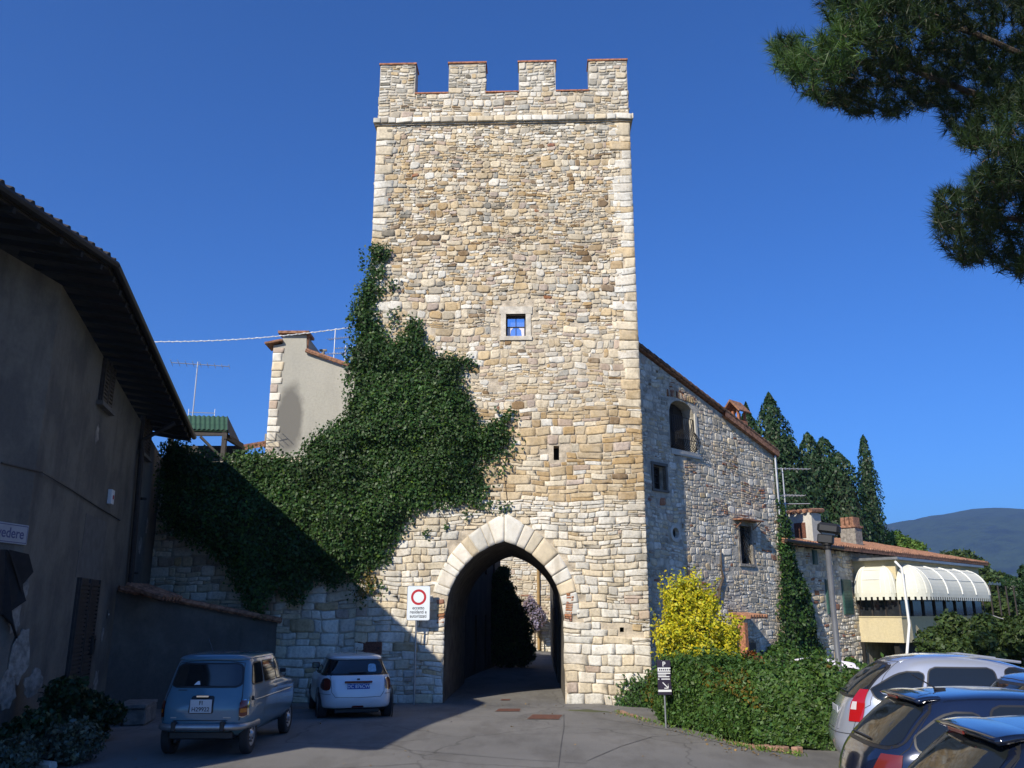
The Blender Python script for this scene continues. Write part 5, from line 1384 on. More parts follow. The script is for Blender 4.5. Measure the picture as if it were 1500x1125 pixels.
# cypresses behind the wing
def cypress(label, base, H, Rm, lobes, seed, n=9000, name='cypress_tree', size=.21, taper=.75, group='conifers behind the stone house'):
    t = thing(name, label, 'tree', base, group=group); rr = random.Random(seed)
    Ps, Ns = [], []
    for (ox, oy, hh, rm) in lobes:
        k = int(n/len(lobes)); v = RNG.uniform(0, 1, k)**.95; th = RNG.uniform(0, 2*math.pi, k)
        prof = np.clip(v*3.5+.45, 0, 1)*np.clip(1-v**2.6, 0, 1)**taper
        dirs = np.stack([np.cos(th), np.sin(th), np.zeros(k)], 1)
        Q = np.stack([np.cos(th)*1.2, np.sin(th)*1.2, v*hh*.5], 1)
        w_ = 1+.26*lump(Q, 1.6, seed)+.16*lump(Q, 4.2, seed+3)
        r = rm*prof*w_*RNG.uniform(.72, 1.04, k)
        P = dirs*r[:, None]; P[:, 0] += ox; P[:, 1] += oy; P[:, 2] = v*hh*.97+.6+.12*lump(Q, 5, seed); Ps.append(P); Ns.append(dirs+np.array([[0, 0, .4]]))
    P = np.concatenate(Ps); leaf_cloud('crown', P, np.concatenate(Ns), size, M['cypress'], t, aspect=.5, spread=.5, droop=-1.2, tint=(.45, 1.5))
    f = MB(); f.tube([(0, 0, -.3), (0, 0, H*.5), (0, 0, H*.85)], [.25, .16, .05], 8)
    f.build('trunk', M['bark'], t)
    h = MB()
    for (ox, oy, hh, rm) in lobes:
        pr = [(max(.02, rm*.66*min(1, v*3.5+.45)*max(0, 1-v**2.6)**taper), v*hh*.9+.6) for v in np.linspace(0.02, .97, 12)]
        h.lathe(pr, 12, None, (ox, oy, 0))
    h.build('inner_branches', M['inner'], t)
    return t
def gp(px, py, Y, z=-.4):
    p = PY(px, py, Y); return (p.x, Y, z)
b1 = gp(1133, 700, 48); top1 = PY(1130, 580, 48).z+.4
cypress('dark loose-crowned cypress with two tips directly behind the chimney', b1, top1, 2.0, [(.1, 0, top1+.0, 2.2), (-1.15, .4, top1-.6, 1.5), (.7, -.3, top1-2.6, 2.4)], 3, 30000, taper=.85)
b2 = gp(1213, 760, 54); top2 = PY(1195, 640, 54).z+.4
cypress('broad dark conifer with a blunt top behind the roof antenna', b2, top2, 2.2, [(-.8, 0, top2, 1.8), (.3, .4, top2-.2, 2.1), (.9, -.4, top2-1.4, 2.3), (1.3, .6, top2-3.6, 2.2)], 5, 32000, taper=.6)
b3 = gp(1277, 760, 57); top3 = PY(1263, 643, 57).z+.4
cypress('slim pointed cypress standing right of the other conifers', b3, top3, .95, [(0, 0, top3, 1.05), (.05, .1, top3*.7, 1.12)], 8, 14000, size=.17, taper=.62)
# bright rounded pine behind the roof
p = PY(1318, 800, 64)
blob_tree('umbrella_pine', 'small bright green rounded pine rising above the brown tiled roof', 'tree', (p.x, 64, -.4), [((p.x-.6, 64, p.z+.1), (1.3, 1.3, .95)), ((p.x+.7, 64.4, p.z-.2), (1.2, 1.2, .85)), ((p.x, 63.4, p.z-.7), (1.7, 1.3, .9))], 5000, .22, M['bright'], .2)
# trees at the right edge beyond the annex
def tree_at(px, py_top, py_bot, w_px, Y, label, seed, m='broad', n=7000, size=.3, name='broadleaf_tree', group='trees beyond the terrace', k=11):
    top = PY(px, py_top, Y); bot = PY(px, py_bot, Y); Wd = w_px*Y/1.035/1250
    cz = (top.z+bot.z)/2; H_ = (top.z-bot.z)/2
    bl = rb(top.x, Y, cz, Wd*.36, H_*.62, k, Wd*.17, Wd*.27, .85, seed)
    return blob_tree(name, label, 'tree', (top.x, Y, gz(top.x, Y)-.3), bl, n, size, M[m], .2, group)
tree_at(1402, 800, 872, 95, 74, 'olive green round-topped tree behind the far end of the brown roof', 21, n=8000)
tree_at(1465, 838, 905, 85, 66, 'pale green bushy tree below the hill, right of the awning end', 22, n=7000)
tree_at(1490, 812, 930, 62, 52, 'dark feathery conifer at the right edge beyond the white awning', 23, 'cypress', 9000, .26, 'conifer_tree')
tree_at(1360, 815, 850, 50, 85, 'distant small olive tree peeping over the brown roof', 24, n=3000)
tree_at(1440, 862, 930, 90, 58, 'grey green olive tree just beyond the awning end', 25, n=7000)
tree_at(1530, 800, 950, 90, 60, 'tall dark tree cut by the right edge of the view', 26, 'cypress', 7000, .3, 'conifer_tree')
for i, (px, yt, yb, w_, Y, lab) in enumerate(((1385, 890, 990, 95, 29, 'dark green shrub in front of the annex under the awning'), (1450, 895, 995, 100, 27, 'tall mixed shrub between annex and parked cars'), (1510, 880, 990, 80, 26, 'olive toned shrub at the right edge behind the silver car'), (1415, 915, 1000, 80, 24.5, 'low rounded shrub directly behind the silver car roof'))):
    top = PY(px, yt, Y); bot = PY(px, yb, Y); Wd = w_*Y/1.05/1250
    bl = rb(top.x, Y, (top.z+max(bot.z, 0))/2, Wd*.38, (top.z-max(0, bot.z))/2*.75, 9, Wd*.16, Wd*.25, .9, 31+i)
    blob_tree('shrub', lab, 'shrub', (top.x, Y, gz(top.x, Y)-.1), bl, 6500, .13, M['broad'], .06, 'shrubs in front of the annex')
# bushes between hedge and wing
for i, (px, yt, yb, w_, Y, lab, mm) in enumerate(((1150, 945, 1000, 90, 26, 'low green bush at the foot of the ivy column', 'hedge'), (1200, 955, 1010, 60, 23, 'rose bush beside the white sheet behind the hedge', 'hedge'), (1247, 950, 1030, 50, 22, 'leafy bush right of the lamp post behind the silver car', 'hedge'), (1095, 955, 1000, 60, 25, 'russet leaved low bush behind the hedge top', 'russet'))):
    if mm == 'russet': M['russet'] = leafmat('russet_leaf', (.20, .08, .03), .2)
    top = PY(px, yt, Y); Wd = w_*Y/1.05/1250
    bl = rb(top.x, Y, top.z/2, Wd*.38, top.z*.32, 7, Wd*.18, Wd*.26, .9, 61+i)
    blob_tree('bush', lab, 'bush', (top.x, Y, gz(top.x, Y)-.05), bl, 4200, .10, M[mm], .05, 'low bushes behind the hedge', limbs=True)

# clipped-ish hedge
hd = [Vector((PZ(962, 1064, -.1).x, PZ(962, 1064, -.1).y)), Vector((PZ(1030, 1079, -.05).x, PZ(1030, 1079, -.05).y)), Vector((PZ(1105, 1094, 0).x, PZ(1105, 1094, 0).y)), Vector((PZ(1212, 1101, 0).x, PZ(1212, 1101, 0).y)), Vector((6.6, 14.9))]
hg = thing('hedge', 'long unclipped green hedge between the road and the stone house', 'hedge', (hd[1].x+.5, hd[1].y+.8, 0))
def hedge_field(n, off=0.0):
    L = [(b-a).length for a, b in zip(hd, hd[1:])]; tot = sum(L)
    u = RNG.uniform(0, tot, n); side = RNG.uniform(0, 1, n); P = np.zeros((n, 3)); Nn = np.zeros((n, 3))
    for i in range(n):
        d = u[i]; j = 0
        while j < len(L)-1 and d > L[j]: d -= L[j]; j += 1
        t = d/L[j]; p = hd[j].lerp(hd[j+1], t); dr_ = (hd[j+1]-hd[j]).normalized(); nn = Vector((dr_.y, -dr_.x))  # road side
        hgt = 1.16+.10*math.sin(u[i]*1.7)+.06*math.sin(u[i]*4.3); dep = 1.7
        if side[i] < .5: v = side[i]/.5; k = 0.10*math.sin(v*3.1)-.25*max(0, v-.75); P[i] = (p.x+nn.x*k, p.y+nn.y*k, v*hgt+.05); Nn[i] = (nn.x, nn.y, .35+.8*max(0, v-.7))
        elif side[i] < .92: v = (side[i]-.5)/.42; k = -v*dep-.06; P[i] = (p.x+nn.x*k, p.y+nn.y*k, hgt+.05-.10*abs(v-.5)); Nn[i] = (nn.x*.1, nn.y*.1, 1)
        else: v = (side[i]-.92)/.08; k = -dep; P[i] = (p.x+nn.x*k, p.y+nn.y*k, v*hgt); Nn[i] = (-nn.x, -nn.y, .3)
    l = lump(P, 1.5, 2)*.12+lump(P, 4.5, 6)*.07-np.abs(RNG.normal(0, .05, n))
    Nh = Nn/np.linalg.norm(Nn, axis=1, keepdims=True)
    return P+Nh*(l[:, None]+off), Nh
P, Nn = hedge_field(44000); base = np.array(hg.location)
P2 = np.repeat(P[:700], 7, axis=0)+RNG.normal(0, .035, (4900, 3)); P2[:, 2] += np.tile(np.linspace(.0, .2, 7), 700); N2 = np.repeat(Nn[:700], 7, axis=0)
redn = lump(P, .8, 12); tt = np.where((redn > .45)[:, None] & (RNG.uniform(0, 1, (len(P), 1)) < .35), np.array([[2.6, .9, .6]]), np.array([[1., 1., 1.]]))
leaf_cloud('leaves', P-base, Nn, .070, M['hedge'], hg, spread=.6, tints=tt)
leaf_cloud('leaves', P2-base, N2, .075, M['hedge'], hg, spread=.9)
# end cap towards the tower
f = MB(); 
for a, b in zip(hd, hd[1:]):
    dr_ = (b-a).normalized(); nn = Vector((dr_.y, -dr_.x)); q = []
    for p in (a, b):
        for (k, z) in ((-.10, 0), (-.10, 1.0), (-1.6, 1.0), (-1.6, 0)): q.append((p.x+nn.x*k-base[0], p.y+nn.y*k-base[1], z))
    f.add(q, [(0, 4, 5, 1), (1, 5, 6, 2), (2, 6, 7, 3), (0, 1, 2, 3), (7, 6, 5, 4)])
f.build('inner_branches', M['inner'], hg)
bl = [((hd[0].x+.45, hd[0].y+.8, .5), (.42, .8, .6)), ((hd[0].x+.55, hd[0].y+2.2, .4), (.42, .8, .55)), ((hd[0].x+1.1, hd[0].y+1.8, .6), (.6, .9, .65))]
blob_tree('bush', 'mixed reddish green bush at the hedge end beside the parking sign', 'bush', (hd[0].x+.3, hd[0].y+1.2, -.1), bl, 7000, .085, M['hedge'], .04, tints=lambda P: np.where(RNG.uniform(0, 1, (len(P), 1)) < .3, np.array([[2.2, .9, .6]]), np.array([[1., 1., 1.]])))
# kerb in front of the hedge
f = MB()
ks = [(905, 1048), (935, 1060), (975, 1072), (1020, 1084), (1070, 1096), (1105, 1103), (1140, 1104), (1180, 1107)]
kp = [PZ(x, y, -.22+.22*i/7) for i, (x, y) in enumerate(ks)]
kt = thing('kerb', 'low reddish stone kerb curving along the foot of the hedge', 'kerb', (kp[3].x, kp[3].y, -.05))
for i, (a, b) in enumerate(zip(kp, kp[1:])):
    for j in range(4):
        if i > 5 and j % 2: continue
        p = a.lerp(b, j/4); q = a.lerp(b, (j+.95)/4); d_ = (q-p); L = d_.length/2; c = (p+q)/2
        f.bbox(c+Vector((.07, .1, .05)), (L, .08, .055+random.uniform(-.02, .015)), .012, Matrix.Rotation(math.atan2(d_.y, d_.x)+random.uniform(-.03, .03), 3, 'Z'))
keep(f.build('kerb_stones', M['kerbred']), kt)
gP = []
for a, b in zip(kp, kp[1:]):
    for j in range(60): 
        c = a.lerp(b, random.random()); gP.append((c.x-.06+random.gauss(0, .05), c.y-.06+random.gauss(0, .05), gz(c.x, c.y)+random.uniform(0, .06)))
gP = np.array(gP); leaf_cloud('kerb_grass', gP, np.tile([[0, -1, .2]], (len(gP), 1)), .09, M['bright'], None, aspect=.2, droop=-2); props(COL.objects[-1], 'sparse grass growing in the gutter along the hedge kerb', 'grass', kind='stuff')
bs = PZ(1214, 1092, 0); rk = thing('boulder', 'pale rounded stone at the hedge end beside the silver car', 'stone', (bs.x, bs.y+.15, 0))
bm = bmesh.new(); bmesh.ops.create_icosphere(bm, subdivisions=3, radius=.19)
for v in bm.verts: v.co *= 1+.12*math.sin(v.co.x*17)+.1*math.sin(v.co.y*23+v.co.z*9); v.co.z = v.co.z*.85+.13
me = bpy.data.meshes.new('stone'); bm.to_mesh(me); bm.free(); me.materials.append(M['kerb']); o = bpy.data.objects.new('stone', me); COL.objects.link(o); o.parent = rk

# yellow bush
p = PY(1018, 905, 23.0); x0 = p.x
bl = [((x0-.05, 23, 1.6), (.75, .7, .95)), ((x0-.45, 22.9, 2.45), (.38, .35, .6)), ((x0+.25, 23.1, 2.35), (.42, .4, .5)), ((x0-.65, 22.8, 1.45), (.45, .45, .6)), ((x0+.65, 23, 1.35), (.45, .45, .6)), ((x0+.1, 22.6, .9), (.75, .6, .5)), ((x0-.1, 23, 2.75), (.22, .22, .35)), ((x0+.72, 22.8, .95), (.4, .4, .45)), ((x0+.95, 23.1, 1.62), (.22, .22, .22))]
def ytint(P):
    g = np.clip((1.45-P[:, 2:3])/1.0+.25*lump(P, 3, 3)[:, None], 0, 1)*(RNG.uniform(0, 1, (len(P), 1)) < .75)
    g = np.maximum(g, (RNG.uniform(0, 1, (len(P), 1)) < .16)*.6); return np.array([[1., 1., 1.]])*(1-g)+np.array([[.22, .42, .9]])*g
blob_tree('yellow_bush', 'bright yellow leaved bush in front of the stone house', 'bush', (x0, 23, -.2), bl, 15000, .085, M['yellow'], .05, tints=ytint, hull=.45, shell=.55, tint=(.7, 1.2), lumpy=.4)
# spiky shoots on the bush
shoot_P = []; shoot_N = []
for i in range(150):
    c, r = random.choice(bl); th = random.uniform(0, 2*math.pi); b_ = Vector((c[0]+r[0]*.8*math.cos(th), c[1]+r[1]*.8*math.sin(th), c[2]+r[2]*random.uniform(-.2, .9)))
    dv = Vector((math.cos(th)*.5, math.sin(th)*.5, 1)).normalized()
    for j in range(14): q = b_+dv*(.03*j)+Vector([random.gauss(0, .022) for _ in range(3)]); shoot_P.append(q); shoot_N.append((math.cos(th), math.sin(th), .4))
yb = [o for o in bpy.data.objects if o.name.startswith('yellow_bush')][0]
shoot_P = np.array([tuple(q) for q in shoot_P]); leaf_cloud('shoots', shoot_P-np.array(yb.location), np.array(shoot_N), .07, M['yellow'], yb, tint=(.75, 1.2), tints=ytint(shoot_P))

# plants in the bed at the bottom left
for i, (px, py, w_, h_, Y, lab, mm, sz) in enumerate(((90, 1000, .8, 1.15, 15.6, 'dark evergreen shrub against the shaded house', 'cypress', .09), (140, 1030, .6, .8, 16.2, 'dark rosemary-like shrub beside the stone bench', 'cypress', .08), (45, 1050, .7, .7, 14.2, 'dark low shrub at the left edge', 'cypress', .09), (100, 1085, .75, .42, 13.9, 'grey green lavender clump at the front of the plant bed', 'grey_leaf', .07), (30, 1095, .6, .4, 13.3, 'silvery low plant by the white kerb', 'grey_leaf', .07))):
    q = PZ(px, 1100, 0); x_ = PY(px, 1060, Y).x
    bl = rb(x_, Y, h_*.5, w_*.45, h_*.35, 7, w_*.3, w_*.45, .8, 71+i)
    blob_tree('shrub', lab, 'shrub', (x_, Y, -.05), bl, 4200, sz, M[mm], .04, 'plants in the bed by the shaded house', spread=1.0, lumpy=.5)
    
# greenery beyond the archway
p = PY(757, 880, 43)
bl = []
for (x_, y_, r_) in ((742, 838, .40), (747, 860, .46), (753, 880, .56), (760, 900, .62), (768, 920, .62), (772, 940, .5), (748, 935, .55), (742, 905, .5), (752, 958, .5), (770, 960, .42), (735, 850, .45), (734, 875, .6), (736, 900, .7), (737, 925, .75), (737, 950, .7), (778, 952, .4)):
    q_ = PY(x_-5, y_+4, 43); bl.append((tuple(q_), (r_, r_, r_*1.1)))
blob_tree('creeper_tree', 'dark leafy creeper mass beyond the archway with a sunlit top', 'tree', (p.x-.5, 43, -.3), bl, 16000, .12, M['ivy'], .04, hull=.72, lumpy=.3)
p = PY(783, 900, 60.8)
M['lilac'] = leafmat('lilac_flower', (.30, .25, .34), .3)
blob_tree('lilac_bush', 'pale lilac flowering bush on the far sunlit wall beyond the archway', 'bush', (p.x, 60.8, -.35), [((p.x-.3, 60.8, 2.6), (.5, .4, .7)), ((p.x+.2, 60.8, 1.8), (.6, .5, .8))], 1500, .14, M['lilac'], .05)

# stone pine overhanging at the top right: real branches with needle tufts
pt = thing('stone_pine', 'dark stone pine whose needled boughs hang into the top right corner', 'tree', (10.5, 12.5, 0))
PB = Vector((10.5, 12.5, 0))
pine_poly = [(1178, -60), (1212, 30), (1230, 50), (1175, 48), (1128, 62), (1127, 85), (1150, 110), (1190, 145), (1240, 165), (1290, 172), (1340, 165), (1376, 155), (1384, 195), (1415, 212), (1445, 225), (1462, 232), (1420, 262), (1398, 275), (1372, 290), (1368, 320), (1380, 365), (1412, 388), (1450, 385), (1500, 412), (1640, 420), (1700, 200), (1700, -80)]
def px_of(x, y, z):
    X, Yv, Zv = x, y, z-CAMZ; f_ = Yv*cP+Zv*sP; up = -Yv*sP+Zv*cP
    return 750+FPX*X/f_, 562.5-FPX*up/f_
# the crown's outline is a plan of real boughs: each bough has its own depth band
rr = random.Random(5); tips = []
A = np.array(pine_poly, float)
while len(tips) < 4200:
    px, py = rr.uniform(1120, 1640), rr.uniform(-70, 425)
    if not inpoly(np.array([px]), np.array([py]), pine_poly)[0]: continue
    hole = math.sin(px*.045+1)*math.sin(py*.05+2)+.5*math.sin(px*.11+py*.07)
    if hole > 1.12 and px < 1560: continue
    bough = math.sin(px*.013+py*.021)
    Y = 11.0+1.3*bough+rr.gauss(0, .65)
    q = PY(px, py, Y); tips.append(q)
V = []; F = []; C_ = []
TW_ = MB()
for q in tips:
    out_d = Vector((q.x-8.7, q.y-12.5, 0)); out_d = out_d.normalized() if out_d.length > .1 else Vector((0, 0, 1))
    ax = (out_d*.7+Vector((rr.gauss(0, .45), rr.gauss(0, .45), rr.gauss(.45, .45)))).normalized()
    g = rr.uniform(.55, 1.25)*(2.6 if q.x < 4.4 and rr.random() < .8 else 1.0); gr = rr.random() < .25  # tufts at the left tip coloured brighter to look sunlit
    L0 = rr.uniform(.15, .23)
    for k in range(50):
        t = rr.random(); b0 = q+ax*(t*.16-.10)
        dv = (ax*rr.uniform(.35, 1.2)+Vector((rr.gauss(0, .6), rr.gauss(0, .6), rr.gauss(0, .6)))).normalized()
        L = L0*rr.uniform(.7, 1.1); sd_ = dv.cross(Vector((rr.gauss(0, 1), rr.gauss(0, 1), rr.gauss(0, 1)))).normalized()*.0046
        n0 = len(V); V += [tuple(b0+sd_), tuple(b0-sd_), tuple(b0+dv*L)]; F.append((n0, n0+1, n0+2))
        cc = (g*(1.25 if gr else 1), g*(1.15 if gr else 1), g*.9, 1); C_ += [cc, cc, cc]
    TW_.tube([q+ax*.05, q-ax*.14], [.003, .005], 4, False)
Vn = np.array(V)-np.array(PB)
np_mesh('crown', Vn, np.array(F), M['pine'], pt, np.array(C_))
TW_.v = [tuple(Vector(v)-PB) for v in TW_.v]; TW_.build('twigs', M['bark'], pt)
f = MB()
f.tube([(0, 0, -.2), (-.1, 0, 3), (-.5, -.1, 6), (-1.0, -.3, 9), (-1.2, -.4, 11)], [.34, .30, .26, .2, .12], 12)
def bough(pts, r):
    f.tube([Vector(p)-PB for p in pts], [r*(1-.8*i/(len(pts)-1)) for i in range(len(pts))], 7)
for (x0_, y0_, pl, r) in ((0, 0, [(1640, 250), (1560, 190), (1460, 150), (1330, 100), (1240, 90), (1160, 80)], .085), (0, 0, [(1640, 180), (1540, 100), (1430, 50), (1330, 20), (1240, 0)], .08), (0, 0, [(1640, 360), (1560, 330), (1480, 320), (1410, 330), (1380, 345)], .07), (0, 0, [(1640, 300), (1560, 260), (1480, 200), (1420, 190)], .05), (0, 0, [(1640, 120), (1590, 20), (1500, -40)], .07)):
    bough([Vector((9.7, 12.2, PY(1640, pl[0][1], 11.8).z-.3))]+[PY(x, y, 11.6-.5*i/len(pl)) for i, (x, y) in enumerate(pl)] if pl[0][0] == 1640 else [PY(x, y, 11.3) for x, y in pl], r)
f.build('trunk', M['bark'], pt)

# ------------------------------------------------------------------ cars: stacked rounded slices
class Body:
    """table rows: (z, x_rear, x_front, half_width, squareness)"""
    def __init__(s, rows): s.r = rows
    def at(s, z):
        r = s.r
        if z <= r[0][0]: return r[0][1:]
        for a, b in zip(r, r[1:]):
            if z <= b[0]:
                k = r.index(a); t = (z-a[0])/(b[0]-a[0]); h = b[0]-a[0]; out = []
                for i in range(1, 5):
                    d = [(r[j+1][i]-r[j][i])/(r[j+1][0]-r[j][0]) if 0 <= j < len(r)-1 else None for j in (k-1, k, k+1)]
                    def sl(p, q):
                        if p is None: return q
                        if q is None: return p
                        return 0.0 if p*q <= 0 else 2*p*q/(p+q)
                    m0, m1 = sl(d[0], d[1]), sl(d[1], d[2])
                    t2, t3 = t*t, t*t*t
                    out.append((2*t3-3*t2+1)*a[i]+(t3-2*t2+t)*h*m0+(-2*t3+3*t2)*b[i]+(t3-t2)*h*m1)
                return tuple(out)
        return r[-1][1:]
    def ring(s, z, n=56):
        xr, xf, hw, e = s.at(z); cx, a = (xr+xf)/2, (xf-xr)/2; out = []
        for k in range(n):
            t = 2*math.pi*k/n; c, q = math.cos(t), math.sin(t)
            out.append((cx+a*math.copysign(abs(c)**(2/e), c), hw*math.copysign(abs(q)**(2/e), q), z))
        return out
    def rear(s, y, z, o=0.0):
        xr, xf, hw, e = s.at(z); cx, a = (xr+xf)/2, (xf-xr)/2
        return Vector((cx-a*max(0, 1-min(1, abs(y)/hw)**e)**(1/e)-o, y, z+o*.3))
    def side(s, x, z, sg, o=0.0):
        xr, xf, hw, e = s.at(z); cx, a = (xr+xf)/2, (xf-xr)/2
        q = min(1, abs(x-cx)/a); yy = hw*max(0, 1-q**e)**(1/e)
        return Vector((x, sg*(yy+o), z+o*.3))
    def corner(s, t, z, sg, o=0.0):
        xr, xf, hw, e = s.at(z); cx, a = (xr+xf)/2, (xf-xr)/2; c, q = math.cos(R(t)), math.sin(R(t))
        return Vector((cx-a*c**(2/e)-o*c, sg*(hw*q**(2/e)+o*q), z))
    def mesh(s, m, arches, roof=None, parent=None, name='body', mats=None, zsplit=None):
        zs = []
        for a, b in zip(s.r, s.r[1:]):
            k = max(2, int((b[0]-a[0])/.035)); zs += [a[0]+(b[0]-a[0])*i/k for i in range(k)]
        zs.append(s.r[-1][0]); n = 56; vs = []; fs = []
        for z in zs: vs += s.ring(z, n)
        for j in range(len(zs)-1):
            for k in range(n): fs.append((j*n+k, j*n+(k+1) % n, (j+1)*n+(k+1) % n, (j+1)*n+k))
        fs.append(tuple(range(n-1, -1, -1))); top = (len(zs)-1)*n; fs.append(tuple(range(top, top+n)))
        o = mesh_obj(name, vs, fs, m, parent, smooth=True)
        if mats:
            for mm in mats: o.data.materials.append(mm)
            for p in o.data.polygons:
                zc = p.center.z
                for i, (lo, hi) in enumerate(zsplit):
                    if lo <= zc < hi: p.material_index = i+1
        for x, r in arches:
            c = MB(); c.tube([(x, -2, r[1]), (x, 2, r[1])], r[0], 28)
            cut = c.build('cut', m); md = o.modifiers.new('b', 'BOOLEAN'); md.object = cut; md.operation = 'DIFFERENCE'; md.solver = 'EXACT'
            dg = bpy.context.evaluated_depsgraph_get(); me = bpy.data.meshes.new_from_object(o.evaluated_get(dg)); o.modifiers.clear(); o.data = me
            bpy.data.objects.remove(cut)
        for p in o.data.polygons: p.use_smooth = True
        bm_ = bmesh.new(); bm_.from_mesh(o.data)
        for e in bm_.edges:
            if len(e.link_faces) == 2 and e.calc_face_angle(0) > .6: e.smooth = False
        bm_.to_mesh(o.data); bm_.free()
        return o
def rowpatch(rows, fn, nz=10, nx=14, rnd=0.0):
    """rows [(z, lo, hi)] -> grid of points fn(u, z)"""
    mb = MB(); z0, z1 = rows[0][0], rows[-1][0]
    def lim(z):
        for a, b in zip(rows, rows[1:]):
            if z <= b[0]+1e-9: t = (z-a[0])/(b[0]-a[0]); return a[1]+(b[1]-a[1])*t, a[2]+(b[2]-a[2])*t
        return rows[-1][1:]
    def g(u, v):
        z = z0+(z1-z0)*v; lo, hi = lim(z); w = hi-lo
        if rnd:
            dz = min(z-z0, z1-z)
            if dz < rnd: k = rnd-math.sqrt(max(0, rnd*rnd-(rnd-dz)**2)); lo += k; hi -= k
        return fn(lo+(hi-lo)*u, z)
    vv = MB(); vv.grid(g, nx, nz); return vv
def zdense(rows, rnd, fn, nx=14):
    return rowpatch(rows, fn, 16, nx, rnd)
def grow(rows, g):
    r = [(z, a-g, b+g) for z, a, b in rows]; r[0] = (r[0][0]-g, r[0][1], r[0][2]); r[-1] = (r[-1][0]+g, r[-1][1], r[-1][2]); return r
def line3(m, pts, r, name, parent): 
    f = MB(); f.tube(pts, r, 6); return f.build(name, m, parent)
def wheels(car, pos, R_, w, style=0):
    for (x, y) in pos:
        sg = 1 if y > 0 else -1
        Mx = Matrix.Rotation(R(90), 3, 'X')
        f = MB(); prof = [(R_*.62, -w/2), (R_*.9, -w/2), (R_*.985, -w*.42), (R_, -w*.25), (R_, w*.25), (R_*.985, w*.42), (R_*.9, w/2), (R_*.62, w/2), (R_*.58, w*.3)]
        f.lathe(prof+[prof[0]], 32, Mx, (x, y, R_)); wh = f.build('wheel', M['rubber'], car, True)
        f = MB(); k = w/2*.8
        f.lathe([(R_*.63, .0), (R_*.61, .03), (R_*.52, .01), (R_*.2, .02), (R_*.16, .045), (.001, .05)], 32, Matrix.Rotation(R(90)*(-sg), 3, 'X'), (x, y+sg*(k-.02), R_))
        f.build('rim', M['rim'], wh, True)
        g = MB()
        nh = 5 if style == 1 else 9
        for i in range(nh):
            a = 2*math.pi*i/nh; rr = R_*.38
            g.tube([(x+rr*math.cos(a), y+sg*(k-.012), R_+rr*math.sin(a)), (x+rr*math.cos(a), y+sg*(k+.004), R_+rr*math.sin(a))], R_*(.13 if style == 1 else .055), 10)
        g.build('rim_openings', M['black'], wh)
        g = MB(); g.tube([(x, y-sg*.05, R_), (x, y-sg*.3, R_)], .05, 8); g.build('hub', M['iron'], wh)
def plate(car, body, z, y0, w, h, x_off, lines, base_m, ink_m, tilt=0.0, size=.08, squash=1.0):
    p = body.rear(y0, z, x_off)
    f = MB(); f.bbox(p, (.008, w/2, h/2), .004); pl = f.build('licence_plate', base_m, car)
    for i, (txt, dz, sz) in enumerate(lines):
        Mx = frame_M(p+Vector((-.0095, 0, dz)), (0, -1, 0), (0, 0, 1))
        o = text_obj('plate_lettering', txt, sz, ink_m, pl, Mx, .0006, 'CENTER', squash)
    return pl
def car_root(name, label, loc, head, group=None):
    return thing(name, label, 'car', loc, head, group)
def sidepart(car, b, rows, m, name, sg, off=.006, rnd=.05, frame=None):
    f = zdense(rows, rnd, lambda u, z: b.side(u, z, sg, off)); 
    o = f.build(name, m, car, True)
    if frame: 
        g = zdense(grow(rows, frame), rnd+.02, lambda u, z: b.side(u, z, sg, off*.5)); g.build('window_seal', M['black'], o, True)
    return o
def rearpart(car, b, rows, m, name, off=.006, rnd=.04, frame=None, fm=None):
    f = zdense(rows, rnd, lambda u, z: b.rear(u, z, off)); o = f.build(name, m, car, True)
    if frame:
        g = zdense(grow(rows, frame), rnd+.02, lambda u, z: b.rear(u, z, off*.5)); g.build('window_seal', fm or M['black'], o, True)
    return o

# ---- small old blue hatchback (upright box shape)
P_BLUE = paint('old_blue_paint', (0.07, 0.165, 0.225), 0, .38)
b = Body([(.30, -1.52, 1.50, .60, 7), (.40, -1.66, 1.66, .69, 7), (.55, -1.72, 1.74, .735, 7), (.72, -1.72, 1.76, .742, 7), (.88, -1.66, 1.74, .735, 7), (.97, -1.60, 1.55, .725, 7), (1.03, -1.56, 1.05, .705, 7), (1.08, -1.535, .86, .695, 7),
          (1.42, -1.36, .48, .615, 7), (1.46, -1.33, .42, .60, 6.5), (1.47, -1.36, .42, .605, 6.5), (1.50, -1.34, .38, .59, 6), (1.53, -1.22, .25, .52, 5), (1.545, -1.0, .05, .40, 4)])
rl = PZ(235, 1100, 0); 
car = car_root('parked_car', 'old pale blue small hatchback with upright tail parked in the shade by the house', (-4.93, 14.35+1.72, 0), R(90.5), 'parked cars')
b.mesh(P_BLUE, [(-1.18, (.33, .30)), (1.22, (.33, .30))], parent=car)
wheels(car, [(-1.18, .62), (-1.18, -.62), (1.22, .63), (1.22, -.63)], .295, .145)
win_rows = [(1.06, -.56, .56), (1.38, -.50, .50)]
rearpart(car, b, win_rows, M['glass'], 'rear_window', .010, .09, .028)
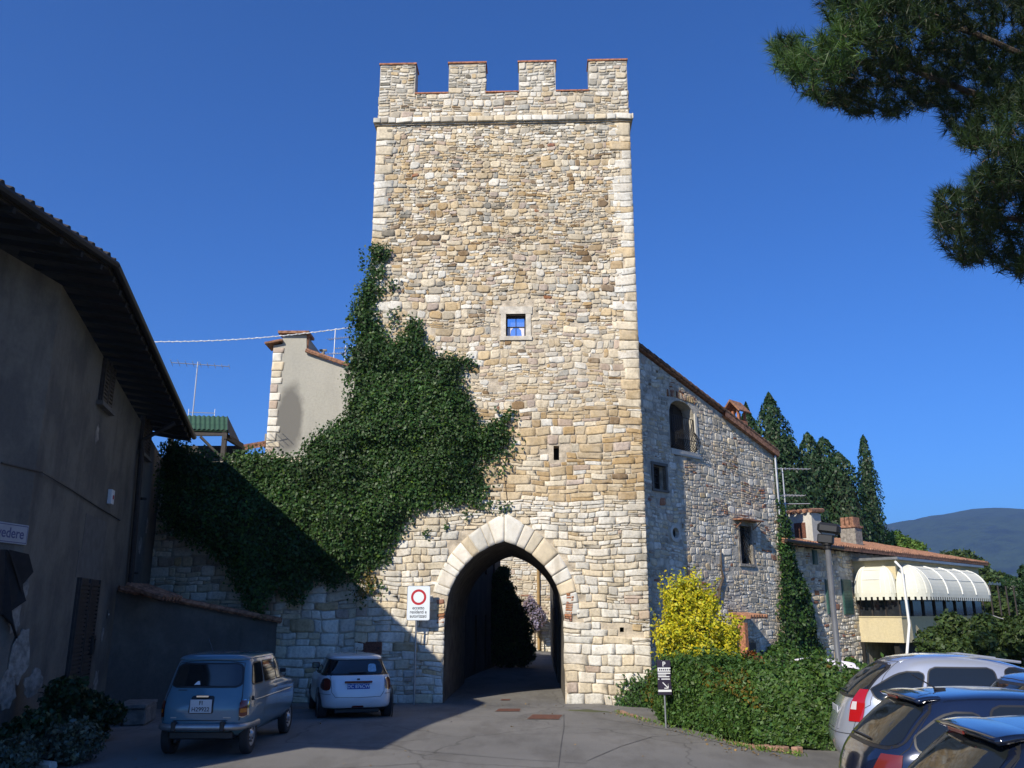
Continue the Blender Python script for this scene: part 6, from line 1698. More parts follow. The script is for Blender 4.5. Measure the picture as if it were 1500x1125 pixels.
for sg in (1, -1):
    sidepart(car, b, [(1.075, -1.33, -.78), (1.39, -1.16, -.74)], M['glass'], 'side_window', sg, .006, .05, .02)
    sidepart(car, b, [(1.075, -.68, .02), (1.39, -.66, .0)], M['glass'], 'side_window', sg, .006, .04, .02)
    sidepart(car, b, [(1.075, .10, .76), (1.39, .08, .42)], M['glass'], 'side_window', sg, .006, .04, .02)
    sidepart(car, b, [(.50, -.725, -.715), (1.03, -.725, -.715)], M['black'], 'door_gap', sg, .003, 0)
    sidepart(car, b, [(.50, .05, .06), (1.03, .05, .06)], M['black'], 'door_gap', sg, .003, 0)
    sidepart(car, b, [(.935, -.15, .0), (.955, -.15, .0)], M['chrome'], 'door_handle', sg, .02, 0)
    sidepart(car, b, [(.935, .62, .75), (.955, .62, .75)], M['chrome'], 'door_handle', sg, .02, 0)
    line3(P_BLUE, [b.side(x, .83, sg, .004) for x in np.linspace(-1.3, 1.3, 9)], .010, 'body_crease', car)
# hatch outline, tail lamps, bumper
hp = [(y, z) for y, z in ((-.60, .56), (-.60, .90), (-.575, 1.05), (-.53, 1.40), (-.3, 1.43), (0, 1.435), (.3, 1.43), (.53, 1.40), (.575, 1.05), (.60, .90), (.60, .56), (-.60, .56))]
def interp(pts, k=6):
    out = []
    for (a, b_), (c, d) in zip(pts, pts[1:]):
        out += [(a+(c-a)*i/k, b_+(d-b_)*i/k) for i in range(k)]
    return out+[pts[-1]]
line3(M['black'], [b.rear(y, z, .001) for y, z in interp(hp)], .006, 'hatch_gap', car)
for sg in (1, -1):
    rearpart(car, b, sorted([(.60, sg*.645-.042, sg*.645+.042), (.84, sg*.64-.042, sg*.64+.042)]), M['taildark'], 'tail_light', .028, .02, .012, M['chrome'])
    rearpart(car, b, [(.66, sg*.645-.036, sg*.645+.036), (.72, sg*.645-.036, sg*.645+.036)], simple('amber_lens', (.5, .16, .02), .2, var=0, coat=.5) if sg == 1 else bpy.data.materials['amber_lens'], 'indicator', .031, .01)
f = MB(); f.tube([b.rear(y, .44, .075) if abs(y) < .6 else b.rear(y*.98, .44, .06) for y in np.linspace(-.72, .72, 25)], .052, 10); bp_ = f.build('bumper', M['galv'], car, True)
for y in (-.38, .38):
    f = MB(); f.bbox(b.rear(y, .45, .09), (.05, .035, .075), .012); f.build('bumper_guard', M['black'], bp_)
rearpart(car, b, [(.66, -.20, .20), (.92, -.18, .18)], M['black'], 'plate_recess', .003, .03)
plate(car, b, .765, 0, .34, .20, .022, [('FI', .047, .088), ('H29922', -.048, .088)], M['plategrey'], M['ink'])
f = MB(); f.bbox(b.rear(0, .905, .03), (.02, .10, .018), .006); f.build('hatch_handle', M['chrome'], car)
f = MB(); f.tube([b.rear(y, 1.455, .02) for y in np.linspace(-.56, .56, 15)], .018, 6); f.build('rain_gutter', P_BLUE, car)
Mx = frame_M(b.rear(.45, .60, .008), (0, -1, 0), (0, 0, 1))
f = MB(); f.bbox(b.rear(-.42, .60, .006), (.003, .06, .008), .001); f.build('badge', M['galv'], car); f = MB(); f.bbox(b.rear(.42, .60, .006), (.003, .045, .008), .001); f.build('badge', M['galv'], car); f = MB(); f.bbox(b.rear(.36, 1.0, .006), (.003, .07, .006), .001); f.build('badge', M['black'], car)
rearpart(car, b, [(1.075, .10, .20), (1.13, .12, .15)], M['white'], 'paper', .013, 0)
f = MB(); f.lathe([(.03, 0), (.04, .02), (.03, .03)], 12, Matrix.Rotation(R(90), 3, 'X'), b.side(-1.45, .86, -1, .03)); f.build('fuel_cap', M['black'], car)
for sg in (1, -1):
    f = MB(); f.tube([b.side(.80, 1.04, sg, 0), b.side(.80, 1.08, sg, .10)], .008, 6); f.bbox(b.side(.78, 1.12, sg, .14), (.02, .06, .035), .01); f.build('wing_mirror', M['black'], car)
f = MB(); f.tube([(.2, .5, 1.50), (.05, .56, 1.75)], .004, 5); f.build('aerial', M['chrome'], car)
f = MB(); f.bbox((-1.45, 0, .33), (.2, .5, .06), .02); f.tube([(-1.75, .35, .26), (-1.3, .35, .28)], .022, 8); f.build('exhaust', M['black'], car)

# ---- white retro three-door hatchback
P_WHITE = paint('white_car_paint', (0.72, 0.74, 0.76), 0, .3)
b = Body([(.17, -1.45, 1.5, .70, 5), (.26, -1.66, 1.70, .79, 5), (.31, -1.74, 1.76, .825, 5), (.48, -1.80, 1.80, .842, 4.6), (.60, -1.79, 1.80, .845, 4.6), (.80, -1.735, 1.72, .838, 4.6), (.90, -1.68, 1.45, .815, 4.6), (.955, -1.63, 1.0, .775, 4.8), (.975, -1.60, .88, .755, 5),
          (1.28, -1.40, .42, .615, 5), (1.32, -1.385, .34, .60, 4.6), (1.33, -1.42, .34, .605, 4.6), (1.37, -1.36, .22, .565, 4.4), (1.395, -1.15, .02, .46, 4), (1.405, -.95, -.15, .34, 3.6)])
q = PZ(519, 1045, -.08); hd_ = R(90+17)
fw = Vector((math.cos(hd_), math.sin(hd_), 0)); loc = Vector((-3.42, 20.15, 0))+fw*1.8
car = car_root('parked_car', 'white retro three-door hatchback with black greenhouse parked by the stone wall', (loc.x, loc.y, gz(loc.x, loc.y)+.0), hd_, 'parked cars')
b.mesh(P_WHITE, [(-1.12, (.345, .315)), (1.24, (.345, .315))], parent=car, mats=[M['black'], M['black']], zsplit=[(.1, .285), (.968, 1.31)])
wheels(car, [(-1.12, .735), (-1.12, -.735), (1.24, .735), (1.24, -.735)], .31, .19, 1)
rearpart(car, b, [(1.0, -.60, .60), (1.27, -.50, .50)], M['glass'], 'rear_window', .008, .05)
for sg in (1, -1):
    sidepart(car, b, [(.99, -1.42, -.62), (1.285, -1.2, -.60)], M['glass'], 'side_window', sg, .006, .05)
    sidepart(car, b, [(.99, -.54, .74), (1.285, -.52, .32)], M['glass'], 'side_window', sg, .006, .04)
    sidepart(car, b, [(.36, -.585, -.575), (.95, -.585, -.575)], M['black'], 'door_gap', sg, .003, 0)
    sidepart(car, b, [(.955, -1.55, .85), (.968, -1.55, .85)], M['chrome'], 'belt_trim', sg, .008, 0)
    f = MB(); f.lathe([(.36, -.012), (.385, -.01), (.392, .0), (.385, .008), (.355, .008)], 28, Matrix.Rotation(R(90), 3, 'X'), (-1.12, sg*.832, .31)); f.build('arch_trim', M['black'], car)
    rearpart(car, b, [(.66, sg*.705-.075, sg*.705+.075), (.76, sg*.70-.085, sg*.70+.085), (.90, sg*.68-.06, sg*.68+.06)], M['taildark'], 'tail_light', .012, .05, .014, M['chrome'])
    f = MB(); f.tube([b.side(.72, .97, sg, 0), b.side(.70, 1.0, sg, .10)], .02, 6); bmc = b.side(.66, 1.03, sg, .16); f.bbox(bmc, (.05, .10, .07), .03); f.build('wing_mirror', M['black'], car)
    f = MB(); f.bbox(bmc+Vector((-.052, 0, 0)), (.003, .08, .05), .001); f.build('mirror_glass', M['darkglass'], car)
hp = [(-.62, .95), (-.60, .88), (-.58, .62), (-.50, .52), (0, .505), (.50, .52), (.58, .62), (.60, .88), (.62, .95)]
line3(M['black'], [b.rear(y, z, -.001) for y, z in interp(hp)], .005, 'hatch_gap', car)
line3(M['black'], [b.rear(y, .575, -.001) for y in np.concatenate([np.linspace(-.80, -.60, 5)])], .005, 'bumper_gap', car)
line3(M['black'], [b.rear(y, .575, -.001) for y in np.linspace(.60, .80, 5)], .005, 'bumper_gap', car)
f = MB(); f.bbox(b.rear(0, .825, .022), (.025, .31, .022), .015); f.build('hatch_handle', M['taildark'], car)
plate(car, b, .735, 0, .50, .11, .012, [('DC 876CW', 0, .10)], M['plateblue'], M['signback'])
f = MB(); f.tube([b.rear(y, .885, .012) for y in (-.03, .03)], .016, 8); f.build('badge', M['black'], car)
rearpart(car, b, [(.285, -.14, .14), (.33, -.12, .12)], M['taildark'], 'fog_lamp', .012, .01)
rearpart(car, b, [(1.03, -.42, -.22), (1.2, -.40, -.24)], simple('pale_blue_sticker', (.22, .38, .5), .5, var=.2, nscale=20), 'window_sticker', .012, .04)
f = MB(); f.bbox(b.rear(.0, 1.02, .02), (.01, .2, .008), .003); f.build('wiper', M['black'], car)
f = MB(); f.tube([(-1.05, 0, 1.395), (-1.2, 0, 1.56)], .006, 5); f.build('aerial', M['black'], car)
f = MB(); f.bbox((-1.3, 0, .22), (.35, .5, .05), .02); f.build('underbody', M['black'], car)

# ---- silver people carrier, rear three-quarter
def modern(car, rows, pm, wheel_x, wr, sidewins, rearwin, tails, arches=True, spoiler=None, trim=M['black'], style=1, pz=.88):
    b = Body(rows); b.mesh(pm, [(wheel_x[0], (wr+.045, wr)), (wheel_x[1], (wr+.045, wr))], parent=car)
    hw = rows[3][3]-.11
    wheels(car, [(wheel_x[0], hw), (wheel_x[0], -hw), (wheel_x[1], hw), (wheel_x[1], -hw)], wr, .2, style)
    rearpart(car, b, rearwin, M['glass'], 'rear_window', .008, .08, .03)
    for sg in (1, -1):
        for w_ in sidewins: sidepart(car, b, w_, M['glass'], 'side_window', sg, .007, .07, .018)
        for nm, rws, mm in tails:
            zdense(rws, .0, lambda u, z: b.corner(u, z, sg, nm)).build('tail_light', mm, car, True)
        f = MB(); wx = sidewins[-1][0][2]-.15; wz = sidewins[-1][0][0]
        bmc = b.side(wx, wz+.06, sg, .14); f.bbox(bmc, (.06, .11, .075), .03); f.tube([b.side(wx, wz, sg, 0), bmc], .025, 6); f.build('wing_mirror', trim, car)
        for gx in ((sidewins[0][0][2]+sidewins[1][0][1])/2, (sidewins[-2][0][2]+sidewins[-1][0][1])/2): sidepart(car, b, [(.35, gx-.004, gx+.004), (sidewins[0][0][0]-.03, gx-.004, gx+.004)], M['black'], 'door_gap', sg, .002, 0)
        for gx in (sidewins[1][0][1]+.12, sidewins[-1][0][1]+.12): sidepart(car, b, [(sidewins[1][0][0]-.12, gx, gx+.17), (sidewins[1][0][0]-.09, gx, gx+.17)], pm, 'door_handle', sg, .03, 0)
    zb = rows[2][0]
    line3(M['black'], [b.rear(y, .62, -.001) for y in np.linspace(-.8, .8, 31)], .005, 'bumper_gap', car)
    hg_ = [(-.66, .66), (-.67, .9)]+[(-b.at(z)[2]*.86, z) for z in (1.0, 1.15, 1.3)]+[(-b.at(rearwin[-1][0]+.05)[2]*.8, rearwin[-1][0]+.05), (0, rearwin[-1][0]+.06)]
    hg_ = hg_+[(-y, z) for y, z in hg_[::-1][1:]]+[(-.66, .66)]
    line3(M['black'], [b.rear(y, z, .0) for y, z in interp(hg_)], .004, 'hatch_gap', car)
    f = MB(); f.bbox(b.rear(0, rearwin[0][0]+.03, .02), (.01, .28, .008), .003); f.build('wiper', M['black'], car)
    f = MB(); f.bbox(b.rear(0, pz, .004), (.006, .26, .055), .003); f.build('licence_plate', M['plategrey'], car)
    if spoiler: 
        z, x0, x1, hwid = spoiler; f = MB()
        def sp(u, v): y = (u-.5)*2*hwid; xx = x0+(x1-x0)*v-.05*(1-abs(u-.5)*2)**.5*(1-v)*0; return Vector((xx+.05*abs(u-.5)**2*4*(1-v), y, z+.035*v+.012*math.sin(v*3)-.02*(abs(u-.5)*2)**3))
        f.grid(sp, 16, 5); n0 = len(f.v); f.v += [(v[0]+.03*(1 if v[0] < (x0+x1)/2 else 0), v[1]*.985, v[2]-.03) for v in f.v[:n0]]
        nx = 17
        f.f += [tuple(n0+i for i in reversed(q)) for q in f.f[:16*5]]
        f.f += [(i, n0+i, n0+i+1, i+1) for i in range(16)]+[(j*nx, (j+1)*nx, n0+(j+1)*nx, n0+j*nx) for j in range(5)]+[(j*nx+16, n0+j*nx+16, n0+(j+1)*nx+16, (j+1)*nx+16) for j in range(5)]
        f.build('spoiler', pm, car, True)
        g = MB(); g.bbox((x0+.012, 0, z-.02), (.008, .14, .012), .003); g.build('brake_light', M['taildark'], car)
    return b
P_SILVER = paint('silver_paint', (0.46, 0.49, 0.56), .5, .25)
rows = [(.22, -1.85, 1.9, .76, 4.2), (.32, -2.06, 2.05, .85, 4.2), (.55, -2.13, 2.12, .872, 4.0), (.75, -2.08, 2.08, .872, 4.0), (.90, -2.02, 1.85, .860, 4.0), (1.02, -1.96, 1.40, .835, 4.0), (1.10, -1.90, 1.15, .815, 4.0),
        (1.30, -1.70, .80, .745, 4.0), (1.48, -1.45, .40, .665, 3.8), (1.56, -1.30, .15, .62, 3.6), (1.60, -1.15, -.02, .57, 3.4), (1.63, -.90, -.28, .45, 3.0), (1.64, -.75, -.42, .30, 3)]
def place_rear(px, py, z, Y_or=None): return PZ(px, py, z)
hdg = R(-13)
fwd = Vector((math.cos(hdg), math.sin(hdg), 0)); lft = Vector((-math.sin(hdg), math.cos(hdg), 0))
tl = PZ(1240, 1035, .98)          # right-hand tail lamp, near rear corner
ctr = tl+fwd*1.98+lft*.80; 
car = car_root('parked_car', 'silver rounded people carrier with tall red tail lamp beside the hedge end', (ctr.x, ctr.y, 0), hdg, 'parked cars')
modern(car, rows, P_SILVER, (-1.33, 1.40), .315,
       [[(1.06, -1.58, -1.08), (1.20, -1.62, -1.02), (1.42, -1.22, -.93)], [(1.06, -.98, -.06), (1.48, -.86, -.08)], [(1.06, .06, 1.12), (1.30, .06, .66), (1.48, .06, .30)]],
       [(1.10, -.64, .64), (1.50, -.50, .50)],
       [(.012, [(.78, 29, 42), (1.0, 26, 43), (1.19, 27, 40)], M['tail']), (.016, [(.93, 28, 35), (1.03, 28, 34)], M['clear'])])
f = MB(); f.tube([(-1.2, -.5, 1.56), (-.2, -.55, 1.62), (.3, -.55, 1.56)], .018, 6); f.tube([(-1.2, .5, 1.56), (-.2, .55, 1.62), (.3, .55, 1.56)], .018, 6); f.build('roof_rails', P_SILVER, car)

P_DARK = paint('dark_blue_paint', (0.012, 0.020, 0.050), .3, .16)
rows2 = [(.20, -1.75, 1.8, .74, 4.4), (.30, -1.95, 1.95, .83, 4.4), (.50, -2.02, 2.0, .855, 4.2), (.70, -1.99, 1.98, .86, 4.2), (.85, -1.94, 1.75, .85, 4.2), (.93, -1.89, 1.3, .825, 4.2), (.99, -1.84, 1.05, .80, 4.2),
         (1.20, -1.63, .70, .72, 4.2), (1.35, -1.45, .32, .655, 4.0), (1.41, -1.36, .1, .62, 3.8), (1.44, -1.20, -.1, .56, 3.4), (1.465, -.9, -.35, .42, 3.0), (1.47, -.75, -.45, .3, 3)]
sw = [[(.97, -1.55, -1.02), (1.10, -1.52, -.98), (1.30, -1.22, -.93)], [(.97, -.92, -.05), (1.36, -.82, -.07)], [(.97, .06, 1.0), (1.20, .06, .58), (1.36, .06, .22)]]
tails2 = [(.012, [(.70, 20, 42), (.94, 26, 44)], M['taildark'])]
hdg = R(-6); fwd = Vector((math.cos(hdg), math.sin(hdg), 0)); lft = Vector((-math.sin(hdg), math.cos(hdg), 0))
tp = PZ(1322, 1017, 1.44); ctr = tp+fwd*1.50+lft*.35
car = car_root('parked_car', 'dark navy hatchback with roof spoiler, parked between the silver and the black car', (ctr.x, ctr.y, 0), hdg, 'parked cars')
modern(car, rows2, P_DARK, (-1.25, 1.32), .31, sw, [(1.0, -.64, .64), (1.36, -.53, .53)], tails2, spoiler=(1.415, -1.50, -1.22, .54), pz=.5)
f = MB(); f.tube([(-1.05, 0, 1.46), (-1.28, 0, 1.60)], .007, 5); f.bbox((-1.03, 0, 1.465), (.05, .03, .012), .005); f.build('aerial', M['black'], car)
P_BLK = paint('blue_black_paint', (0.008, 0.012, 0.028), .3, .12)
hdg = R(-7); fwd = Vector((math.cos(hdg), math.sin(hdg), 0)); lft = Vector((-math.sin(hdg), math.cos(hdg), 0))
tp = PZ(1408, 1060, 1.455); ctr = tp+fwd*1.52+lft*.15
car = car_root('parked_car', 'blue black hatchback nearest the camera, mostly outside the bottom right corner', (ctr.x, ctr.y, 0), hdg, 'parked cars')
modern(car, rows2, P_BLK, (-1.25, 1.32), .31, sw, [(1.0, -.64, .64), (1.36, -.53, .53)], tails2, spoiler=(1.415, -1.52, -1.20, .56), pz=.5)
P_BL2 = paint('mid_blue_paint', (0.03, 0.07, 0.20), .3, .2)
hdg = R(-7); fwd = Vector((math.cos(hdg), math.sin(hdg), 0)); lft = Vector((-math.sin(hdg), math.cos(hdg), 0))
tp = PZ(1447, 992, 1.42); ctr = Vector((tp.x, 10.75, 0))+fwd*1.35
car = car_root('parked_car', 'blue car almost hidden between the silver carrier and the navy hatchback', (ctr.x, ctr.y, 0), hdg, 'parked cars')
modern(car, [(z*1.03, a*.96, c*.96, h*.96, e) for z, a, c, h, e in rows2], P_BL2, (-1.2, 1.27), .31, sw, [(1.03, -.62, .62), (1.38, -.50, .50)], tails2)
f = MB(); f.tube([(-.95, .2, 1.50), (-1.1, .2, 1.66)], .006, 5); f.build('aerial', M['black'], car)

# ------------------------------------------------------------------ signs, lamp, cables, aerials, covers
sp_ = TT(612, 1030)
pp = W3(T0, TDR, TN, TT(612, 930)[0], 0, .42); gs = gz(pp.x, pp.y)
ns = thing('traffic_sign', 'white no-entry sign with red ring and Italian residents text on a grey post', 'sign', (pp.x, pp.y, gs))
Yp = pp.y; zt_, zb_ = PY(612, 858, Yp).z-gs, PY(612, 909, Yp).z-gs; xl_, xr_ = PY(596, 885, Yp).x-pp.x, PY(630, 885, Yp).x-pp.x
f = MB(); f.tube([(0, .03, -.1), (0, .03, zb_+.6)], .028, 10); f.build('post', M['galv'], ns)
cx_s, cz_s = (xl_+xr_)/2, (zt_+zb_)/2
def rrect(cx, cz, hw_, hh_, r, y, n=5):
    out = []
    for (sx, sz, a0) in ((1, 1, 0), (-1, 1, 90), (-1, -1, 180), (1, -1, 270)):
        for i in range(n+1): a = R(a0+90*i/n); out.append((cx+sx*(hw_-r)+r*math.cos(a), y, cz+sz*(hh_-r)+r*math.sin(a)))
    return out
HW, HH = (xr_-xl_)/2, (zt_-zb_)/2
f = MB(); f.prism(rrect(cx_s, cz_s, HW, HH, .05, 0), (0, .02, 0)); pnl = f.build('sign_panel', M['galv'], ns)
f = MB(); f.prism(rrect(cx_s, cz_s, HW-.014, HH-.014, .04, -.003), (0, .002, 0)); f.build('sign_face', M['signback'], pnl)
f = MB(); c0_ = cz_s+HH*.34
for i in range(40):
    a0, a1 = 2*math.pi*i/40, 2*math.pi*(i+1)/40; r1_, r2_ = HW*.46, HW*.66
    f.add([(cx_s+r1_*math.cos(a0), -.005, c0_+r1_*math.sin(a0)), (cx_s+r2_*math.cos(a0), -.005, c0_+r2_*math.sin(a0)), (cx_s+r2_*math.cos(a1), -.005, c0_+r2_*math.sin(a1)), (cx_s+r1_*math.cos(a1), -.005, c0_+r1_*math.sin(a1))], [(0, 3, 2, 1)])
f.build('red_ring', M['red'], pnl)
for i, tx in enumerate(('eccetto', 'residenti e', 'autorizzati')):
    text_obj('sign_lettering', tx, .125, M['ink'], pnl, frame_M((cx_s, -.005, cz_s-HH*(.28+.235*i)), (1, 0, 0), (0, 0, 1)), .0008, 'CENTER', .88)
f = MB()
for zz in (-.2, .2): f.bbox((0, .028, cz_s+zz), (.05, .012, .02), .003)
f.build('bracket', M['galv'], ns)

Yq = 18.1; q0 = PY(973, 993, Yq); g_ = gz(q0.x, Yq)
ps = thing('parking_sign', 'narrow dark purple parking sign with white P and arrow before the hedge', 'sign', (q0.x, Yq, g_), R(3))
zt_, zb_ = PY(973, 967, Yq).z-g_, PY(973, 1018, Yq).z-g_; hw_ = (PY(984, 993, Yq).x-PY(964, 993, Yq).x)/2; H = zt_-zb_; cz = (zt_+zb_)/2
f = MB(); f.bbox((0, 0, cz), (hw_, .012, H/2), .004); pnl = f.build('sign_panel', M['signdark'], ps)
f = MB(); f.tube([(0, .03, -.1), (0, .03, zt_-.05)], .02, 8); f.build('post', M['galv'], ps)
text_obj('sign_lettering', 'P', .13, M['white'], pnl, frame_M((0, -.0135, zt_-H*.12), (1, 0, 0), (0, 0, 1)), .0006)
f = MB()
def bar(z0, z1, x0, x1): f.add([(x0*hw_, -.0135, zt_-H*z1), (x1*hw_, -.0135, zt_-H*z1), (x1*hw_, -.0135, zt_-H*z0), (x0*hw_, -.0135, zt_-H*z0)], [(0, 1, 2, 3)])
bar(.215, .33, -.95, .95); bar(.36, .395, -.95, .9); bar(.415, .44, -.9, .3); bar(.46, .49, -.9, .75); bar(.53, .56, -.95, -.75); bar(.53, .56, -.45, .8); bar(.85, .91, -.97, .97)
f.build('white_bars', M['white'], pnl)
f = MB()
cxa, cza = .15*hw_, zt_-H*.73
def seg(a, b, w):
    a, b = Vector((a[0], 0, a[1])), Vector((b[0], 0, b[1])); d_ = (b-a).normalized(); nrm = Vector((-d_.z, 0, d_.x))*w
    f.add([tuple(p+Vector((cxa, -.0138, cza))) for p in (a-nrm, b-nrm, b+nrm, a+nrm)], [(0, 1, 2, 3)])
seg((-.06, .06), (.05, -.05), .009); seg((.05, -.05), (.05, .03), .008); seg((.05, -.05), (-.03, -.05), .008)
f.build('arrow', M['white'], pnl)
f = MB()
for i in range(6): x_ = -.75+i*.3; f.add([(x_*hw_, -.0142, zt_-H*.30), ((x_+.2)*hw_, -.0142, zt_-H*.30), ((x_+.2)*hw_, -.0142, zt_-H*(.25)), (x_*hw_, -.0142, zt_-H*.25)], [(0, 1, 2, 3)])
f.build('dark_lettering', M['signdark'], pnl)

# lamp post
lx = PY(1230, 990, 16.2); lt = PY(1212, 800, 16.2)
lp = thing('lamp_post', 'grey steel lamp post with black twin floodlight head behind the hedge', 'street lamp', (lx.x, 16.2, 0))
zt_ = lt.z
f = MB(); f.tube([(0, 0, -.1), (0, 0, .3), (0, 0, .32), (0, 0, zt_)], [.08, .08, .056, .050], 14); f.build('post', M['polesteel'], lp, True)
f = MB(); f.lathe([(.075, 0), (.075, .06), (.10, .07), (.10, .12), (.05, .13)], 14, None, (0, 0, zt_-.05)); f.build('collar', M['iron'], lp)
hdm = Matrix.Rotation(R(-28), 3, 'Z')
f = MB(); f.bbox((-.02, 0, zt_+.13), (.14, .10, .085), .02, hdm @ Matrix.Rotation(R(8), 3, 'Y')); f.build('lower_floodlight', M['black'], lp)
f = MB(); f.bbox((.05, -.03, zt_+.32), (.20, .14, .10), .05, hdm @ Matrix.Rotation(R(10), 3, 'Y')); hdl = f.build('upper_floodlight', M['black'], lp)
f = MB(); f.bbox(Vector((.05, -.03, zt_+.26)), (.14, .10, .08), .02, hdm @ Matrix.Rotation(R(10), 3, 'Y')); f.build('lamp_glass', M['darkglass'], hdl)
f = MB(); f.tube([(0, 0, zt_+.05), (0, 0, zt_+.28)], .03, 8); f.build('bracket', M['iron'], lp)

# manhole covers
def cover(name, label, pts, m, z=.006):
    q = [PZ(x, y, -.12) for x, y in pts]; c = sum(q, Vector())/len(q); t = thing(name, label, 'manhole cover', (c.x, c.y, gz(c.x, c.y)), group='manhole covers in the road')
    f = MB(); f.add([(p.x-c.x, p.y-c.y, gz(p.x, p.y)-gz(c.x, c.y)+z) for p in q], [(0, 1, 2, 3)]); f.build('frame', M['kerb'], t)
    f = MB(); f.add([((p.x-c.x)*.93, (p.y-c.y)*.93, gz(p.x, p.y)-gz(c.x, c.y)+z+.004) for p in q], [(0, 1, 2, 3)]); f.build('lid', m, t)
cover('manhole_cover', 'large rusty rectangular manhole cover in front of the right side of the archway', [(770, 1058), (820, 1059), (826, 1048), (779, 1047)], M['rust'])
cover('manhole_cover', 'rusty manhole cover in the middle of the archway entrance', [(724, 1041), (762, 1041), (764, 1035), (730, 1035)], M['rust'])
cover('manhole_cover', 'small dark drain lid just inside the archway', [(733, 1022), (747, 1022), (748, 1020), (734, 1020)], M['rust'])

# white sheet behind the hedge
c = PY(1204, 966, 20.5); t = thing('garden_table', 'garden table under a crumpled white sheet behind the hedge', 'table', (c.x, 20.5, 0))
f = MB()
for sx in (-.5, .5):
    for sy in (-.35, .35): f.bbox((sx, sy, .52), (.03, .03, .52), .005)
f.bbox((0, 0, 1.05), (.6, .42, .02), .005); f.build('table_frame', M['darkwood'], t)
f = MB()
def sh(u, v):
    x = (u-.5)*1.36; y = (v-.5)*1.0; ed = max(abs(u-.5), abs(v-.5))*2
    z = 1.12+.10*math.exp(-((x+.2)**2+y*y)*9)+.05*math.sin(x*9+y*4)*.5-.5*max(0, ed-.86)**1.0*1.8
    return Vector((x, y, z))
f.grid(sh, 30, 20); o = f.build('white_sheet', M['sheet'], t, True)
# fence post glimpse next to hedge end
fp_ = thing('wire_fence', 'thin dark metal fence posts with wire at the right end of the hedge', 'fence', (5.6, 15.2, 0))
for i in range(4):
    f = MB(); f.tube([(i*.35, .1*i, -.1), (i*.35, .1*i, 1.05)], .016, 6); f.build('post', M['iron'], fp_)
f = MB()
for z_ in (.3, .65, 1.0): f.tube([(0, 0, z_), (1.05, .3, z_)], .005, 4)
f.build('wire', M['iron'], fp_)

# crossing cable and its anchor
ca, cb_ = PY(150, 500, 25.5), PY(548, 475, 26.0)
pts = []
for i in range(25):
    t_ = i/24; p = ca.lerp(cb_, t_); p.z -= .22*math.sin(t_*math.pi); pts.append(p)
cbl = thing('overhead_cable', 'white twisted cable slung from the left house to the gate tower', 'cable', pts[0])
f = MB(); f.tube(pts, .012, 6); keep(f.build('cable', M['white']), cbl)
f = MB()
tw = []
for i in range(240):
    t_ = i/239; p = ca.lerp(cb_, t_); p.z -= .22*math.sin(t_*math.pi); tw.append(p+Vector((0, .02*math.cos(i*.9), .02*math.sin(i*.9))))
f.tube(tw, .009, 4); keep(f.build('twisted_wire', M['white']), cbl)
# thin cable at right
ca, cb_ = PY(1423, 890, 45), PY(1560, 925, 30)
cb2 = thing('overhead_cable', 'thin pale cable leaving the terrace annex towards the right edge', 'cable', ca)
f = MB(); f.tube([ca.lerp(cb_, i/8)-Vector((0, 0, .15*math.sin(i/8*math.pi))) for i in range(9)], .02, 5); keep(f.build('cable', M['white']), cb2)

def antenna(label, base, h, arms, ang=0.0, r=.022, group='television aerials'):
    t = thing('roof_aerial', label, 'aerial', base, group=group)
    f = MB(); f.tube([(0, 0, 0), (0, 0, h)], r, 6); f.build('mast', M['alu'], t)
    for (z, L, n, ln, a, off) in arms:
        d = Vector((math.cos(a+ang), math.sin(a+ang), 0)); p = Vector((-d.y, d.x, 0)); f = MB()
        f.tube([Vector((0, 0, z))+d*(off-L/2), Vector((0, 0, z))+d*(off+L/2)], r*.7, 5)
        for i in range(n):
            c = Vector((0, 0, z))+d*(off-L/2+L*i/max(1, n-1)); q = (p if ln > 0 else Vector((0, 0, 1)))*abs(ln)*(1-.4*i/max(1, n))/2
            f.tube([c-q, c+q], r*.45, 4)
        f.build('aerial_arm', M['alu'], t)
    return t
b0 = PY(277, 608, 30); h0 = PY(290, 530, 30).z-b0.z
antenna('tall aerial mast above the green sheet roof', (PY(283, 600, 30).x, 30, b0.z-.6), h0+.6, [(h0+.5, 2.0, 9, .9, R(15), .1), (h0*.35, .9, 2, -.3, R(190), -.3)])
b0 = PY(489, 525, 33.8); antenna('double aerial on the roof of the quoined house', (b0.x, 33.8, b0.z-.3), PY(489, 485, 33.8).z-b0.z+.4, [(1.15, 1.0, 10, .35, R(-20), .2), (.5, .9, 9, .4, R(170), -.1)])
b0 = PY(505, 533, 34.2); antenna('short aerial beside the double one on the quoined house roof', (b0.x, 34.2, b0.z-.3), 1.1, [(1.0, .9, 11, .3, R(170), .0)])
b0 = W3(VP_, WD, WN, VT(1177, 770)[0], EZ+.2, -.7); hh_ = PY(1174, 686, b0.y).z-b0.z
antenna('rusty-jointed aerial with three arms on the wing roof before the dark conifers', b0, hh_, [(hh_-.02, 1.6, 10, .6, R(5), .3), (hh_*.62, .9, 7, .7, R(10), .35), (hh_*.5, 1.9, 2, .2, R(-5), .0)], r=.028)
# dead climber stem on the stone house
f = MB()
f.tube([W3(WP, WD, WN, *WT(x, y), .05) for x, y in ((1051, 880), (1053, 860), (1058, 846), (1055, 835), (1054, 805))], [.05, .04, .035, .03, .015], 6)
tb = thing('climber_stem', 'bare dark climber stem on the stone house wall above the yellow bush', 'plant stem', W3(WP, WD, WN, *WT(1051, 890), .05)); keep(f.build('stem', M['bark']), tb)

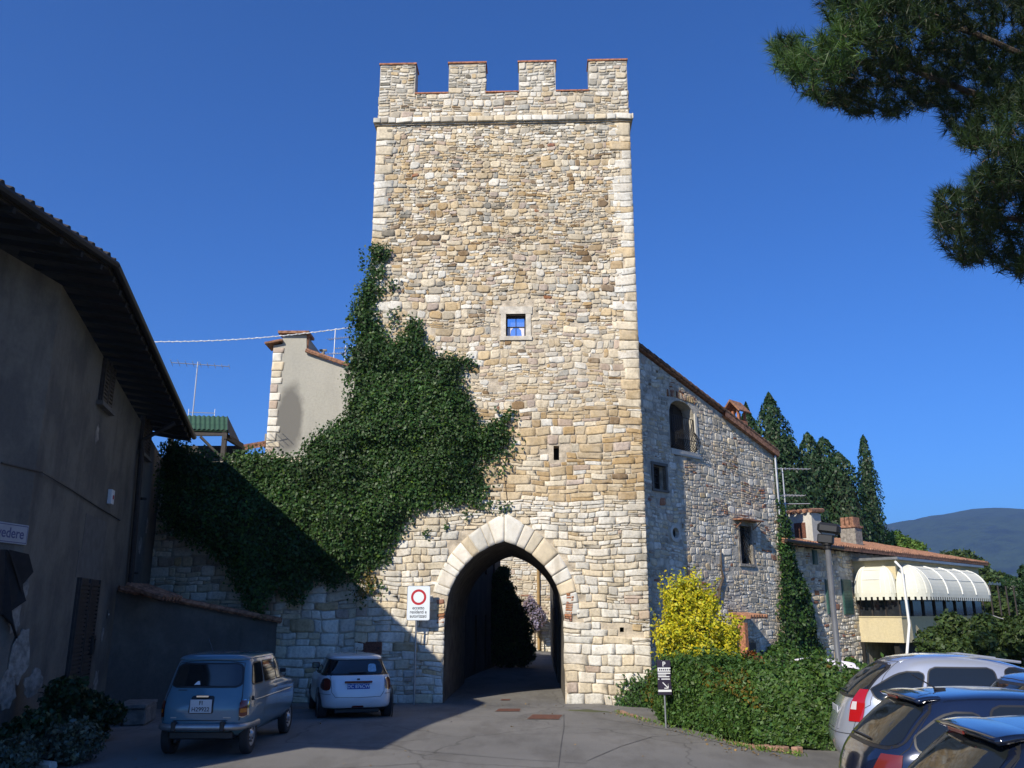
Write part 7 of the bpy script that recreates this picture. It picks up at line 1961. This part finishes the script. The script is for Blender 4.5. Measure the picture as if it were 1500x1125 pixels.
# ------------------------------------------------------------------ seams and litter on the road
def ribbon(name, pts, w, m, dz):
    q = [PZ(x, y, -.05) for x, y in pts]; f = MB(); L = []
    for a, b_ in zip(q, q[1:]):
        for i in range(8): L.append(a.lerp(b_, i/8))
    L.append(q[-1])
    for i, p in enumerate(L):
        d_ = (L[min(i+1, len(L)-1)]-L[max(0, i-1)]); nn = Vector((-d_.y, d_.x, 0)).normalized()*w*random.uniform(.5, 1.1)
        for sgn in (-1, 1): f.v.append((p.x+nn.x*sgn, p.y+nn.y*sgn, gz(p.x, p.y)+dz))
    for i in range(len(L)-1): f.f.append((2*i, 2*i+1, 2*i+3, 2*i+2))
    return props(f.build(name, m), kind='structure')
M['seam'] = simple('bitumen_seam', (0.085, 0.083, 0.08), 0.8, var=.3, nscale=8)
M['repair'] = simple('asphalt_repair', (0.15, 0.146, 0.14), 0.9, var=.2, nscale=40, bmp=.004, bscale=90)
ribbon('road_seam', [(826, 1042), (826, 1070), (822, 1095), (818, 1130)], .010, M['seam'], .006)
ribbon('road_seam', [(400, 1090), (600, 1104), (760, 1118), (860, 1124)], .010, M['seam'], .006)
ribbon('road_seam', [(860, 1120), (910, 1098), (955, 1084), (1010, 1080)], .010, M['seam'], .006)
ribbon('road_seam', [(870, 1050), (930, 1062), (1000, 1078), (1080, 1100)], .012, M['seam'], .006)
gP = []
rl_ = random.Random(9)
for i in range(420):
    k = rl_.random()
    if k < .45:
        t_ = rl_.random()*6.99; a_ = kp[int(t_)]; b_ = kp[int(t_)+1]; c = a_.lerp(b_, t_%1); gP.append((c.x-abs(rl_.gauss(0, .25)), c.y-abs(rl_.gauss(0, .3)), .012))
    elif k < .75: gP.append((-4+rl_.gauss(0, 2.5), 24.6-abs(rl_.gauss(0, .5)), .012))
    else: gP.append((rl_.uniform(-6, 5), rl_.uniform(12, 24), .012))
gP = np.array([(x, y, gz(x, y)+.012) for x, y, z in gP])
leaf_cloud('leaf_litter', gP, np.tile([[0, 0, 1.]], (len(gP), 1)), .05, leafmat('dead_leaf', (.26, .17, .07), .1), None, spread=.25); props(COL.objects[-1], 'scattered dead leaves and grit on the asphalt', 'leaf litter', kind='stuff')

# ------------------------------------------------------------------ air
f = MB(); f.box((0, 2000, 245), (6800, 5600, 257))
hm = bpy.data.materials.new('haze_air'); hm.use_nodes = True; nt = hm.node_tree; nt.nodes.clear()
pv = nt.nodes.new('ShaderNodeVolumePrincipled'); pv.inputs['Color'].default_value = (.38, .60, 1, 1); pv.inputs['Density'].default_value = 0.00016; pv.inputs['Anisotropy'].default_value = 0.2
oo = nt.nodes.new('ShaderNodeOutputMaterial'); nt.links.new(pv.outputs[0], oo.inputs['Volume'])
hz = f.build('haze', hm); props(hz, kind='stuff')
